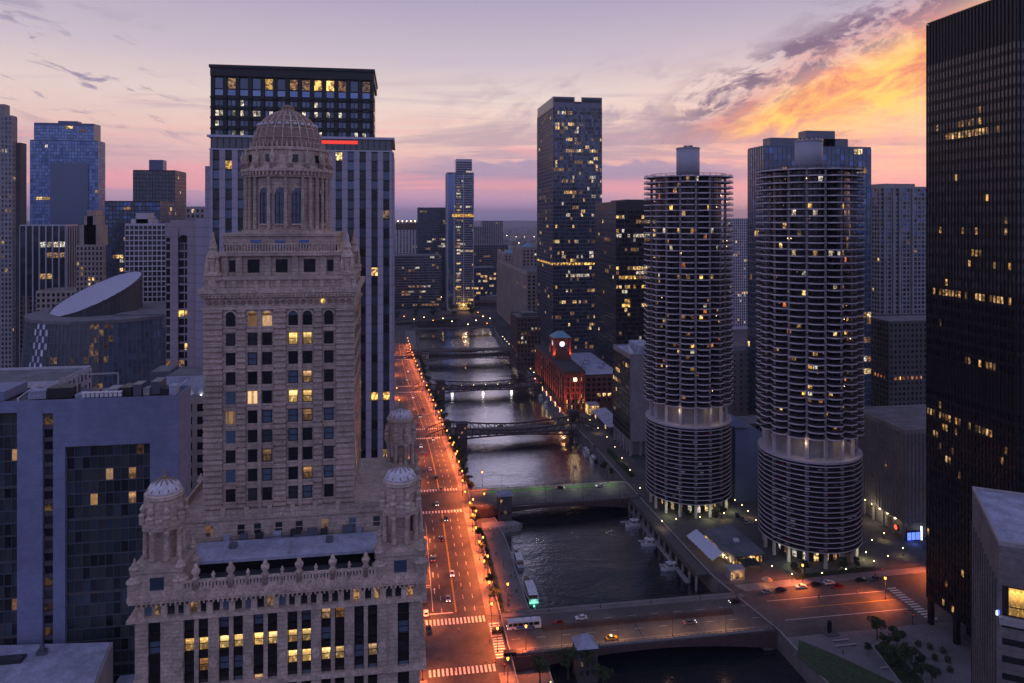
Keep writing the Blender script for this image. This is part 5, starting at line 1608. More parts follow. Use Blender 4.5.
# ------------------------------------------------------------------ the two round towers
def round_tower(name, label, cx, cy, flip, lits, seedv):
    rg = random.Random(seedv)
    root = thing(name, label, 'tower', (cx, cy, 0), 'round towers with balconies')
    # ground: ring of columns and lobby, 19 parking decks, plant gap, 40 floors of petals
    ZP0, ZP1, ZA0, ZTOP = 7.4, 43.4, 55.0, 168.8
    NP = 18; NF = 40
    RP = 21.6
    b = MB()
    b.cyl(cx, cy, 9.0, 0, ZTOP, 32)
    b.build('core', 'concrete_dark', root)
    for i in range(16):
        a = (i + .5) * 2 * math.pi / 16
        b = MB()
        r = 19.2
        b.bar((cx + r * math.cos(a), cy + r * math.sin(a), 0), (cx + r * math.cos(a), cy + r * math.sin(a), ZA0 + 1), 1.0, 1.25)
        b.build('column', 'concrete_light', root)
    b = MB(); b.lathe([(13.5, 0), (13.5, 8.6)], cx, cy, 32); lob = b.build('lobby', 'glass_dark', root)
    for i in range(10):
        a = -math.pi / 2 + (i - 5) * .33
        b = MB()
        b.bar((cx + 13.6 * math.cos(a) - .9 * math.sin(a), cy + 13.6 * math.sin(a) + .9 * math.cos(a), 2.2), (cx + 13.6 * math.cos(a) + .9 * math.sin(a), cy + 13.6 * math.sin(a) - .9 * math.cos(a), 2.2), .2, 3.4)
        b.build('lobby_window', rg.choice(['lit_warm', 'lit_white', 'lit_dim']), lob)
    for a in (-2.4, -1.5, -.7):
        point_light('lobby_glow', (cx + 22.6 * math.cos(a), cy + 22.6 * math.sin(a), 3.2), 420, (.95, 1, .5), .4, root)
    # parking decks, a slight spiral in their parapets
    pd_me = None
    for k in range(NP):
        z = ZP0 + k * (ZP1 - ZP0) / (NP - 1)
        if pd_me is None:
            b = MB()
            b.lathe([(9.5, -.12), (RP, -.12), (RP, .14), (9.5, .14)], 0, 0, 64, 0, caps=False)
            b.lathe([(RP - .16, .14), (RP - .16, .30), (RP + .04, .30), (RP + .04, -.10)], 0, 0, 64, 1, caps=False)
            b.lathe([(RP - .06, .80), (RP - .06, .88), (RP + .02, .88), (RP + .02, .80)], 0, 0, 64, 2, caps=False)
            pd_me = bpy.data.meshes.new('parking_deck')
            pd_me.from_pydata(b.v, [], b.f)
            for m_ in ('deck_floor', 'concrete_light', 'rail_dark'): pd_me.materials.append(MATS[m_])
            pd_me.polygons.foreach_set('material_index', b.mi)
        o = bpy.data.objects.new('parking_deck', pd_me); C.objects.link(o); o.parent = root
        o.location = (0, 0, z); o.rotation_euler = (0, 0, 0)
    for k in range(46):                                # cars nosed up to the parapets
        lev = rg.randrange(0, NP - 1); a = -math.pi / 2 + rg.uniform(-1.3, 1.3)
        z = ZP0 + lev * (ZP1 - ZP0) / (NP - 1) + .16
        b = MB(); r0, r1 = RP - 5.0, RP - .7
        ca, sa = math.cos(a), math.sin(a)
        f = lambda r, s, zz: (cx + r * ca - s * sa, cy + r * sa + s * ca, zz)
        b.bar(f(r0, 0, z + .62), f(r1, 0, z + .62), 1.75, .65); b.bar(f(r0 + .7, 0, z + 1.15), f(r1 - 1.3, 0, z + 1.15), 1.5, .5, 1)
        b.build('stored_car', [rg.choice(['car_white', 'car_grey', 'car_black', 'car_red', 'car_silver']), 'boat_glass'], root)
    # plant gap: pale drum between the columns, light band under the first apartment floor
    b = MB(); b.lathe([(15.5, ZP1 + .2), (15.5, ZA0 - .6)], cx, cy, 48); b.build('plant_drum', 'concrete', root)
    b = MB(); b.lathe([(9.5, ZP1 + 1.2), (RP + .1, ZP1 + 1.2), (RP + .1, ZP1 + 2.1), (9.5, ZP1 + 2.1)], cx, cy, 64, caps=False)
    b.build('plant_deck', 'concrete_light', root)
    for i in range(44):
        if rg.random() < .30: continue
        a = i * 2 * math.pi / 44
        b = MB(); b.lathe([(.08, ZA0 - 1.25), (.27, ZA0 - 1.05), (.08, ZA0 - .85)], cx + 17.6 * math.cos(a), cy + 17.6 * math.sin(a), 6)
        b.build('soffit_lamp', rg.choice(['lamp_warm', 'lamp_dim', 'lamp_dim']), root)
    point_light('soffit_glow', (cx - 12, cy - 17, ZA0 - 2.5), 240, (1, .75, .42), .6, root)
    point_light('soffit_glow', (cx + 6, cy - 20, ZA0 - 2.5), 240, (1, .75, .42), .6, root)
    # petals
    def outline(r0, rb, n=7):
        pts = []
        for i in range(16):
            ac = i * 2 * math.pi / 16
            half = math.pi / 16
            px_, py_ = r0 * math.cos(ac), r0 * math.sin(ac)
            for j in range(n):
                t = -1 + 2 * j / n
                th = ac + t * half
                r = r0 + rb * math.sqrt(max(0, 1 - (abs(t)) ** 2.2))
                pts.append((r * math.cos(th), r * math.sin(th)))
        return pts
    out = outline(19.5, 3.0); inn = outline(19.35, 2.95)
    b = MB()
    b.prism(out, -.10, .12, 2)
    n = len(out)
    out2 = outline(19.62, 3.02)
    for i in range(n):
        p, q = out2[i], out2[(i + 1) % n]; pi_, qi = out[i], out[(i + 1) % n]
        b.mesh([(p[0], p[1], -.26), (q[0], q[1], -.26), (q[0], q[1], .30), (p[0], p[1], .30), (pi_[0] * .99, pi_[1] * .99, -.26), (qi[0] * .99, qi[1] * .99, -.26), (qi[0] * .99, qi[1] * .99, .30), (pi_[0] * .99, pi_[1] * .99, .30)], [(0, 1, 2, 3), (3, 2, 6, 7), (1, 0, 4, 5)], 0)
    for i in range(n):
        p, q = out[i], out[(i + 1) % n]; pi_, qi = inn[i], inn[(i + 1) % n]
        b.mesh([(pi_[0], pi_[1], .16), (qi[0], qi[1], .16), (qi[0], qi[1], .34), (pi_[0], pi_[1], .34), (p[0], p[1], .16), (q[0], q[1], .16), (q[0], q[1], .34), (p[0], p[1], .34)], [(0, 3, 2, 1), (4, 5, 6, 7), (3, 7, 6, 2)], 1)
        b.bar((p[0] * .997, p[1] * .997, 1.12), (q[0] * .997, q[1] * .997, 1.12), .06, .07, 1)
        b.bar((p[0] * .997, p[1] * .997, .72), (q[0] * .997, q[1] * .997, .72), .04, .05, 1)
        b.bar((p[0] * .997, p[1] * .997, .34), (p[0] * .997, p[1] * .997, 1.1), .05, .05, 1)
    bal = bpy.data.meshes.new('balcony_floor')
    bal.from_pydata(b.v, [], b.f); bal.materials.append(MATS['slab_edge']); bal.materials.append(MATS['rail_dark']); bal.materials.append(MATS['slab_floor'])
    bal.polygons.foreach_set('material_index', b.mi)
    fh = (ZTOP - ZA0) / NF
    for k in range(NF + 1):
        o = bpy.data.objects.new('balcony_floor', bal); C.objects.link(o); o.parent = root
        o.location = (0, 0, ZA0 + k * fh)
    # thin fins between the petals, seen as pale vertical lines
    for i in range(16):
        a = (i + .5) * 2 * math.pi / 16
        b = MB(); ca, sa = math.cos(a), math.sin(a)
        b.bar((cx + 18.9 * ca, cy + 18.9 * sa, ZA0 + .4), (cx + 18.9 * ca, cy + 18.9 * sa, ZTOP), .40, .9)
        b.build('fin', 'slab_edge', root)
    # window wall behind the balconies: one pane group per petal and floor
    panes = MB(); wins = []
    RW = 16.6
    for k in range(NF):
        z0, z1 = ZA0 + k * fh + .17, ZA0 + (k + 1) * fh - .15
        for i in range(16):
            for j in range(3):
                a0 = (i - .5 + j / 3) * 2 * math.pi / 16 + .012; a1 = (i - .5 + (j + 1) / 3) * 2 * math.pi / 16 - .012
                pts = [(cx + RW * math.cos(a0), cy + RW * math.sin(a0), z0), (cx + RW * math.cos(a1), cy + RW * math.sin(a1), z0),
                       (cx + RW * math.cos(a1), cy + RW * math.sin(a1), z1), (cx + RW * math.cos(a0), cy + RW * math.sin(a0), z1)]
                facing = math.sin((a0 + a1) / 2) < .1
                lit = rg.random() < (.042 + (.11 if (k, i) in lits else 0))
                if rg.random() < .004: lit = True
                if facing and lit and len(wins) < 100: wins.append((pts, rg.choice(['lit_warm', 'lit_dim', 'lit_red', 'lit_gold', 'lit_dim', 'lit_white'])))
                else: panes.poly(pts, rg.choice([0, 0, 1]))
    o = panes.build('window', ['glass_dark', 'glass_black'], root); o['kind'] = 'stuff'
    for pts, key in wins:
        b = MB(); b.poly(pts); b.build('window', key, root)
    # a few balcony lights and chairs
    for k in range(26):
        a = -math.pi / 2 + rg.uniform(-1.3, 1.3); fl = rg.randrange(1, NF - 1)
        b = MB(); b.lathe([(.05, 0), (.16, .14), (.05, .3)], cx + 19.4 * math.cos(a), cy + 19.4 * math.sin(a), 6)
        b.v = [(x, y, ZA0 + fl * fh + 1.6 + z) for x, y, z in b.v]
        b.build('balcony_lamp', rg.choice(['lamp_dim', 'lamp_warm', 'lamp_dim']), root)
    # roof with parapet and the tall blank drum
    b = MB(); b.lathe([(0.1, ZTOP + .17), (18.9, ZTOP + .17), (18.9, ZTOP + .4)], cx, cy, 48, 0, caps=False)
    b.lathe([(19.1, ZTOP + 1.6), (19.25, ZTOP + 1.6), (19.25, ZTOP + 1.75), (19.1, ZTOP + 1.75)], cx, cy, 48, 1, caps=False)
    for i in range(32): b.bar((cx + 19.2 * math.cos(i * math.pi / 16), cy + 19.2 * math.sin(i * math.pi / 16), ZTOP + .2), (cx + 19.2 * math.cos(i * math.pi / 16), cy + 19.2 * math.sin(i * math.pi / 16), ZTOP + 1.6), .1, .1, 1)
    b.build('roof', ['roof_grey', 'dark_metal'], root)
    b = MB(); b.smooth = True
    b.lathe([(5.9, ZTOP), (5.9, ZTOP + (13.4 if flip else 15.0))], cx, cy, 40)
    b.smooth = False
    HD = ZTOP + (13.3 if flip else 14.9)
    b.lathe([(6.1, HD), (6.1, HD + .7), (5.2, HD + .7)], cx, cy, 40)
    ph = b.build('roof_drum', 'drum_paint', root)
    for i in range(9):
        a = -math.pi / 2 + (i - 4) * .34
        b = MB()
        b.lathe([(.05, HD + .7), (.16, HD + .85), (.05, HD + 1.0)] if flip else [(.35, HD + .7), (.35, HD + 1.3), (.2, HD + 1.9)], cx + (5.8 if flip else 2.2) * math.cos(a), cy + (5.8 if flip else 2.2) * math.sin(a), 6)
        b.build('roof_lamp' if flip else 'roof_vent', 'lamp_dim' if flip else 'dark_metal', ph)
    return root
mat('rail_dark', (.03, .026, .03), .6)
mat('slab_floor', (.12, .10, .11), .85, nz=[(.4, .2)])
mat('deck_floor', (.07, .062, .068), .85, nz=[(.4, .2)])
mat('slab_edge', (.64, .58, .63), .7, nz=[(.3, .12), (3, .1)])
mat('drum_paint', (.40, .40, .47), .6, nz=[(.2, .06)])
lits = {(k, i) for k in (34, 33, 30, 27, 22, 15, 9, 10, 6) for i in (10, 11, 12, 13, 14)}
round_tower('round_tower', 'round balconied tower standing nearer the water, plain grey drum on its roof', 147.6, 355.6, False, lits, 4)
round_tower('round_tower', 'wider looking round balconied tower on the right, its roof drum ringed by small lamps', 181.1, 298.8, True, lits, 9)

# ------------------------------------------------------------------ red brick clock tower building by the river
def clock_building():
    x0, y0 = 123.6, 533
    B = Building('clock_tower_building', 'red brick riverside building washed with red floodlight, square clock tower with blue pointed roof', 'building', (131, 590, 0))
    xm, y1 = 138.5, 652
    Z = 31
    B.w.box(x0, xm, y0, y1, 0, Z)
    n = 14
    for i in range(n + 1):
        y = y0 + i * (y1 - y0) / n
        B.w.box(x0 - .8, x0, max(y0, y - .9), min(y1, y + .9), 0, Z - 2)
    for i in range(5):
        a = x0 + i * (xm - x0) / 4
        B.w.box(max(x0, a - .8), min(xm, a + .8), y0 - .8, y0, 0, Z - 2)
    for k in range(6):
        for i in range(n):
            for s in (-.26, 0, .26):
                B.window('S', x0, y0 + (i + .5 + s) * (y1 - y0) / n, 4.5 + k * 4.2, 1.5, 2.6, 'lit_dim' if random.random() < .1 else 'glass_black')
        for i in range(4):
            for s in (-.2, .2): B.window('E', y0, x0 + (i + .5 + s) * (xm - x0) / 4, 4.5 + k * 4.2, 1.0, 2.6, 'lit_warm' if random.random() < .2 else 'glass_black')
    B.part('clock_medallion', 'lamp_warm', lambda b: b.box(x0 + 6.2, x0 + 8.6, y0 - 1.0, y0 - .8, Z - 6.6, Z - 4.4))
    B.part('cornice', 'brown_brick', lambda b: b.box(x0 - 1.2, xm + .5, y0 - 1.2, y1 + .5, Z - 1.6, Z))
    B.roof(x0 - 1.1, xm + .4, y0 - 1.1, y1 + .4, Z + .01, 1.0, 'roof_dark', 'brown_brick')
    tx0, tx1, ty0, ty1 = 125.2, 138.2, 580, 593
    t = MB()
    t.box(tx0, tx1, ty0, ty1, Z + .2, 48.2)
    for a in (tx0, tx1):
        for c in (ty0, ty1): t.box(a - .9, a + .9, c - .9, c + .9, Z + .2, 48.4)
    t.box(tx0 - 1.2, tx1 + 1.2, ty0 - 1.2, ty1 + 1.2, 48.4, 49.4)
    t.box(tx0 + .6, tx1 - .6, ty0 - .5, ty0, Z + 2, 41)
    ct = t.build('clock_tower', 'red_brick', B.root)
    r = MB()
    c = [(tx0 - 1.4, ty0 - 1.4, 49.4), (tx1 + 1.4, ty0 - 1.4, 49.4), (tx1 + 1.4, ty1 + 1.4, 49.4), (tx0 - 1.4, ty1 + 1.4, 49.4)]
    d = [(tx0 + 4, ty0 + 4, 53.6), (tx1 - 4, ty0 + 4, 53.6), (tx1 - 4, ty1 - 4, 53.6), (tx0 + 4, ty1 - 4, 53.6)]
    r.mesh(c + d, [(0, 1, 5, 4), (1, 2, 6, 5), (2, 3, 7, 6), (3, 0, 4, 7), (4, 5, 6, 7), (3, 2, 1, 0)])
    r.build('spire_roof', 'copper_blue', ct)
    xc, zc = (tx0 + tx1) / 2, 44.2
    for face in 'ES':
        f = MB(); rad = 2.5
        ring = [(rad * math.cos(i * math.pi / 16), rad * math.sin(i * math.pi / 16)) for i in range(32)]
        P = (lambda a, d_, z: (xc + a, ty0 - d_, z)) if face == 'E' else (lambda a, d_, z: (tx0 - d_, (ty0 + ty1) / 2 - a, z))
        f.mesh([P(a, .12, zc + c_) for a, c_ in ring], [tuple(range(32))], 0)
        for i in range(32):
            a, c2 = ring[i], ring[(i + 1) % 32]
            f.bar(P(a[0], .15, zc + a[1]), P(c2[0], .15, zc + c2[1]), .35, .35, 1)
        for i in range(12):
            q = i * math.pi / 6; f.bar(P(2.0 * math.cos(q), .18, zc + 2.0 * math.sin(q)), P(2.3 * math.cos(q), .18, zc + 2.3 * math.sin(q)), .16, .16, 1)
        f.bar(P(0, .2, zc), P(.3, .2, zc + 1.9), .2, .1, 1); f.bar(P(0, .2, zc), P(-1.1, .2, zc + .5), .24, .1, 1)
        f.build('clock', ['clock_face', 'black_metal'], ct)
    # low rear wing
    B.w.box(xm + .01, 172, 545, 640, 0, 25)
    B.facade('E', 545, xm, 172, 4, 24, 4.2, 4, 1.6, 1.6, .3, .2, .12, 'glass_dark')
    B.roof(xm + .01, 172, 545, 640, 25, 1, 'roof_pale', 'brown_brick', 'wing_roof')
    for i in range(6): B.part('rooftop_unit', 'roof_pale', lambda b: b.box(142 + i * 4.6, 145 + i * 4.6, 556 + (i * 13) % 40, 562 + (i * 13) % 40, 25.2, 27.6))
    # bright entrance pavilion
    B.part('entrance_pavilion', ['concrete', 'lit_warm', 'dark_metal'], lambda b: (b.box(139, 147, 522, 531.8, 0, 8.5, 0), [b.box(139.4 + i * 1.9, 140.9 + i * 1.9, 521.8, 522, 1 + 3.6 * j, 4.0 + 3.6 * j, 1) for i in range(4) for j in range(2)], [b.box(138.8, 139, 523 + i * 2.2, 524.6 + i * 2.2, 1, 7.6, 1) for i in range(4)]))
    # red floodlights at the foot of the piers
    for i in range(0, n + 1, 1):
        y = y0 + i * (y1 - y0) / n
        B.part('floodlight', 'lamp_red', lambda b: b.box(x0 - 1.9, x0 - 1.4, y - .3, y + .3, .15, .6))
        spot_light('floodlight_beam', (x0 - 2.6, y, .8), (.10, 0, 1), 34000, (1, .17, .05), 22, .6, .2, B.root)
    for i in range(4):
        a = x0 + .2 + i * (xm - x0) / 3
        spot_light('floodlight_beam', (a, y0 - 2.7, .8), (0, .10, 1), 42000, (1, .19, .055), 22, .6, .2, B.root)
    for a, c in ((tx0 - .4, ty0 - 2.0), (tx1 + .2, ty0 - 2.0), (tx0 - 2.0, ty0 + .4), (tx0 - 2.0, ty1 - .4)):
        spot_light('floodlight_beam', (a, c, Z + 1.4), (0, .04, 1), 17000, (1, .18, .055), 44, .6, .2, B.root)
    for i in range(7):
        q = (x0 - 3.4, y0 + 4 + i * 17, 3.0)
        B.part('terrace_lamp', 'lamp_warm', lambda b: (b.bar((q[0], q[1], 0), q, .12, .12), b.lathe([(.05, 3.0), (.3, 3.25), (.05, 3.5)], q[0], q[1], 8)))
    point_light('terrace_glow', (x0 - 2.5, y0 - 4, 3.5), 500, (1, .5, .2), .4, B.root)
    B.finish(['red_brick', 'brown_brick'])
clock_building()

# ------------------------------------------------------------------ bridges
def railing(b, p, q, z0, h=1.15, step=2.2, m=0):
    p = Vector((p[0], p[1], 0)); q = Vector((q[0], q[1], 0)); L = (q - p).length; n = max(1, int(L / step))
    for zz in (z0 + h, z0 + h * .55, z0 + .15): b.bar((p.x, p.y, zz), (q.x, q.y, zz), .10, .10, m)
    for i in range(n + 1):
        c = p.lerp(q, i / n); b.bar((c.x, c.y, z0), (c.x, c.y, z0 + h + .1), .14, .14, m)
def bridge(name, label, k, kind, green=False, dz=0.0):
    y0, y1, _ = CROSS[k]
    xa = X(UP, (y0 + y1) / 2) - .5; xb = X(RB, (y0 + y1) / 2) + 1.0
    root = thing(name, label, 'bridge', ((xa + xb) / 2, (y0 + y1) / 2, 0), 'bridges over the river')
    L = xb - xa; xm = (xa + xb) / 2
    z = .10 + dz
    w0, w1 = (y0 + .4, y1 - .4) if kind != 'truss' else (y0 + 1.6, y1 - 1.6)
    b = MB(); b.box(xa, xb, w0, w1, z - .5, z); b.build('roadway', 'bridge_deck', root)
    for s, ya in ((-1, w0), (1, w1)):
        b = MB(); b.box(xa, xb, ya + (0 if s < 0 else -3.0), ya + (3.0 if s < 0 else 0), z + .002, z + .17); b.build('footway', 'sidewalk', root)
    # painted lines and the centre joint
    b = MB(); ym = (w0 + w1) / 2
    b.poly([(xm - .15, w0 + 3.1, z + .008), (xm + .15, w0 + 3.1, z + .008), (xm + .15, w1 - 3.1, z + .008), (xm - .15, w1 - 3.1, z + .008)], 1)
    for yy in (ym - 4.2, ym + 4.2):
        x = xa + 2
        while x < xb - 3: b.poly([(x, yy, z + .008), (x + 3, yy, z + .008), (x + 3, yy + .14, z + .008), (x, yy + .14, z + .008)], 0); x += 9
    if green: b.poly([(xa + 6, w1 - 5.9, z + .009), (xb - 8, w1 - 5.9, z + .009), (xb - 8, w1 - 3.2, z + .009), (xa + 6, w1 - 3.2, z + .009)], 2)
    b.build('deck_markings', ['paint_white', 'black_metal', 'bike_green'], root)
    for s, ya in ((-1, w0 + .12), (1, w1 - .12)):
        b = MB(); railing(b, (xa, ya), (xb, ya), z + .17); b.build('railing', 'rail_iron', root)
    if kind == 'median':
        for ya, yb in ((w0 - .02, w0 + .3), (w1 - .3, w1 + .02)):
            b = MB(); b.box(xa + 6, xb - 4, ya, yb, z + .18, z + .75); b.build('parapet', 'kerb_stone', root)
        b = MB()
        ww = 1.5
        b.box(xa + 14, xb - 10, ym - ww / 2, ym + ww / 2, z + .01, z + .5)
        railing(b, (xa + 14, ym - ww / 2 + .1), (xb - 10, ym - ww / 2 + .1), z + .5, .8); railing(b, (xa + 14, ym + ww / 2 - .1), (xb - 10, ym + ww / 2 - .1), z + .5, .8)
        b.build('median_rail', 'rail_iron', root)
    # girders: haunched plate girders or trusses standing above the deck
    N = 16
    for ya in ((y0 + .05, y1 - .05) if kind != 'truss' else (y0 + .6, y1 - .6)):
        b = MB()
        for i in range(N):
            t0, t1 = i / N, (i + 1) / N
            dp = lambda t: 1.3 + 4.2 * (abs(t - .5) * 2) ** 2
            xA, xB = xa + t0 * L, xa + t1 * L
            if kind != 'truss':
                b.mesh([(xA, ya - .25, z - .51), (xB, ya - .25, z - .51), (xB, ya - .25, z - .5 - dp(t1)), (xA, ya - .25, z - .5 - dp(t0)),
                        (xA, ya + .25, z - .51), (xB, ya + .25, z - .51), (xB, ya + .25, z - .5 - dp(t1)), (xA, ya + .25, z - .5 - dp(t0))],
                       [(0, 3, 2, 1), (4, 5, 6, 7), (2, 3, 7, 6), (0, 1, 5, 4)])
                b.bar((xA, ya - .3, z - .5), (xA, ya - .3, z - .5 - dp(t0)), .25, .25)
                b.bar((xA, ya - .35, z - .5 - dp(t0)), (xB, ya - .35, z - .5 - dp(t1)), .5, .3)
            else:
                tp = lambda t: 2.0 + 3.6 * (abs(t - .5) * 2) ** 1.6
                bt = lambda t: -1.2 - 2.6 * (abs(t - .5) * 2) ** 2
                b.bar((xA, ya, z + tp(t0)), (xB, ya, z + tp(t1)), .8, .9); b.bar((xA, ya, z + bt(t0)), (xB, ya, z + bt(t1)), .8, .9)
                b.bar((xA, ya, z + bt(t0)), (xA, ya, z + tp(t0)), .5, .6)
                if t0 < .5: b.bar((xA, ya, z + tp(t0)), (xB, ya, z + bt(t1)), .45, .5)
                else: b.bar((xA, ya, z + bt(t0)), (xB, ya, z + tp(t1)), .45, .5)
                b.bar((xA, ya, z - .3), (xB, ya, z - .3), .4, .5)
        b.build('truss' if kind == 'truss' else 'girder', 'iron_brown', root)
    if kind == 'truss':                               # curved counterweight arms over the banks
        for s, xe in ((-1, xa), (1, xb)):
            for ya in (y0 + .6, y1 - .6):
                b = MB(); pts = [(xe + s * 14 * t, ya, z + 5.6 * (1 - t) ** .8 * (1 if t < 1 else 0) + .2) for t in (0, .2, .4, .6, .8, 1)]
                for p, q in zip(pts, pts[1:]): b.bar(p, q, .55, .7)
                for p in pts: b.bar(p, (p[0], p[1], z), .35, .35)
                b.build('truss_arm', 'iron_brown', root)
    for s, xe in ((-1, xa), (1, xb)):
        b = MB(); b.box(xe - 4 if s > 0 else xe, xe if s > 0 else xe + 9, y0 + .6, y1 - .6, -12, z - .52); b.build('pier', 'river_wall', root)
    return root
BR = [('road_bridge', 'nearest bridge, two wide roadways split by a railed median, bus and taxi on it', 0, 'median', False),
      ('road_bridge', 'second bridge, flat steel deck with a green cycle lane along its far side', 1, 'plate', True),
      ('truss_bridge', 'third bridge, iron trusses rising above its deck, beside the clock tower building', 2, 'truss', False),
      ('truss_bridge', 'fourth bridge up the river, low trusses with small lights along the deck', 3, 'truss', False),
      ('truss_bridge', 'fifth bridge, double decked iron truss with a railway on top', 4, 'truss', False)]
BRT = []
for n_, l_, k_, kd, g_ in BR: BRT.append(bridge(n_, l_, k_, kd, g_, .0))
def extra_deck():
    y0, y1, _ = CROSS[4]; xa, xb = X(UP, 775) - 14, X(RB, 775) + 20
    rt = BRT[4]
    b = MB(); b.box(xa, xb, y0 + 3, y1 - 3, 5.6, 6.2)
    for i in range(14): b.box(xa + 2 + i * (xb - xa - 4) / 13 - .3, xa + 2 + i * (xb - xa - 4) / 13 + .3, y0 + 2.2, y0 + 2.8, .3, 5.6)
    railing(b, (xa, y0 + 3.1), (xb, y0 + 3.1), 6.2, 1.1, 3); railing(b, (xa, y1 - 3.1), (xb, y1 - 3.1), 6.2, 1.1, 3)
    b.build('railway_deck', 'iron_brown', rt)
extra_deck()
# two low far bridges toward the bend (one skew)
def far_bridge(label, p, q, w, z):
    root = thing('far_bridge', label, 'bridge', ((p[0] + q[0]) / 2, (p[1] + q[1]) / 2, 0), 'bridges over the river')
    b = MB(); b.bar((p[0], p[1], z), (q[0], q[1], z), w, .8); b.build('roadway', 'bridge_deck', root)
    d = Vector((q[0] - p[0], q[1] - p[1], 0)); nrm = Vector((-d.y, d.x, 0)).normalized() * (w / 2)
    for s in (-1, 1):
        b = MB()
        a = Vector((p[0], p[1], 0)) + nrm * s; e = Vector((q[0], q[1], 0)) + nrm * s
        N = 14
        for i in range(N):
            u, v = a.lerp(e, i / N), a.lerp(e, (i + 1) / N)
            h = lambda t: 2.4 + 2.4 * (abs(t - .5) * 2) ** 1.5
            b.bar((u.x, u.y, z + h(i / N)), (v.x, v.y, z + h((i + 1) / N)), .5, .6); b.bar((u.x, u.y, z), (u.x, u.y, z + h(i / N)), .4, .4); b.bar((u.x, u.y, z + h(i / N)), (v.x, v.y, z), .3, .3)
        b.build('truss', 'iron_brown', root)
    return root
BRT.append(far_bridge('sixth bridge, dark low truss crossing the calm far end of the river', (14, 965), (130, 972), 16, 0))
BRT.append(far_bridge('last bridge at the river bend, slanting, with a string of lights', (-30, 1008), (84, 1046), 14, 3))

# bridge houses: little stone towers at the bridge corners
def bridge_house(label, x, y, w, z0, z1, wall, roof, flat=True):
    root = thing('bridge_house', label, 'bridge house', (x, y, z0), 'stone bridge houses')
    h = w / 2
    b = MB(); b.box(x - h, x + h, y - h, y + h, z0, z1)
    for sx_ in (-1, 1):
        for sy_ in (-1, 1): b.box(x + sx_ * h - .25, x + sx_ * h + .25, y + sy_ * h - .25, y + sy_ * h + .25, z0, z1 - .3)
    b.build('wall', wall, root)
    b = MB()
    if flat: b.box(x - h - .7, x + h + .7, y - h - .7, y + h + .7, z1, z1 + .5); b.box(x - h + .3, x + h - .3, y - h + .3, y + h - .3, z1 + .5, z1 + .9)
    else:
        c = [(x - h - .6, y - h - .6, z1), (x + h + .6, y - h - .6, z1), (x + h + .6, y + h + .6, z1), (x - h - .6, y + h + .6, z1)]
        d = [(x - h * .4, y - h * .4, z1 + 2.4), (x + h * .4, y - h * .4, z1 + 2.4), (x + h * .4, y + h * .4, z1 + 2.4), (x - h * .4, y + h * .4, z1 + 2.4)]
        b.mesh(c + d, [(0, 1, 5, 4), (1, 2, 6, 5), (2, 3, 7, 6), (3, 0, 4, 7), (4, 5, 6, 7), (3, 2, 1, 0)])
    b.build('roof', roof, root)
    z = z1 - 2.2
    while z > max(z0 + 1, z1 - 9):
        for i in range(3):
            xc = x + (i - 1) * w / 3.2
            b = MB(); b.box(xc - .5, xc + .5, y - h - .06, y - h, z - .8, z + .8); b.build('window', 'glass_dark' if (i + int(z)) % 4 else 'lit_dim', root)
        z -= 3
    return root
_q = at(587, 655, 2)
bridge_house('dark bridge house with a pale domed roof on the near side of the nearest bridge', _q[0], 236.4, 6.4, -9, 4.6, 'concrete_dark', 'roof_pale', False)
bridge_house('dark bridge house with a flat white roof at the near corner of the second bridge', 52.5, 364.0, 6.4, -9, 7.0, 'concrete_dark', 'roof_pale')
bridge_house('brown bridge house with a flat dark roof beside the third bridge', 41.0, 487.5, 6.6, -9, 8.6, 'brown_brick', 'roof_dark')
bridge_house('small stone bridge house at the south end of the fourth bridge', 34, 618.5, 6.4, -9, 8.0, 'brown_brick', 'roof_dark')
bridge_house('far stone bridge house at the south end of the railway bridge', 26, 762, 6.4, -9, 8.0, 'grey_stone', 'roof_dark')
bridge_house('bridge house across the water at the north end of the third bridge', 124.2, 509, 6.0, -9, 7.6, 'brown_brick', 'roof_dark')
bridge_house('north bank bridge house of the fourth bridge, darker than the wall', 122.5, 617, 6.0, -9, 7.0, 'brown_brick', 'roof_dark')

# ------------------------------------------------------------------ street lamps
def lamp_proto():
    root = thing('street_lamp', 'x', 'street lamp', (0, 0, 0), 'orange street lamps along the drive')
    b = MB(); b.lathe([(.28, 0), (.26, .5), (.12, .7), (.08, 7.6), (.14, 7.7)], 0, 0, 8); b.build('post', 'dark_metal', root)
    b = MB(); b.bar((0, 0, 7.4), (0, .01, 8.0), .1, .1); b.lathe([(.3, 7.7), (.34, 7.8), (.2, 8.9), (.06, 9.1)], 0, 0, 8); b.build('hood', 'dark_metal', root)
    b = MB(); b.smooth = True; b.lathe([(.1, 7.45), (.34, 7.75), (.42, 8.15), (.30, 8.5), (.1, 8.7)], 0, 0, 10)
    b.build('globe', 'lamp_orange', root)
    l = spot_light('lamp_light', (-.9, 0, 7.5), (-.42, 0, -1), LAMP_W, (1, .19, .042), 138, .7, .35, root)
    return root
LAMP_W = 13000
lp = lamp_proto()
spots = []
y = 226
while y < 850:
    near_x = any(a - 1 < y < c + 1 for a, c, _ in CROSS)
    x = X(NE_, y) + (2.2 if not near_x else 1.2)
    spots.append((x, y))
    if 260 < y < 560 and random.random() < .45 and not near_x: spots.append((X(UP, y) - 1.3, y + 4))
    y += (16.5 if y < 500 else 17.5) + random.uniform(-2.5, 2.5)
spots.sort(key=lambda p: p[1])
for i, (x, y) in enumerate(spots):
    lab = '%s orange globed street lamp up the riverside kerb, counting from the near crossing' % ORD[i]
    if i == 0: lp.location = (x, y, .13); lp['label'] = lab; ORG[lp.name] = Vector((x, y, .13))
    else: dup(lp, (x, y, .13), 0, lab)
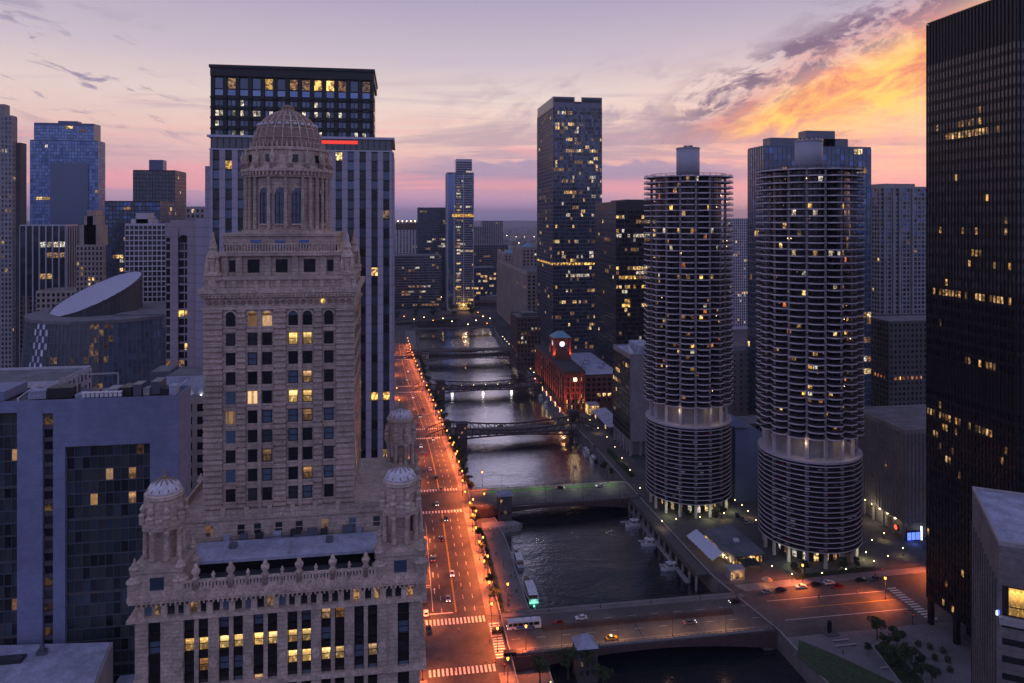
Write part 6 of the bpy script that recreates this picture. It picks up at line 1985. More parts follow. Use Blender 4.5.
# lamps on the tower side of the drive and round the near corners
PI_ = math.pi
left = [(7.0, 232), (7.0, 268), (7.0, 300), (7.0, 330), (7.0, 405), (6.5, 445), (-1, 560), (-3, 600), (-7, 690), (-9, 740), (-10, 800)]
for i, (x, y) in enumerate(left):
    dup(lp, (x, y, .13), PI_, '%s orange street lamp up the far kerb of the drive, tower side' % ORD[i])
for (x, y, lab) in ((40.5, 272, 'orange street lamp at the near bridge corner, beside the hedge'), (42.5, 243, 'orange street lamp on the bridge approach beside the bus shelter'),
                    (44.5, 394, 'orange street lamp at the corner of the second bridge'), (42, 363, 'orange street lamp on the promenade corner before the second bridge')):
    dup(lp, (x, y, .13), 0, lab)
# warm lamp by the restaurant and at the far north crossing
for (x, y, lab) in ((186, 254, 'orange street lamp lighting the north crossing near the black tower'), (160, 268.5, 'orange street lamp beside the parked cars on the north side'), (218, 268, 'orange street lamp farthest along the north street, by the black tower')):
    dup(lp, (x, y, .15), 0, lab)
# bridge masts: slim dark posts without light
mp = thing('bridge_mast', 'x', 'mast', (0, 0, 0), 'slim dark masts on the bridges')
b = MB(); b.lathe([(.22, 0), (.2, .6), (.09, .8), (.07, 7.8)], 0, 0, 8); b.build('post', 'dark_metal', mp)
b = MB(); b.bar((0, 0, 7.6), (0, -1.2, 7.9), .08, .08); b.box(-.14, .14, -1.7, -1.1, 7.82, 8.0); b.build('lamp_arm', 'dark_metal', mp)
ms = []
for k, nm in ((0, 'nearest bridge'), (1, 'second bridge')):
    y0, y1, _ = CROSS[k]
    for i in range(4):
        for j, yy in enumerate((y0 + 2.2, y1 - 2.2)):
            ms.append((X(UP, y0) + 18 + i * 20, yy, 'slim dark mast, %s from the drive, on the %s kerb of the %s' % (ORD[i], ('near', 'far')[j], nm), j))
for i, (x, y, lab, j) in enumerate(ms):
    if i >= 8 and j == 1: spot_light('mast_light', (x, y - 1.4, 7.7), (0, -.1, -1), 1500, (.9, 1, .72), 140, .6, .2)
    if i < 8 and j == 0: spot_light('mast_light', (x, y + 1.4, 7.7), (0, .1, -1), 2600, (1, .50, .24), 140, .6, .2)
    if i == 0: mp.location = (x, y, .26); mp['label'] = lab
    else: dup(mp, (x, y, .26), math.pi if j == 0 else 0, lab)

# ------------------------------------------------------------------ restaurant terrace and wharf below the round towers
def restaurant():
    Z = 4.6
    P = [at(u, v, Z)[:2] for u, v in ((703, 531), (731, 524), (765, 553), (735, 557), (718, 547))]
    c = (sum(p[0] for p in P) / 5, sum(p[1] for p in P) / 5)
    root = thing('restaurant_pavilion', 'low pavilion with a flat grey roof and warm lit windows along its river front', 'restaurant', (c[0], c[1], 0))
    ins = [(c[0] + (x - c[0]) * .93, c[1] + (y - c[1]) * .93) for x, y in P]
    b = MB(); b.prism(ins, 0, Z - .3); b.build('wall', 'concrete_dark', root)
    b = MB(); b.prism(P, Z - .3, Z + .15); b.build('roof', 'roof_grey', root)
    b = MB(); b.box(c[0] + 2, c[0] + 4, c[1] - 1, c[1] + 1, Z + .15, Z + 1.1); b.build('rooftop_unit', 'white_paint', root)
    for k in ((2, 3), (3, 4), (4, 0)):
        p, q = Vector(ins[k[0]] + (0,)), Vector(ins[k[1]] + (0,)); L = (q - p).length; n = max(2, int(L / 1.5))
        d = (q - p).normalized(); nr = Vector((d.y, -d.x, 0))
        if nr.dot(Vector((c[0], c[1], 0)) - p) > 0: nr = -nr
        for i in range(n):
            m = p.lerp(q, (i + .5) / n) + nr * .06
            b = MB(); b.bar(m - d * .5 + Vector((0, 0, 2.0)), m + d * .5 + Vector((0, 0, 2.0)), .08, 2.6); b.build('window', random.choice(['lit_warm', 'lit_gold', 'lit_white', 'lit_dim']), root)
    for u, v in ((712, 545), (728, 556), (752, 556)):
        q = at(u, v, 3); point_light('terrace_glow', (q[0] - 1, q[1] - 1.6, 3.2), 260, (1, .65, .3), .4, root)
    # white sail awning over the terrace
    A = [at(u, v, 3.4) for u, v in ((686, 536), (696, 531), (725, 557), (712, 561))]
    cc = [sum(p[i] for p in A) / 4 for i in range(3)]
    rt = thing('terrace_awning', 'long white ribbed awning over the terrace, river side of the pavilion', 'awning', (cc[0], cc[1], 0))
    b = MB(); n = 8
    for i in range(n):
        f = lambda t, s: (A[0][0] + (A[3][0] - A[0][0]) * t + s * (A[1][0] - A[0][0] + (A[2][0] - A[3][0] - A[1][0] + A[0][0]) * t), A[0][1] + (A[3][1] - A[0][1]) * t + s * (A[1][1] - A[0][1]), 3.4 + .9 * s)
        t0, tm, t1 = i / n, (i + .5) / n, (i + 1) / n
        up = lambda p, h: (p[0], p[1], p[2] + h)
        b.poly([f(t0, 0), up(f(tm, 0), .35), up(f(tm, 1), .35), f(t0, 1)]); b.poly([up(f(tm, 0), .35), f(t1, 0), f(t1, 1), up(f(tm, 1), .35)])
    b.build('canopy', 'awning_white', rt)
    for p in A:
        b = MB(); b.bar((p[0], p[1], 0), (p[0], p[1], 3.5), .14, .14); b.build('post', 'dark_metal', rt)
    for i in range(12):
        t = (i + .5) / 12
        q = (A[1][0] + (A[2][0] - A[1][0]) * t + 1.2, A[1][1] + (A[2][1] - A[1][1]) * t, 2.6)
        l = thing('terrace_lantern', '%s small warm lantern in the row between awning and pavilion' % ORD[i], 'lantern', (q[0], q[1], 0), 'terrace lanterns')
        b = MB(); b.bar((q[0], q[1], 0), (q[0], q[1], 2.4), .07, .07); b.build('post', 'dark_metal', l)
        b = MB(); b.lathe([(.05, 2.35), (.24, 2.6), (.05, 2.85)], q[0], q[1], 8); b.build('globe', 'lamp_warm', l)
    # round kiosk and dark umbrella roofs
    rt = thing('dark_pavilion', 'dark sloped canopy between the awning and the parked cars, near the bridge end', 'canopy', at(752, 566)[:2] + (0,))
    q = at(752, 570)
    b = MB()
    b.mesh([(q[0] - 5, q[1] - 3, 3.2), (q[0] + 3, q[1] - 3, 3.2), (q[0] + 3, q[1] + 4, 3.2), (q[0] - 5, q[1] + 4, 3.2), (q[0] - 3, q[1] + .5, 4.8), (q[0] + 1, q[1] + .5, 4.8)], [(0, 1, 5, 4), (1, 2, 5), (2, 3, 4, 5), (3, 0, 4), (3, 2, 1, 0)])
    b.build('canopy', 'green_black', rt)
    for sx_ in (-4.8, 2.8):
        for sy_ in (-2.8, 3.8): b = MB(); b.bar((q[0] + sx_, q[1] + sy_, 0), (q[0] + sx_, q[1] + sy_, 3.2), .16, .16); b.build('post', 'dark_metal', rt)
    q = at(735, 578)
    rt = thing('stone_kiosk', 'small stone kiosk with a warm lit doorway where the wharf meets the nearest bridge', 'kiosk', q)
    b = MB(); b.box(q[0] - 3.2, q[0] + 3.2, q[1] - 2.0, q[1] + 2, 0, 4.2); b.box(q[0] - 3.6, q[0] + 3.6, q[1] - 2.4, q[1] + 2.4, 4.2, 4.6); b.build('wall', 'concrete', rt)
    for i in range(3): b = MB(); b.box(q[0] - 2.6 + i * 2, q[0] - 1.4 + i * 2, q[1] - 2.08, q[1] - 2.0, .6, 3.2); b.build('window', ('lit_warm', 'lit_dim', 'lit_gold')[i], rt)
    point_light('kiosk_glow', (q[0], q[1] - 3.4, 3), 160, (1, .55, .25), .3, rt)
    q = at(767, 586)
    rt = thing('lit_umbrella', 'amber lit round parasol behind the parked cars near the wharf kiosk', 'parasol', q)
    b = MB(); b.lathe([(2.2, 2.6), (.1, 3.8)], q[0], q[1], 10, caps=False); b.build('canopy', 'awning_amber', rt)
    b = MB(); b.bar((q[0], q[1], 0), (q[0], q[1], 3.6), .1, .1); b.build('post', 'dark_metal', rt)
    point_light('parasol_glow', (q[0], q[1], 2.3), 300, (1, .5, .2), .3, rt)
    # wharf deck with posts, docks below
    rt = thing('river_wharf', 'dark timber wharf on tall posts along the water below the first round tower', 'wharf', (123, 325, 0))
    a, e = (118.5, 372), (121, 284)
    b = MB(); b.prism([(118.5, 372), (126, 372), (128, 284), (120.5, 284)], -1.0, -.2); b.build('deck', 'concrete_dark', rt)
    b = MB(); railing(b, a, e, -.2, 1.2, 2.0); b.build('railing', 'rail_iron', rt)
    for i in range(14):
        t = i / 13; x, y = a[0] + (e[0] - a[0]) * t + .5, a[1] + (e[1] - a[1]) * t
        b = MB(); b.bar((x, y, -9), (x, y, -1), .8, .8); b.build('post', 'concrete', rt)
    b = MB(); b.box(110.5, 119.5, 352, 354, -6.8, -6.4); b.box(112.5, 120, 330, 332, -6.8, -6.4); b.box(114, 121, 306, 307.6, -6.8, -6.4); b.box(119.4, 121.6, 290, 372, -6.8, -6.42); b.build('dock', 'concrete', rt)
    for i in range(9):
        y = 290 + i * 9.3; b = MB(); b.lathe([(.05, -1.9), (.22, -1.75), (.05, -1.55)], 122, y, 6); b.build('dock_lamp', 'lamp_warm' if i % 3 == 0 else 'lamp_dim', rt)
mat('neon_red2', (1, .05, .03), emit=(1, .10, .05), estr=2.2)
mat('tail_red', (.25, .01, .01), .3)
mat('awning_amber', (.75, .45, .2), .7)
restaurant()

# ------------------------------------------------------------------ vehicles
def car_mesh_parts(body, x_l=4.5, kind='car'):
    """a car pointing along +x, origin on the road"""
    root = thing('parked_car', 'x', 'car', (0, 0, 0))
    b = MB()
    h = .9
    prof = [(-2.2, .38), (2.15, .38), (2.25, .62), (2.1, .80), (1.05, .92), (-1.55, .95), (-2.2, .88), (-2.27, .6)]
    n = len(prof)
    vs = [(x, -h, z) for x, z in prof] + [(x, h, z) for x, z in prof]
    b.mesh(vs, [tuple(range(n)), tuple(range(2 * n - 1, n - 1, -1))] + [(i, n + i, n + (i + 1) % n, (i + 1) % n) for i in range(n)])
    roof = [(.35, 1.42), (-1.05, 1.44)]
    b.mesh([(.35, -.66, 1.42), (-1.05, -.66, 1.44), (-1.05, .66, 1.44), (.35, .66, 1.42), (.35, -.66, 1.47), (-1.05, -.66, 1.49), (-1.05, .66, 1.49), (.35, .66, 1.47)], [(0, 3, 2, 1), (4, 7, 6, 5), (0, 1, 5, 4), (1, 2, 6, 5), (2, 3, 7, 6), (3, 0, 4, 7)])
    for sx_, sz in ((1, 0),):
        for s in (-1, 1):
            b.bar((1.0, s * .8, .9), (.35, s * .66, 1.44), .07, .07); b.bar((-1.6, s * .8, .94), (-1.05, s * .66, 1.46), .1, .08); b.bar((-.35, s * .81, .93), (-.35, s * .67, 1.45), .07, .07)
    b.build('body', body, root)
    g = MB()
    lo = [(1.02, -.8, .91), (-1.6, -.8, .94), (-1.6, .8, .94), (1.02, .8, .91)]; hi = [(.35, -.65, 1.41), (-1.05, -.65, 1.43), (-1.05, .65, 1.43), (.35, .65, 1.41)]
    g.mesh(lo + hi, [(0, 1, 5, 4), (1, 2, 6, 5), (2, 3, 7, 6), (3, 0, 4, 7)]); g.build('car_window', 'boat_glass', root)
    for x in (-1.4, 1.35):
        for s in (-1, 1):
            w = MB(); m_ = []
            for i in range(12):
                a0, a1 = i * math.pi / 6, (i + 1) * math.pi / 6
                y0, y1 = s * .70, s * .92
                w.poly([(x + .33 * math.cos(a0), y0, .33 + .33 * math.sin(a0)), (x + .33 * math.cos(a1), y0, .33 + .33 * math.sin(a1)), (x + .33 * math.cos(a1), y1, .33 + .33 * math.sin(a1)), (x + .33 * math.cos(a0), y1, .33 + .33 * math.sin(a0))], 0)
                w.poly([(x, y1, .33), (x + .33 * math.cos(a0), y1, .33 + .33 * math.sin(a0)), (x + .33 * math.cos(a1), y1, .33 + .33 * math.sin(a1))], 1 if True else 0)
            w.build('wheel', ['tyre', 'chrome'], root)
    for s in (-1, 1):
        l = MB(); l.box(2.17, 2.27, s * .62 - .17, s * .62 + .17, .62, .76); l.build('headlight', 'chrome', root)
        l = MB(); l.box(-2.28, -2.2, s * .66 - .15, s * .66 + .15, .66, .82); l.build('tail_light', 'tail_red', root)
    return root
PROTO = {}
def add_car(body, u, v, rz, label, lights=False, p=None, group=None, taxi=False):
    if p is None: p = at(u, v, 0)
    z = p[2]
    if 37 < p[0] < 126 and p[1] < 800: z = .12
    elif (p[0] > 126): z = .02
    if body not in PROTO:
        r = car_mesh_parts(body); PROTO[body] = r
        r.location = (p[0], p[1], z + .01); r.rotation_euler = (0, 0, rz); r['label'] = label
        if group: r['group'] = group
    else: r = dup(PROTO[body], (p[0], p[1], z + .01), rz, label, group)
    if lights:
        for ch in r.children:
            if ch.name.startswith('headlight'):
                k = ch.data.copy(); k.materials.clear(); k.materials.append(MATS['head_lamp']); ch.data = k
            if ch.name.startswith('tail_light'):
                k = ch.data.copy(); k.materials.clear(); k.materials.append(MATS['lamp_red']); ch.data = k
    return r
PI = math.pi
add_car('car_red', 558, 624, PI, 'dark red car on the nearest bridge between the bus and the white car')
add_car('car_white', 581, 619.5, PI, 'white car on the nearest bridge ahead of the red one')
tx = add_car('car_yellow', 612, 640, 0, 'yellow taxi on the near roadway of the nearest bridge')
b = MB(); b.box(-.5, -.2, -.35, .35, 1.5, 1.68); s_ = b.build('roof_sign', 'lamp_warm', None); s_.parent = tx; s_.location = (0, 0, 0)
PK = 'cars parked on the north side'
for c_, u, v, r, l in (('car_silver', 767, 593, .1, 'silver car parked first in line by the lit parasol'), ('car_black', 781, 591.5, .1, 'black car parked beside the silver one by the parasol'),
                      ('car_white', 801, 588, PI, 'white car pulled up alone behind the tall lamp post'), ('car_black', 816, 586, .05, 'black car parked between two white cars'),
                      ('car_white', 829, 584, .05, 'white car parked behind the red car'), ('car_red', 838, 588, PI, 'bright red car waiting on the north side street'),
                      ('car_black', 861, 581.5, .1, 'black car parked in front of the shrubs, left of a matching one'), ('car_grey', 876, 580, .1, 'dark grey car parked last in the row, nearest the black tower'),
                      ('car_black', 737, 516, 1.3, 'dark car on the forecourt between the round towers, leftmost of three'), ('car_grey', 742, 519, 1.3, 'grey car in the middle of the three on the forecourt'),
                      ('car_silver', 746, 523, 1.3, 'silver car nearest the second round tower on the forecourt')):
    add_car(c_, u, v, r, l, group=PK)
DV = 'cars on the drive'
for c_, u, v, r, l, li in (('car_black', 428.5, 631, -PI / 2, 'black car at the near crossing of the drive, waiting at the line', False), ('car_white', 426, 615, PI / 2, 'white car in the turn bay beside the tower', False),
                      ('car_grey', 424, 601, PI / 2, 'grey car close by the turret in the turn bay', False), ('car_black', 436, 478, PI / 2, 'black car on the drive beyond the second crossing', False),
                      ('car_white', 421, 447, -PI / 2, 'white car coming down the drive past the striped tower', True), ('car_red', 423, 410, PI / 2, 'red car on the drive near the third crossing', False),
                      ('car_white', 413, 398, -PI / 2, 'pale car with headlamps on, far up the drive', True), ('car_silver', 407, 380, -PI / 2, 'silver car with headlamps on, farthest up the drive', True)):
    add_car(c_, u, v, r, l, li, group=DV)
QY = 'cars by the north quay'
for i, (u, v, c_) in enumerate(((587, 426, 'car_white'), (595, 430, 'car_silver'), (600, 436, 'car_white'), (575, 444, 'car_black'), (581, 447, 'car_grey'), (588, 453, 'car_white'), (586, 441, 'car_red'), (594, 447, 'car_red'))):
    add_car(c_, u, v, 1.45, '%s car from the clock building on the north quay road, %s' % (ORD[i], {'car_white': 'white', 'car_silver': 'silver', 'car_black': 'black', 'car_grey': 'grey', 'car_red': 'red'}[c_]), group=QY)
more = [(433, 560, PI / 2), (441, 540, PI / 2), (452, 575, -PI / 2), (437, 505, -PI / 2), (446, 520, -PI / 2), (430, 470, PI / 2), (441, 490, PI / 2), (426, 455, PI / 2), (433, 440, -PI / 2), (418, 425, PI / 2), (414, 410, PI / 2), (409, 395, PI / 2), (420, 417, -PI / 2), (404, 365, PI / 2), (408, 372, -PI / 2), (405, 358, -PI / 2), (448, 600, -PI / 2)]
cols = ['car_grey', 'car_black', 'car_white', 'car_silver', 'car_black', 'car_white', 'car_grey', 'car_red', 'car_silver', 'car_black', 'car_white', 'car_grey', 'car_black', 'car_silver', 'car_white', 'car_black', 'car_silver']
order = sorted(range(len(more)), key=lambda i: -more[i][1])
for n_, i in enumerate(order):
    u, v, r = more[i]
    add_car(cols[i], u, v, r, '%s moving car up the drive from the near crossing, %s, %s' % (ORD[n_], cols[i][4:], 'heading away' if r > 0 else 'coming nearer'), True, group='moving cars on the drive')
for u, v, c_, r, lab in ((560, 489, 'car_black', 0, 'black car crossing the second bridge near its middle'), (600, 487, 'car_white', PI, 'white car crossing the second bridge toward the drive'), (500, 427, 'car_red', PI, 'red car crossing the third bridge'), (690, 624, 'car_grey', 0, 'grey car on the near roadway of the nearest bridge, north half'), (735, 603, 'car_black', PI, 'black car entering the nearest bridge from the north')):
    add_car(c_, u, v, r, lab, True)
def bus():
    p = at(524, 628, .12)
    root = thing('city_bus', 'long white roofed city bus stopping at the drive end of the nearest bridge', 'bus', (p[0], p[1], .14))
    x, y = p[0], p[1]; L = 6.1
    z = .14
    b = MB(); b.box(x - L, x + L, y - 1.27, y + 1.27, z + .38, z + 3.0, 0); b.box(x - L + .1, x + L - .1, y - 1.15, y + 1.15, z + 3.0, z + 3.12, 0); b.build('body', 'bus_body', root)
    for i, (a, c) in enumerate(((-5.7, -4.4), (-4.2, -2.5), (-2.3, -.6), (-.4, 1.3), (1.5, 3.2), (3.4, 5.4))):
        for s in (-1, 1):
            b = MB(); b.box(x + a, x + c, y + s * 1.275 - .02, y + s * 1.275 + .02, z + 1.5, z + 2.6); b.build('side_window', 'boat_glass', root)
    b = MB(); b.box(x - L - .03, x - L + .01, y - 1.1, y + 1.1, z + 1.1, z + 2.7); b.build('windscreen', 'boat_glass', root)
    b = MB(); b.box(x - 3, x + 3.4, y - 1.30, y - 1.272, z + .55, z + 1.4); b.build('side_panel', 'bus_blue', root)
    for a, c in ((-3.6, -1.2), (.2, 2.2), (3.0, 4.6)):
        b = MB(); b.box(x + a, x + c, y - .8, y + .8, z + 3.12, z + 3.4); b.build('roof_unit', 'white_paint', root)
    for a in (-4.2, 3.4):
        for s in (-1, 1):
            w = MB()
            for i in range(12):
                a0, a1 = i * math.pi / 6, (i + 1) * math.pi / 6; Y0, Y1 = y + s * 1.0, y + s * 1.30
                f = lambda t, Y, r=.48: (x + a + r * math.cos(t), Y, z + .48 + r * math.sin(t))
                w.poly([f(a0, Y0), f(a1, Y0), f(a1, Y1), f(a0, Y1)]); w.poly([(x + a, Y1, z + .48), f(a0, Y1), f(a1, Y1)], 1)
            w.build('wheel', ['tyre', 'chrome'], root)
    for s in (-1, 1):
        b = MB(); b.box(x - L - .05, x - L, y + s * .9 - .15, y + s * .9 + .15, z + .6, z + .85); b.build('headlight', 'head_lamp', root)
        b = MB(); b.box(x + L, x + L + .05, y + s * 1.0 - .12, y + s * 1.0 + .12, z + .8, z + 1.2); b.build('tail_light', 'lamp_red', root)
mat('bus_body', (.66, .64, .64), .4)
bus()

# ------------------------------------------------------------------ boats
def yacht(name, label, cx, cy, L, Wd, rz, canopy=None, glow=False, group='boats moored on the river'):
    root = thing(name, label, 'boat', (0, 0, 0), group)
    h = 1.7
    sec = []
    for t, w, zt in ((-.5, .80, 1.35), (-.3, .95, 1.3), (0, 1.0, 1.35), (.25, .85, 1.5), (.42, .45, 1.7), (.5, .04, 1.85)):
        sec.append([(t * L, -w * Wd / 2, zt), (t * L * .98, -w * Wd * .38, -.4), (t * L * .98, w * Wd * .38, -.4), (t * L, w * Wd / 2, zt)])
    b = MB(); vs = [p for s in sec for p in s]; fs = []
    for i in range(len(sec) - 1):
        for j in range(3): fs.append((4 * i + j, 4 * i + j + 1, 4 * i + j + 5, 4 * i + j + 4))
        fs.append((4 * i + 3, 4 * i, 4 * i + 4, 4 * i + 7))
    fs.append((0, 3, 2, 1)); b.mesh(vs, fs); b.build('hull', 'boat_white', root)
    b = MB(); b.mesh([(p[0] * .97, p[1] * .9, p[2] + .02) for s in sec for p in (s[0], s[3])], [(2 * i, 2 * i + 2, 2 * i + 3, 2 * i + 1) for i in range(len(sec) - 1)]); b.build('deck', 'wood_deck', root)
    a0, a1 = -.28 * L, .22 * L; w = Wd * .36
    b = MB(); b.mesh([(a0, -w, 1.3), (a1, -w, 1.35), (a1, w, 1.35), (a0, w, 1.3), (a0 + .2, -w * .9, 2.9), (a1 - 1.6, -w * .85, 2.9), (a1 - 1.6, w * .85, 2.9), (a0 + .2, w * .9, 2.9)], [(0, 1, 5, 4), (1, 2, 6, 5), (2, 3, 7, 6), (3, 0, 4, 7), (4, 5, 6, 7)])
    cab = b.build('cabin', 'boat_white', root)
    for s in (-1, 1):
        b = MB(); b.poly([(a0 + .6, s * (w * .99 + .0), 1.75), (a1 - .6, s * w * .98, 1.78), (a1 - 1.4, s * w * .925, 2.5), (a0 + .6, s * w * .945, 2.5)]); b.build('window', 'boat_glass', cab)
    b = MB(); b.poly([(a1 - .35, -w * .8, 1.8), (a1 - .35, w * .8, 1.8), (a1 - 1.2, w * .75, 2.62), (a1 - 1.2, -w * .75, 2.62)]); b.build('windscreen', 'boat_glass', cab)
    b = MB(); b.box(a0 - .2 * L * .6, a1 - 2.2, -w * .95, w * .95, 2.9, 3.05)
    b.box(a0 + 1.5, a0 + 3.6, -w * .5, w * .5, 3.05, 3.6); b.build('flybridge', 'boat_white', root)
    for x in (a0 + 1, a1 - 3): b = MB(); b.bar((x, 0, 3.05), (x - .8, 0, 4.6), .1, .1); b.build('mast', 'chrome', root)
    b = MB()
    for i in range(len(sec) - 1):
        for k in (0, 3):
            p, q = Vector(sec[i][k]), Vector(sec[i + 1][k]); up = Vector((0, 0, .75))
            b.bar(p * .98 + up, q * .98 + up, .05, .05); b.bar(p * .98, p * .98 + up, .05, .05)
    b.build('rail', 'chrome', root)
    if canopy:
        b = MB(); b.box(-.48 * L, a0 - .4, -w, w, 2.75, 2.85); b.build('stern_canopy', canopy, root)
    if glow:
        b = MB(); b.box(-.535 * L, -.505 * L, -Wd * .36, Wd * .36, -.02, .22); b.build('underwater_light', 'green_glow', root)
        point_light('stern_glow', (-.56 * L, 0, .7), 60, (.25, 1, .75), .3, root)
    root.location = (cx, cy, WATER); root.rotation_euler = (0, 0, rz)
    return root
for (u, v, L, Wd, lab, can, gl) in ((510, 561, 14.5, 4.2, 'white cruiser moored farther along the promenade, its bow up river', None, False), (523, 591, 19, 5.2, 'larger white motor yacht with a green glow at its stern, near the bridge', 'white_paint', True)):
    p = at(u, v, WATER); x = X(LB, p[1]) + Wd / 2 + .5
    yacht('motor_yacht', lab, x, p[1], L, Wd, PI / 2, can, gl)
for (u, v, L, lab) in ((570, 453, 11, 'white motor boat tied to the north quay below the clock building'), (578, 461, 10, 'second white boat astern of the one on the north quay'),
                       (548, 398, 10, 'small boat at the foot of the clock tower building'), (553, 405, 9, 'small boat just astern, by the north end of the third bridge')):
    p = at(u, v, WATER); x = X(RB, p[1]) - 2.4
    yacht('motor_boat', lab, x, p[1], L, 3.4, PI / 2)
for (x, y, L, rz, lab) in ((115.5, 349, 8, .1, 'small white boat at the first dock under the wharf'), (115.8, 327, 7, -.1, 'small white boat at the middle dock under the wharf'), (117, 303, 8, .05, 'small boat at the dock nearest the bridge, under the wharf')):
    yacht('dock_boat', lab, x, y, L, 2.8, rz + PI)

# ------------------------------------------------------------------ trees, hedges, planters
def crown(b, rg, c, r, n, m, sq=.8, leaf=.42):
    for _ in range(n):
        while True:
            p = Vector((rg.uniform(-1, 1), rg.uniform(-1, 1), rg.uniform(-1, 1)))
            if .25 < p.length < 1: break
        p = Vector((p.x * r, p.y * r, p.z * r * sq)) + Vector(c)
        a = Vector((rg.gauss(0, 1), rg.gauss(0, 1), rg.gauss(0, 1))).normalized(); t = a.orthogonal().normalized(); s = a.cross(t)
        k = leaf * rg.uniform(.6, 1.3)
        b.poly([p + t * k, p + s * k * .6, p - t * k, p - s * k * .6], m)
def tree_proto(seed, H, spread, mats, label):
    rg = random.Random(seed)
    root = thing('street_tree', label, 'tree', (0, 0, 0))
    b = MB(); b.lathe([(.22 * H / 7, 0), (.15 * H / 7, H * .35), (.08 * H / 7, H * .7)], 0, 0, 8)
    for i in range(6):
        a = rg.uniform(0, 6.28); z = H * rg.uniform(.3, .5); e = (spread * .6 * math.cos(a), spread * .6 * math.sin(a), H * rg.uniform(.6, .85))
        b.bar((0, 0, z), e, .1, .1)
    b.build('trunk', 'bark', root)
    b = MB()
    for i in range(11):
        a = rg.uniform(0, 6.28); q = spread * rg.uniform(.1, .75); z = H * rg.uniform(.5, .92)
        crown(b, rg, (q * math.cos(a), q * math.sin(a), z), spread * rg.uniform(.28, .48), 95, rg.randrange(2), .75, .30)
    b.build('crown', mats, root)
    return root
TP = [tree_proto(1, 7, 2.6, ['leaf_dark', 'leaf_mid'], 't'), tree_proto(2, 8.5, 3.2, ['leaf_mid', 'leaf_dark'], 't'), tree_proto(3, 5.5, 2.0, ['leaf_dark', 'leaf_dark'], 't')]
used = set()
def plant_tree(k, x, y, z, rz, lab, grp, sc=1.0):
    if k not in used:
        used.add(k); r = TP[k]; r.location = (x, y, z); r.rotation_euler = (0, 0, rz); r.scale = (sc,) * 3; r['label'] = lab; r['group'] = grp
    else: dup(TP[k], (x, y, z), rz, lab, grp, scale=sc)
rg = random.Random(21)
n = 0
yy = 274
while yy < 830:
    if not any(a - 4 < yy < c + 4 for a, c, _ in CROSS):
        plant_tree(2 if yy > 500 else rg.choice([0, 2]), X(NE_, yy) + 4.0, yy, .13, rg.uniform(0, 6), '%s young tree between the lamps along the drive, counting from the nearest bridge' % ORD[n], 'street trees along the drive', rg.uniform(.75, 1.0)); n += 1
    yy += 14 if yy < 480 else 22
n = 0
for y0, y1 in ((395, 486), (508, 618), (640, 760)):
    yy = y0 + 4
    while yy < y1:
        x = X(UP, yy) + 2.4
        plant_tree(rg.choice([0, 1]), x, yy, WALK, rg.uniform(0, 6), '%s leafy tree on the lower quay beyond the second bridge' % ORD[n], 'trees on the lower quay', rg.uniform(.9, 1.25)); n += 1
        yy += rg.uniform(8, 13) if yy < 520 else rg.uniform(14, 22)
for i, (u, v, z, s) in enumerate(((540, 686, WALK, 1.2), (568, 680, WALK, 1.3), (588, 676, WALK, 1.35), (603, 690, WALK, 1.0))):
    p = at(u, v, z)
    plant_tree(1, p[0], p[1], z, i * 1.3, '%s tree from the drive on the quay this side of the nearest bridge' % ORD[i], 'trees this side of the nearest bridge', s)
_pl = ((884, 648), (901, 660), (912, 676), (886, 656), (918, 681), (894, 668), (880, 646), (908, 664))
for i, (u, v) in enumerate(_pl):
    p = at(u, v, .2)
    plant_tree(i % 3, p[0] + .8, p[1] - .6, .5, i * 1.9, '%s small tree inside the long planter on the plaza' % ORD[i], 'trees in the planter', .62 + .07 * (i % 3))
for i, (u, v, s) in enumerate(((877, 640, 1.0), (897, 652, 1.15), (905, 672, 1.1), (890, 664, .9), (921, 668, .8), (932, 682, .85), (868, 655, .7))):
    p = at(u, v, .2)
    plant_tree((1, 0, 1, 0, 2, 2, 2)[i], p[0], p[1], .3, i * 2.1, '%s of the plaza trees from the crossing corner, in the long planter' % ORD[i].capitalize().lower(), 'trees on the plaza', s)
for i, (u, v) in enumerate(((688, 520), (716, 522), (722, 519), (843, 572), (856, 570), (795, 578), (805, 574), (596, 468), (604, 472), (611, 477), (545, 372), (541, 360), (538, 350))):
    p = at(u, v, 0)
    plant_tree(2 if i != 2 else 0, p[0], p[1], .1, i * 1.1, '%s small bushy tree on the north bank, %s' % (ORD[i], ('round tower base',) * 1 [0] if False else ('by the first round tower' if i < 3 else 'in front of the second round tower' if i < 7 else 'on the quay before the grey slab' if i < 10 else 'beside the clock building')), 'small trees on the north bank', rg.uniform(.8, 1.1))
# planted bank between the pavement and the promenade
def hedge(label, pts, z0, z1, wd, seed):
    rg = random.Random(seed)
    root = thing('planted_hedge', label, 'hedge', (pts[0][0], pts[0][1], z0))
    b = MB(); n = len(pts)
    for p, q in zip(pts, pts[1:]): b.bar((p[0], p[1], (z0 + z1) / 2 - .3), (q[0], q[1], (z0 + z1) / 2 - .3), wd * .8, (z1 - z0) * .7, 0)
    for p, q in zip(pts, pts[1:]):
        L = math.hypot(q[0] - p[0], q[1] - p[1])
        for i in range(int(L * 2.2)):
            t = rg.random(); x = p[0] + (q[0] - p[0]) * t + rg.uniform(-.5, .5) * wd; y = p[1] + (q[1] - p[1]) * t
            crown(b, rg, (x, y, z1 - rg.uniform(.1, .6)), rg.uniform(.4, .7), 14, rg.randrange(2), .8, .22)
    b.build('foliage', ['hedge', 'planter_green'], root)
hedge('long clipped hedge between the pavement and the promenade, before the second bridge', [(38.6, 272), (38.6, 300), (38.6, 330), (38.6, 350)], WALK, WALK + 2.6, 2.6, 2)
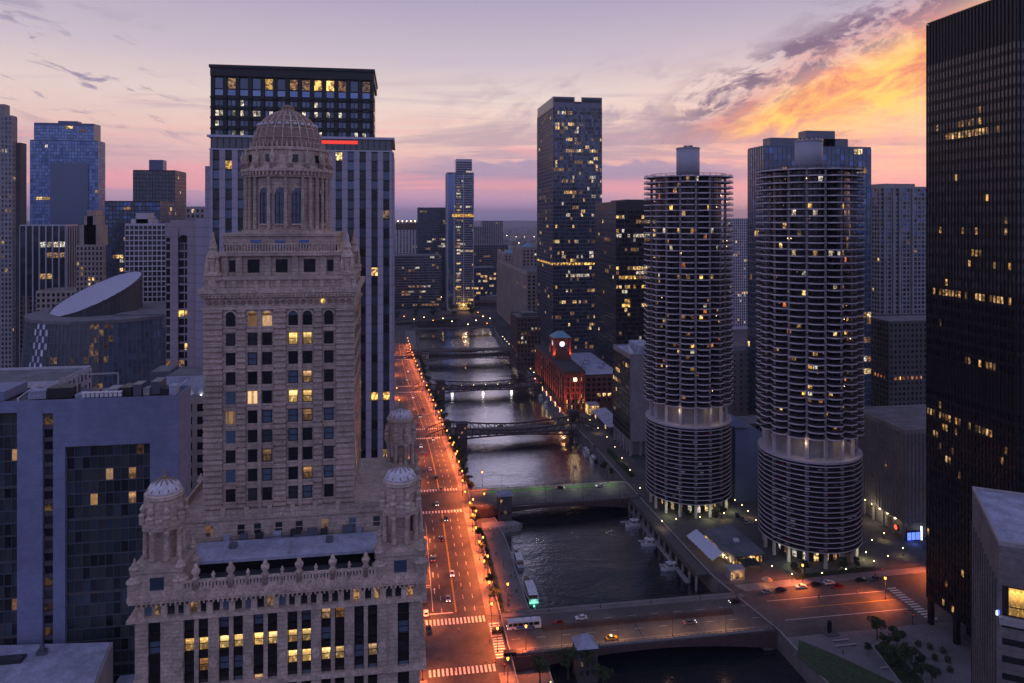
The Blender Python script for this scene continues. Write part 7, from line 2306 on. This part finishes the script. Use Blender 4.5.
hedge('dark hedge along the lower north quay beside the quay road', [(131, 396), (130.5, 420), (130, 440)], 0, 2.2, 3.0, 3)
hedge('low planting round the foot of the second round tower', [(160, 273.6), (175, 275.5), (196, 276)], .1, 1.4, 1.8, 4)

# lawn, planter and slabs of the plaza
P = [at(u, v, .2)[:2] for u, v in ((799, 640), (838, 656), (897, 684), (905, 700), (850, 700), (797, 656))]
b = MB(); b.prism(P, .162, .30); tag(b.build('lawn', 'planter_green'), kind='structure')
P = [at(u, v, .2)[:2] for u, v in ((872, 646), (884, 640), (925, 683), (935, 700), (905, 690))]
rt = thing('long_planter', 'long stone edged planter of shrubs on the plaza before the black tower', 'planter', (P[0][0], P[0][1], .16))
b = MB(); b.prism(P, .165, .6); b.build('edging', 'concrete', rt)
b = MB(); c0 = (sum(p[0] for p in P) / 5, sum(p[1] for p in P) / 5)
Q = [(c0[0] + (x - c0[0]) * .93, c0[1] + (y - c0[1]) * .93) for x, y in P]
b.prism(Q, .6, .68)
rg = random.Random(8)
for i in range(240):
    t, s, w = rg.random(), rg.random(), rg.random()
    a_, b_ = Q[0], Q[1]; c_, d_ = Q[3], Q[4]
    x = (a_[0] * (1 - s) + b_[0] * s) * (1 - t) + (d_[0] * (1 - s) + c_[0] * s) * t; y = (a_[1] * (1 - s) + b_[1] * s) * (1 - t) + (d_[1] * (1 - s) + c_[1] * s) * t
    crown(b, rg, (x, y, .9), .55, 12, rg.randrange(2), .8, .2)
b.build('planting', ['leaf_dark', 'hedge'], rt)
for i, (u, v) in enumerate(((918, 646), (930, 649), (943, 653), (935, 660), (948, 662), (928, 671), (938, 674), (950, 672))):
    p = at(u, v, .2)
    rt = thing('round_shrub', '%s round dark shrub on the plaza before the black tower legs' % ORD[i], 'shrub', (p[0], p[1], .16), 'round shrubs on the plaza')
    b = MB(); b.lathe([(.8, .16), (.9, .6), (.75, .62)], p[0], p[1], 12); b.build('pot', 'concrete_dark', rt)
    b = MB(); crown(b, random.Random(i), (p[0], p[1], 1.3), 1.1, 130, 0, .8, .26); b.build('foliage', ['leaf_dark'], rt)
p = at(830, 633, .2)
rt = thing('plaza_monolith', 'dark upright slab monument on a low base near the river corner of the plaza', 'monument', (p[0], p[1], .16))
b = MB(); b.box(p[0] - 2.4, p[0] + 2.4, p[1] - 2.2, p[1] + 1.6, .165, .5); b.build('plinth', 'concrete_dark', rt)
b = MB(); b.prism([(p[0] - .9, p[1] - .3), (p[0] + .5, p[1] - .3), (p[0] + .5, p[1] + .3), (p[0] - .9, p[1] + .3)], .5, [4.3, 4.3, 4.6, 4.6]); b.build('slab', 'black_metal', rt)
for i, (u, v, w) in enumerate(((841, 641, 3.0), (846, 646, 4.0), (890, 668, 3.4))):
    p = at(u, v, .2)
    rt = thing('stone_bench', '%s long stone bench on the plaza counting from the monument' % ORD[i], 'bench', (p[0], p[1], .16), 'stone benches')
    b = MB(); b.box(p[0] - w, p[0] + w, p[1] - .35, p[1] + .35, .5, .68); b.build('seat', 'concrete', rt)
    for s in (-1, 1): b = MB(); b.box(p[0] + s * w * .7 - .3, p[0] + s * w * .7 + .3, p[1] - .28, p[1] + .28, .165, .5); b.build('leg', 'concrete_dark', rt)

# shelters, signals, signs
for i, (u, v, lab) in enumerate(((498, 636, 'dark glass bus shelter at the drive corner behind the bus'), (510, 659, 'dark glass shelter at the near corner of the bridge approach'))):
    p = at(u, v, .1); x, y = p[0], p[1]
    rt = thing('bus_shelter', lab, 'shelter', (x, y, .1))
    b = MB(); b.box(x - 2.2, x + 2.2, y - .9, y + .9, 2.6, 2.75); b.build('roof', 'green_black', rt)
    b = MB(); b.box(x - 2.1, x + 2.1, y + .8, y + .86, .3, 2.5); b.build('glass_wall', 'boat_glass', rt)
    for s in (-1, 1):
        for t in (-1, 1): b = MB(); b.bar((x + s * 2.1, y + t * .82, .1), (x + s * 2.1, y + t * .82, 2.6), .1, .1); b.build('post', 'dark_metal', rt)
    b = MB(); b.box(x - 1.6, x + 1.6, y + .25, y + .65, .5, .6); b.build('seat', 'wood_deck', rt)
for i, (x, y, rz, lab) in enumerate(((33.2, 230.5, PI, 'traffic signal at the near corner of the drive, by the zebra bars'), (33.4, 269, 0, 'traffic signal at the far corner of the drive opposite the bridge'), (7.2, 268.5, 0, 'traffic signal on the tower side of the crossing'),
                          (33.5, 393, 0, 'traffic signal on the drive at the second bridge'), (184, 236.4, PI, 'tall signal post with two heads at the north crossing'), (190.5, 266.5, 0, 'signal post at the far side of the north crossing'))):
    rt = thing('traffic_signal', lab, 'traffic light', (x, y, .13), 'traffic signals')
    b = MB(); b.lathe([(.16, .13), (.12, .6), (.09, 5.6)], x, y, 8); b.bar((x, y, 5.3), (x + 3.0 * (1 if i % 2 else -1), y, 5.6), .1, .1); b.build('post', 'dark_metal', rt)
    for xx, zz in ((x, 3.6), (x + 2.9 * (1 if i % 2 else -1), 5.0)):
        b = MB(); b.box(xx - .2, xx + .2, y - .38, y - .12, zz - .5, zz + .5); hd = b.build('signal_head', 'black_metal', rt)
        b = MB(); b.lathe([(.02, -.03), (.12, 0), (.02, .03)], 0, 0, 8); b.v = [(xx + a, y - .40 + c * .3, zz + .3 + b_) for a, b_, c in b.v]; b.build('lens', 'lamp_red', hd)
p = (226.0, 289.0)
rt = thing('round_red_sign', 'small glowing red round sign low on the ribbed block, beside the blue one', 'sign', (227.9, 303.5, 4))
b = MB(); b.box(227.6, 228.3, 302.2, 304.8, 3.0, 5.6); b.build('case', 'black_metal', rt)
b = MB(); b.smooth = False
b.mesh([(227.55, 303.5 + 1.1 * math.cos(t * PI / 8), 4.3 + 1.1 * math.sin(t * PI / 8)) for t in range(16)], [tuple(range(16))]); b.build('face', 'neon_red2', rt)
rt = thing('blue_lit_front', 'blue lit shop front with a white edge under the ribbed block, by the black tower', 'shop front', (226, 299, 0))
b = MB(); b.box(229, 236, 297.9, 298.4, .2, 4.6); b.build('frame', 'black_metal', rt)
for i in range(3): b = MB(); b.box(229.3 + i * 2.2, 231.1 + i * 2.2, 297.8, 297.9, .5, 3.9); b.build('panel', 'neon_blue', rt)
b = MB(); b.box(236.2, 236.7, 297.6, 298.3, .2, 6.4); b.build('edge_light', 'neon_white', rt)
point_light('blue_glow', (231, 295.5, 2), 250, (.15, .25, 1), .3, rt)
# grey pavilion on the north quay
rt = thing('quay_pavilion', 'long low shed with a pale sloping roof on the north quay', 'shed', (146, 462, 0))
b = MB(); b.box(141.5, 151, 478, 522, 0, 4.4); b.build('wall', 'concrete_dark', rt)
b = MB(); b.prism([(140.6, 477), (152, 477), (152, 523), (140.6, 523)], 4.4, [4.7, 6.0, 6.0, 4.7]); b.build('roof', 'roof_pale', rt)
for i in range(8): b = MB(); b.box(141.4, 141.5, 480 + i * 5.2, 483 + i * 5.2, 1, 3.6); b.build('window', 'lit_warm' if i in (1, 6) else 'glass_dark', rt)
# path lights along the lower quay
for i in range(9):
    x, y = X(LB, 232 - i * 4) - 1.2, 232 - i * 4.2
    rt = thing('quay_light', '%s small white bollard light on the quay this side of the nearest bridge' % ORD[i], 'bollard light', (x, y, WALK), 'bollard lights on the quay')
    b = MB(); b.lathe([(.1, WALK), (.1, WALK + .8)], x, y, 8); b.build('post', 'dark_metal', rt)
    b = MB(); b.lathe([(.1, WALK + .8), (.16, WALK + .92), (.06, WALK + 1.05)], x, y, 8); b.build('lens', 'lamp_warm', rt)
for i in range(14):
    y = 640 + i * 17; x = X(RB, y) + 1.0
    rt = thing('quay_lamp', '%s white quay lamp along the far north bank from the fourth bridge' % ORD[i], 'quay lamp', (x, y, 0), 'white quay lamps on the far north bank')
    b = MB(); b.lathe([(.12, 0), (.09, 4.4)], x, y, 8); b.build('post', 'dark_metal', rt)
    b = MB(); b.lathe([(.1, 4.4), (.38, 4.7), (.1, 5.1)], x, y, 8); b.build('globe', 'lamp_warm', rt)
for k in (3,):
    y0, y1, _ = CROSS[k]
    for i in range(9):
        x = X(UP, y0) + 6 + i * 10.5
        rt = thing('bridge_lamp', '%s small white lamp on the rail of the fourth bridge, from the drive' % ORD[i], 'lamp', (x, y0 + 1.9, .27), 'small lamps on the fourth bridge')
        b = MB(); b.lathe([(.1, .27), (.07, 3.0)], x, y0 + 1.9, 8); b.build('post', 'dark_metal', rt)
        b = MB(); b.lathe([(.1, 3.0), (.26, 3.2), (.1, 3.5)], x, y0 + 1.9, 8); b.build('globe', 'lamp_warm', rt)
for i, x in enumerate((46, 74, 100)):
    rt = thing('bridge_floodlight', '%s bright floodlight under the far side of the fourth bridge, shining on the water' % ORD[i], 'floodlight', (x, 648, -3.4), 'floodlights over the water')
    b = MB(); b.bar((x, 640, .2), (x, 648, -2.6), .2, .2); b.build('arm', 'dark_metal', rt)
    b = MB(); b.box(x - .8, x + .8, 647.2, 648.6, -3.6, -2.6); b.build('lens', 'lamp_white', rt)

# landing stage jutting out before the second bridge
rt = thing('stone_landing', 'pale stone landing jutting into the water in front of the second bridge', 'landing', (54, 352, WALK))
b = MB(); b.prism([(40, 350.2), (58.5, 351.5), (60.5, 356), (57, 360), (40, 360)], -9, WALK + .25); b.build('base', 'kerb_stone', rt)
b = MB(); railing(b, (40.4, 350.5), (58.4, 351.8), WALK + .25, 1.1, 2.2); railing(b, (58.4, 351.8), (60.2, 356), WALK + .25, 1.1, 2.2); b.build('railing', 'rail_iron', rt)

# river bend: trees, lamps and a lit street corner far off
n = 0
for i in range(16):
    u, v = 396 + (i * 37 % 92), 312 + (i * 7 % 13)
    p = at(u, v, 0)
    if p[1] < 1046: continue
    plant_tree(1, p[0], p[1], 0, i * 1.7, '%s dark tree on the far bank where the river bends' % ORD[n], 'trees at the river bend', rg.uniform(1.2, 1.9)); n += 1
for i, (u, v) in enumerate(((404, 318), (414, 321), (424, 319), (433, 322), (443, 320), (452, 323), (478, 314), (483, 318), (476, 322), (487, 325), (468, 326), (490, 320))):
    p = at(u, v - 1.5, 5)
    rt = thing('bend_lamp', '%s small warm lamp at the river bend, below the slim blue tower' % ORD[i], 'lamp', (p[0], p[1], 0), 'lamps at the river bend')
    b = MB(); b.lathe([(.15, 0), (.1, 5)], p[0], p[1], 8); b.build('post', 'dark_metal', rt)
    b = MB(); b.lathe([(.2, 4.7), (.75, 5.3), (.2, 5.9)], p[0], p[1], 8); b.build('globe', 'lamp_warm' if i % 3 else 'lamp_orange', rt)
    if i in (6, 8, 10): spot_light('bend_glow', (p[0], p[1], 5), (0, 0, -1), 16000, (1, .5, .22), 150, .6, .4, rt)

# small warm lamps round the north bank
sp = [(662, 521), (676, 519), (700, 517), (724, 513), (748, 511), (756, 520), (772, 566), (792, 574), (822, 573), (846, 569), (874, 561), (888, 556), (903, 548), (872, 540), (884, 533), (896, 527), (590, 420), (598, 428), (607, 437), (615, 447), (622, 458), (630, 470), (577, 412), (568, 420), (640, 488), (735, 500), (742, 505), (866, 552)]
for i, (u, v) in enumerate(sorted(sp)):
    p = at(u, v, 3.6)
    rt = thing('path_lamp', '%s small warm path lamp on the north bank, counting from the clock building' % ORD[i], 'path lamp', (p[0], p[1], .1), 'small path lamps on the north bank')
    b = MB(); b.lathe([(.09, .1), (.06, 3.4)], p[0], p[1], 8); b.build('post', 'dark_metal', rt)
    b = MB(); b.lathe([(.06, 3.4), (.24, 3.62), (.06, 3.85)], p[0], p[1], 8); b.build('globe', 'lamp_warm', rt)
    if i % 3 == 0: spot_light('path_light', (p[0], p[1], 3.3), (0, 0, -1), 420, (1, .72, .34), 140, .6, .2, rt)

# ------------------------------------------------------------------ people
def person_mesh(pose, shirt, legs):
    me = bpy.data.meshes.new('person_skeleton')
    s = .16 if pose == 'walk' else .04
    V = [(0, 0, .95), (0, 0, 1.18), (0, 0, 1.40), (0, 0, 1.50), (0, .02, 1.62), (0, .03, 1.72),
         (-.10, 0, .90), (-.11, s, .50), (-.11, s * 1.0, .08), (-.11, s + .15, .03),
         (.10, 0, .90), (.11, -s * .4, .50), (.11, -s * 1.9, .10), (.11, -s * 1.9 + .14, .03),
         (-.19, 0, 1.38), (-.25, -s * .6, 1.12), (-.24, s * .2, .86), (-.24, s * .4, .76), (.19, 0, 1.38), (.25, s * .6, 1.12), (.24, s * 1.2, .88), (.24, s * 1.4, .78)]
    E = [(0, 1), (1, 2), (2, 3), (3, 4), (4, 5), (0, 6), (6, 7), (7, 8), (8, 9), (0, 10), (10, 11), (11, 12), (12, 13), (2, 14), (14, 15), (15, 16), (16, 17), (2, 18), (18, 19), (19, 20), (20, 21)]
    rad = [.14, .14, .15, .06, .095, .08, .095, .065, .045, .04, .095, .065, .045, .04, .065, .05, .04, .04, .065, .05, .04, .04]
    me.from_pydata(V, E, [])
    o = bpy.data.objects.new('person_skeleton', me); C.objects.link(o)
    sk = o.modifiers.new('skin', 'SKIN'); o.modifiers.new('sub', 'SUBSURF').levels = 1
    for i, r in enumerate(rad): me.skin_vertices[0].data[i].radius = (r, r * (.75 if i in (1, 2) else 1))
    me.skin_vertices[0].data[0].use_root = True
    dg = bpy.context.evaluated_depsgraph_get()
    out = bpy.data.meshes.new_from_object(o.evaluated_get(dg))
    bpy.data.objects.remove(o)
    out.name = 'person'
    out.materials.clear()
    for k in (legs, shirt, 'skin', 'cloth_dark'): out.materials.append(MATS[k])
    for p in out.polygons:
        c = p.center
        p.material_index = 0 if c.z < .95 else 1 if c.z < 1.47 else (3 if c.z > 1.66 or c.y < -.02 else 2)
        if .5 < c.z < .84 and abs(c.x) > .19: p.material_index = 2
        p.use_smooth = True
    return out
PM = {('walk', 'd'): person_mesh('walk', 'cloth_dark', 'cloth_dark'), ('walk', 'l'): person_mesh('walk', 'cloth_light', 'cloth_dark'), ('stand', 'd'): person_mesh('stand', 'cloth_dark', 'cloth_light'), ('walk', 'g'): person_mesh('walk', 'cloth_green', 'cloth_dark')}
def person(k, x, y, z, rz, lab, grp=None):
    o = bpy.data.objects.new('person', PM[k]); C.objects.link(o); o.location = (x, y, z); o.rotation_euler = (0, 0, rz)
    tag(o, lab, 'person', grp)
rg = random.Random(31)
wk = sorted((rg.uniform(273, 350), rg.uniform(42, 48.5)) for _ in range(18))
for i, (y, x) in enumerate(wk):
    k = rg.choice([('walk', 'd'), ('walk', 'l'), ('stand', 'd')])
    person(k, x, y, WALK, rg.choice([0, PI, PI / 2]) + rg.uniform(-.3, .3), '%s person along the promenade from the nearest bridge, in %s clothes' % (ORD[i], 'light' if k[1] == 'l' else 'dark'), 'people on the promenade')
for u, v, k, lab in ((857.5, 594, ('walk', 'g'), 'person in a bright green jacket crossing the north street'), (819, 599, ('walk', 'd'), 'person in dark clothes on the north kerb near the red car'), (838, 634, ('stand', 'd'), 'person standing beside the dark monument'),
                     (459, 632, ('walk', 'l'), 'person in a pale top on the zebra crossing of the drive'), (490, 643, ('walk', 'd'), 'person in dark clothes crossing toward the bridge'), (455, 672, ('walk', 'd'), 'person on the nearest zebra crossing in dark clothes'),
                     (486, 666, ('stand', 'd'), 'person waiting at the near kerb of the drive'), (534, 660, ('walk', 'd'), 'person in dark clothes on the near footway of the bridge approach'), (843, 655, ('walk', 'd'), 'person walking by the lawn edge on the plaza'),
                     (500, 618, ('walk', 'l'), 'person in a pale top by the bus stop at the drive corner'), (462, 590, ('walk', 'd'), 'person in dark clothes under the trees beside the drive')):
    p = at(u, v, .15); person(k, p[0], p[1], .17 if p[0] > 36 else .14 if p[0] > 31.6 else .03, rg.uniform(0, 6), lab)

# ------------------------------------------------------------------ the evening haze over the city
b = MB(); b.box(-9000, 9000, -900, 14000, -13, 300)
m = bpy.data.materials.new('haze'); m.use_nodes = True
m.node_tree.nodes.clear()
T = NT(m.node_tree)
pv = T.n('ShaderNodeVolumePrincipled')
pv.inputs['Color'].default_value = (.66, .72, .98, 1)
pv.inputs['Density'].default_value = .00008
pv.inputs['Anisotropy'].default_value = .2
ot = T.n('ShaderNodeOutputMaterial')
m.node_tree.links.new(pv.outputs[0], ot.inputs['Volume'])
MATS['haze'] = m
tag(b.build('haze', 'haze'), kind='stuff')
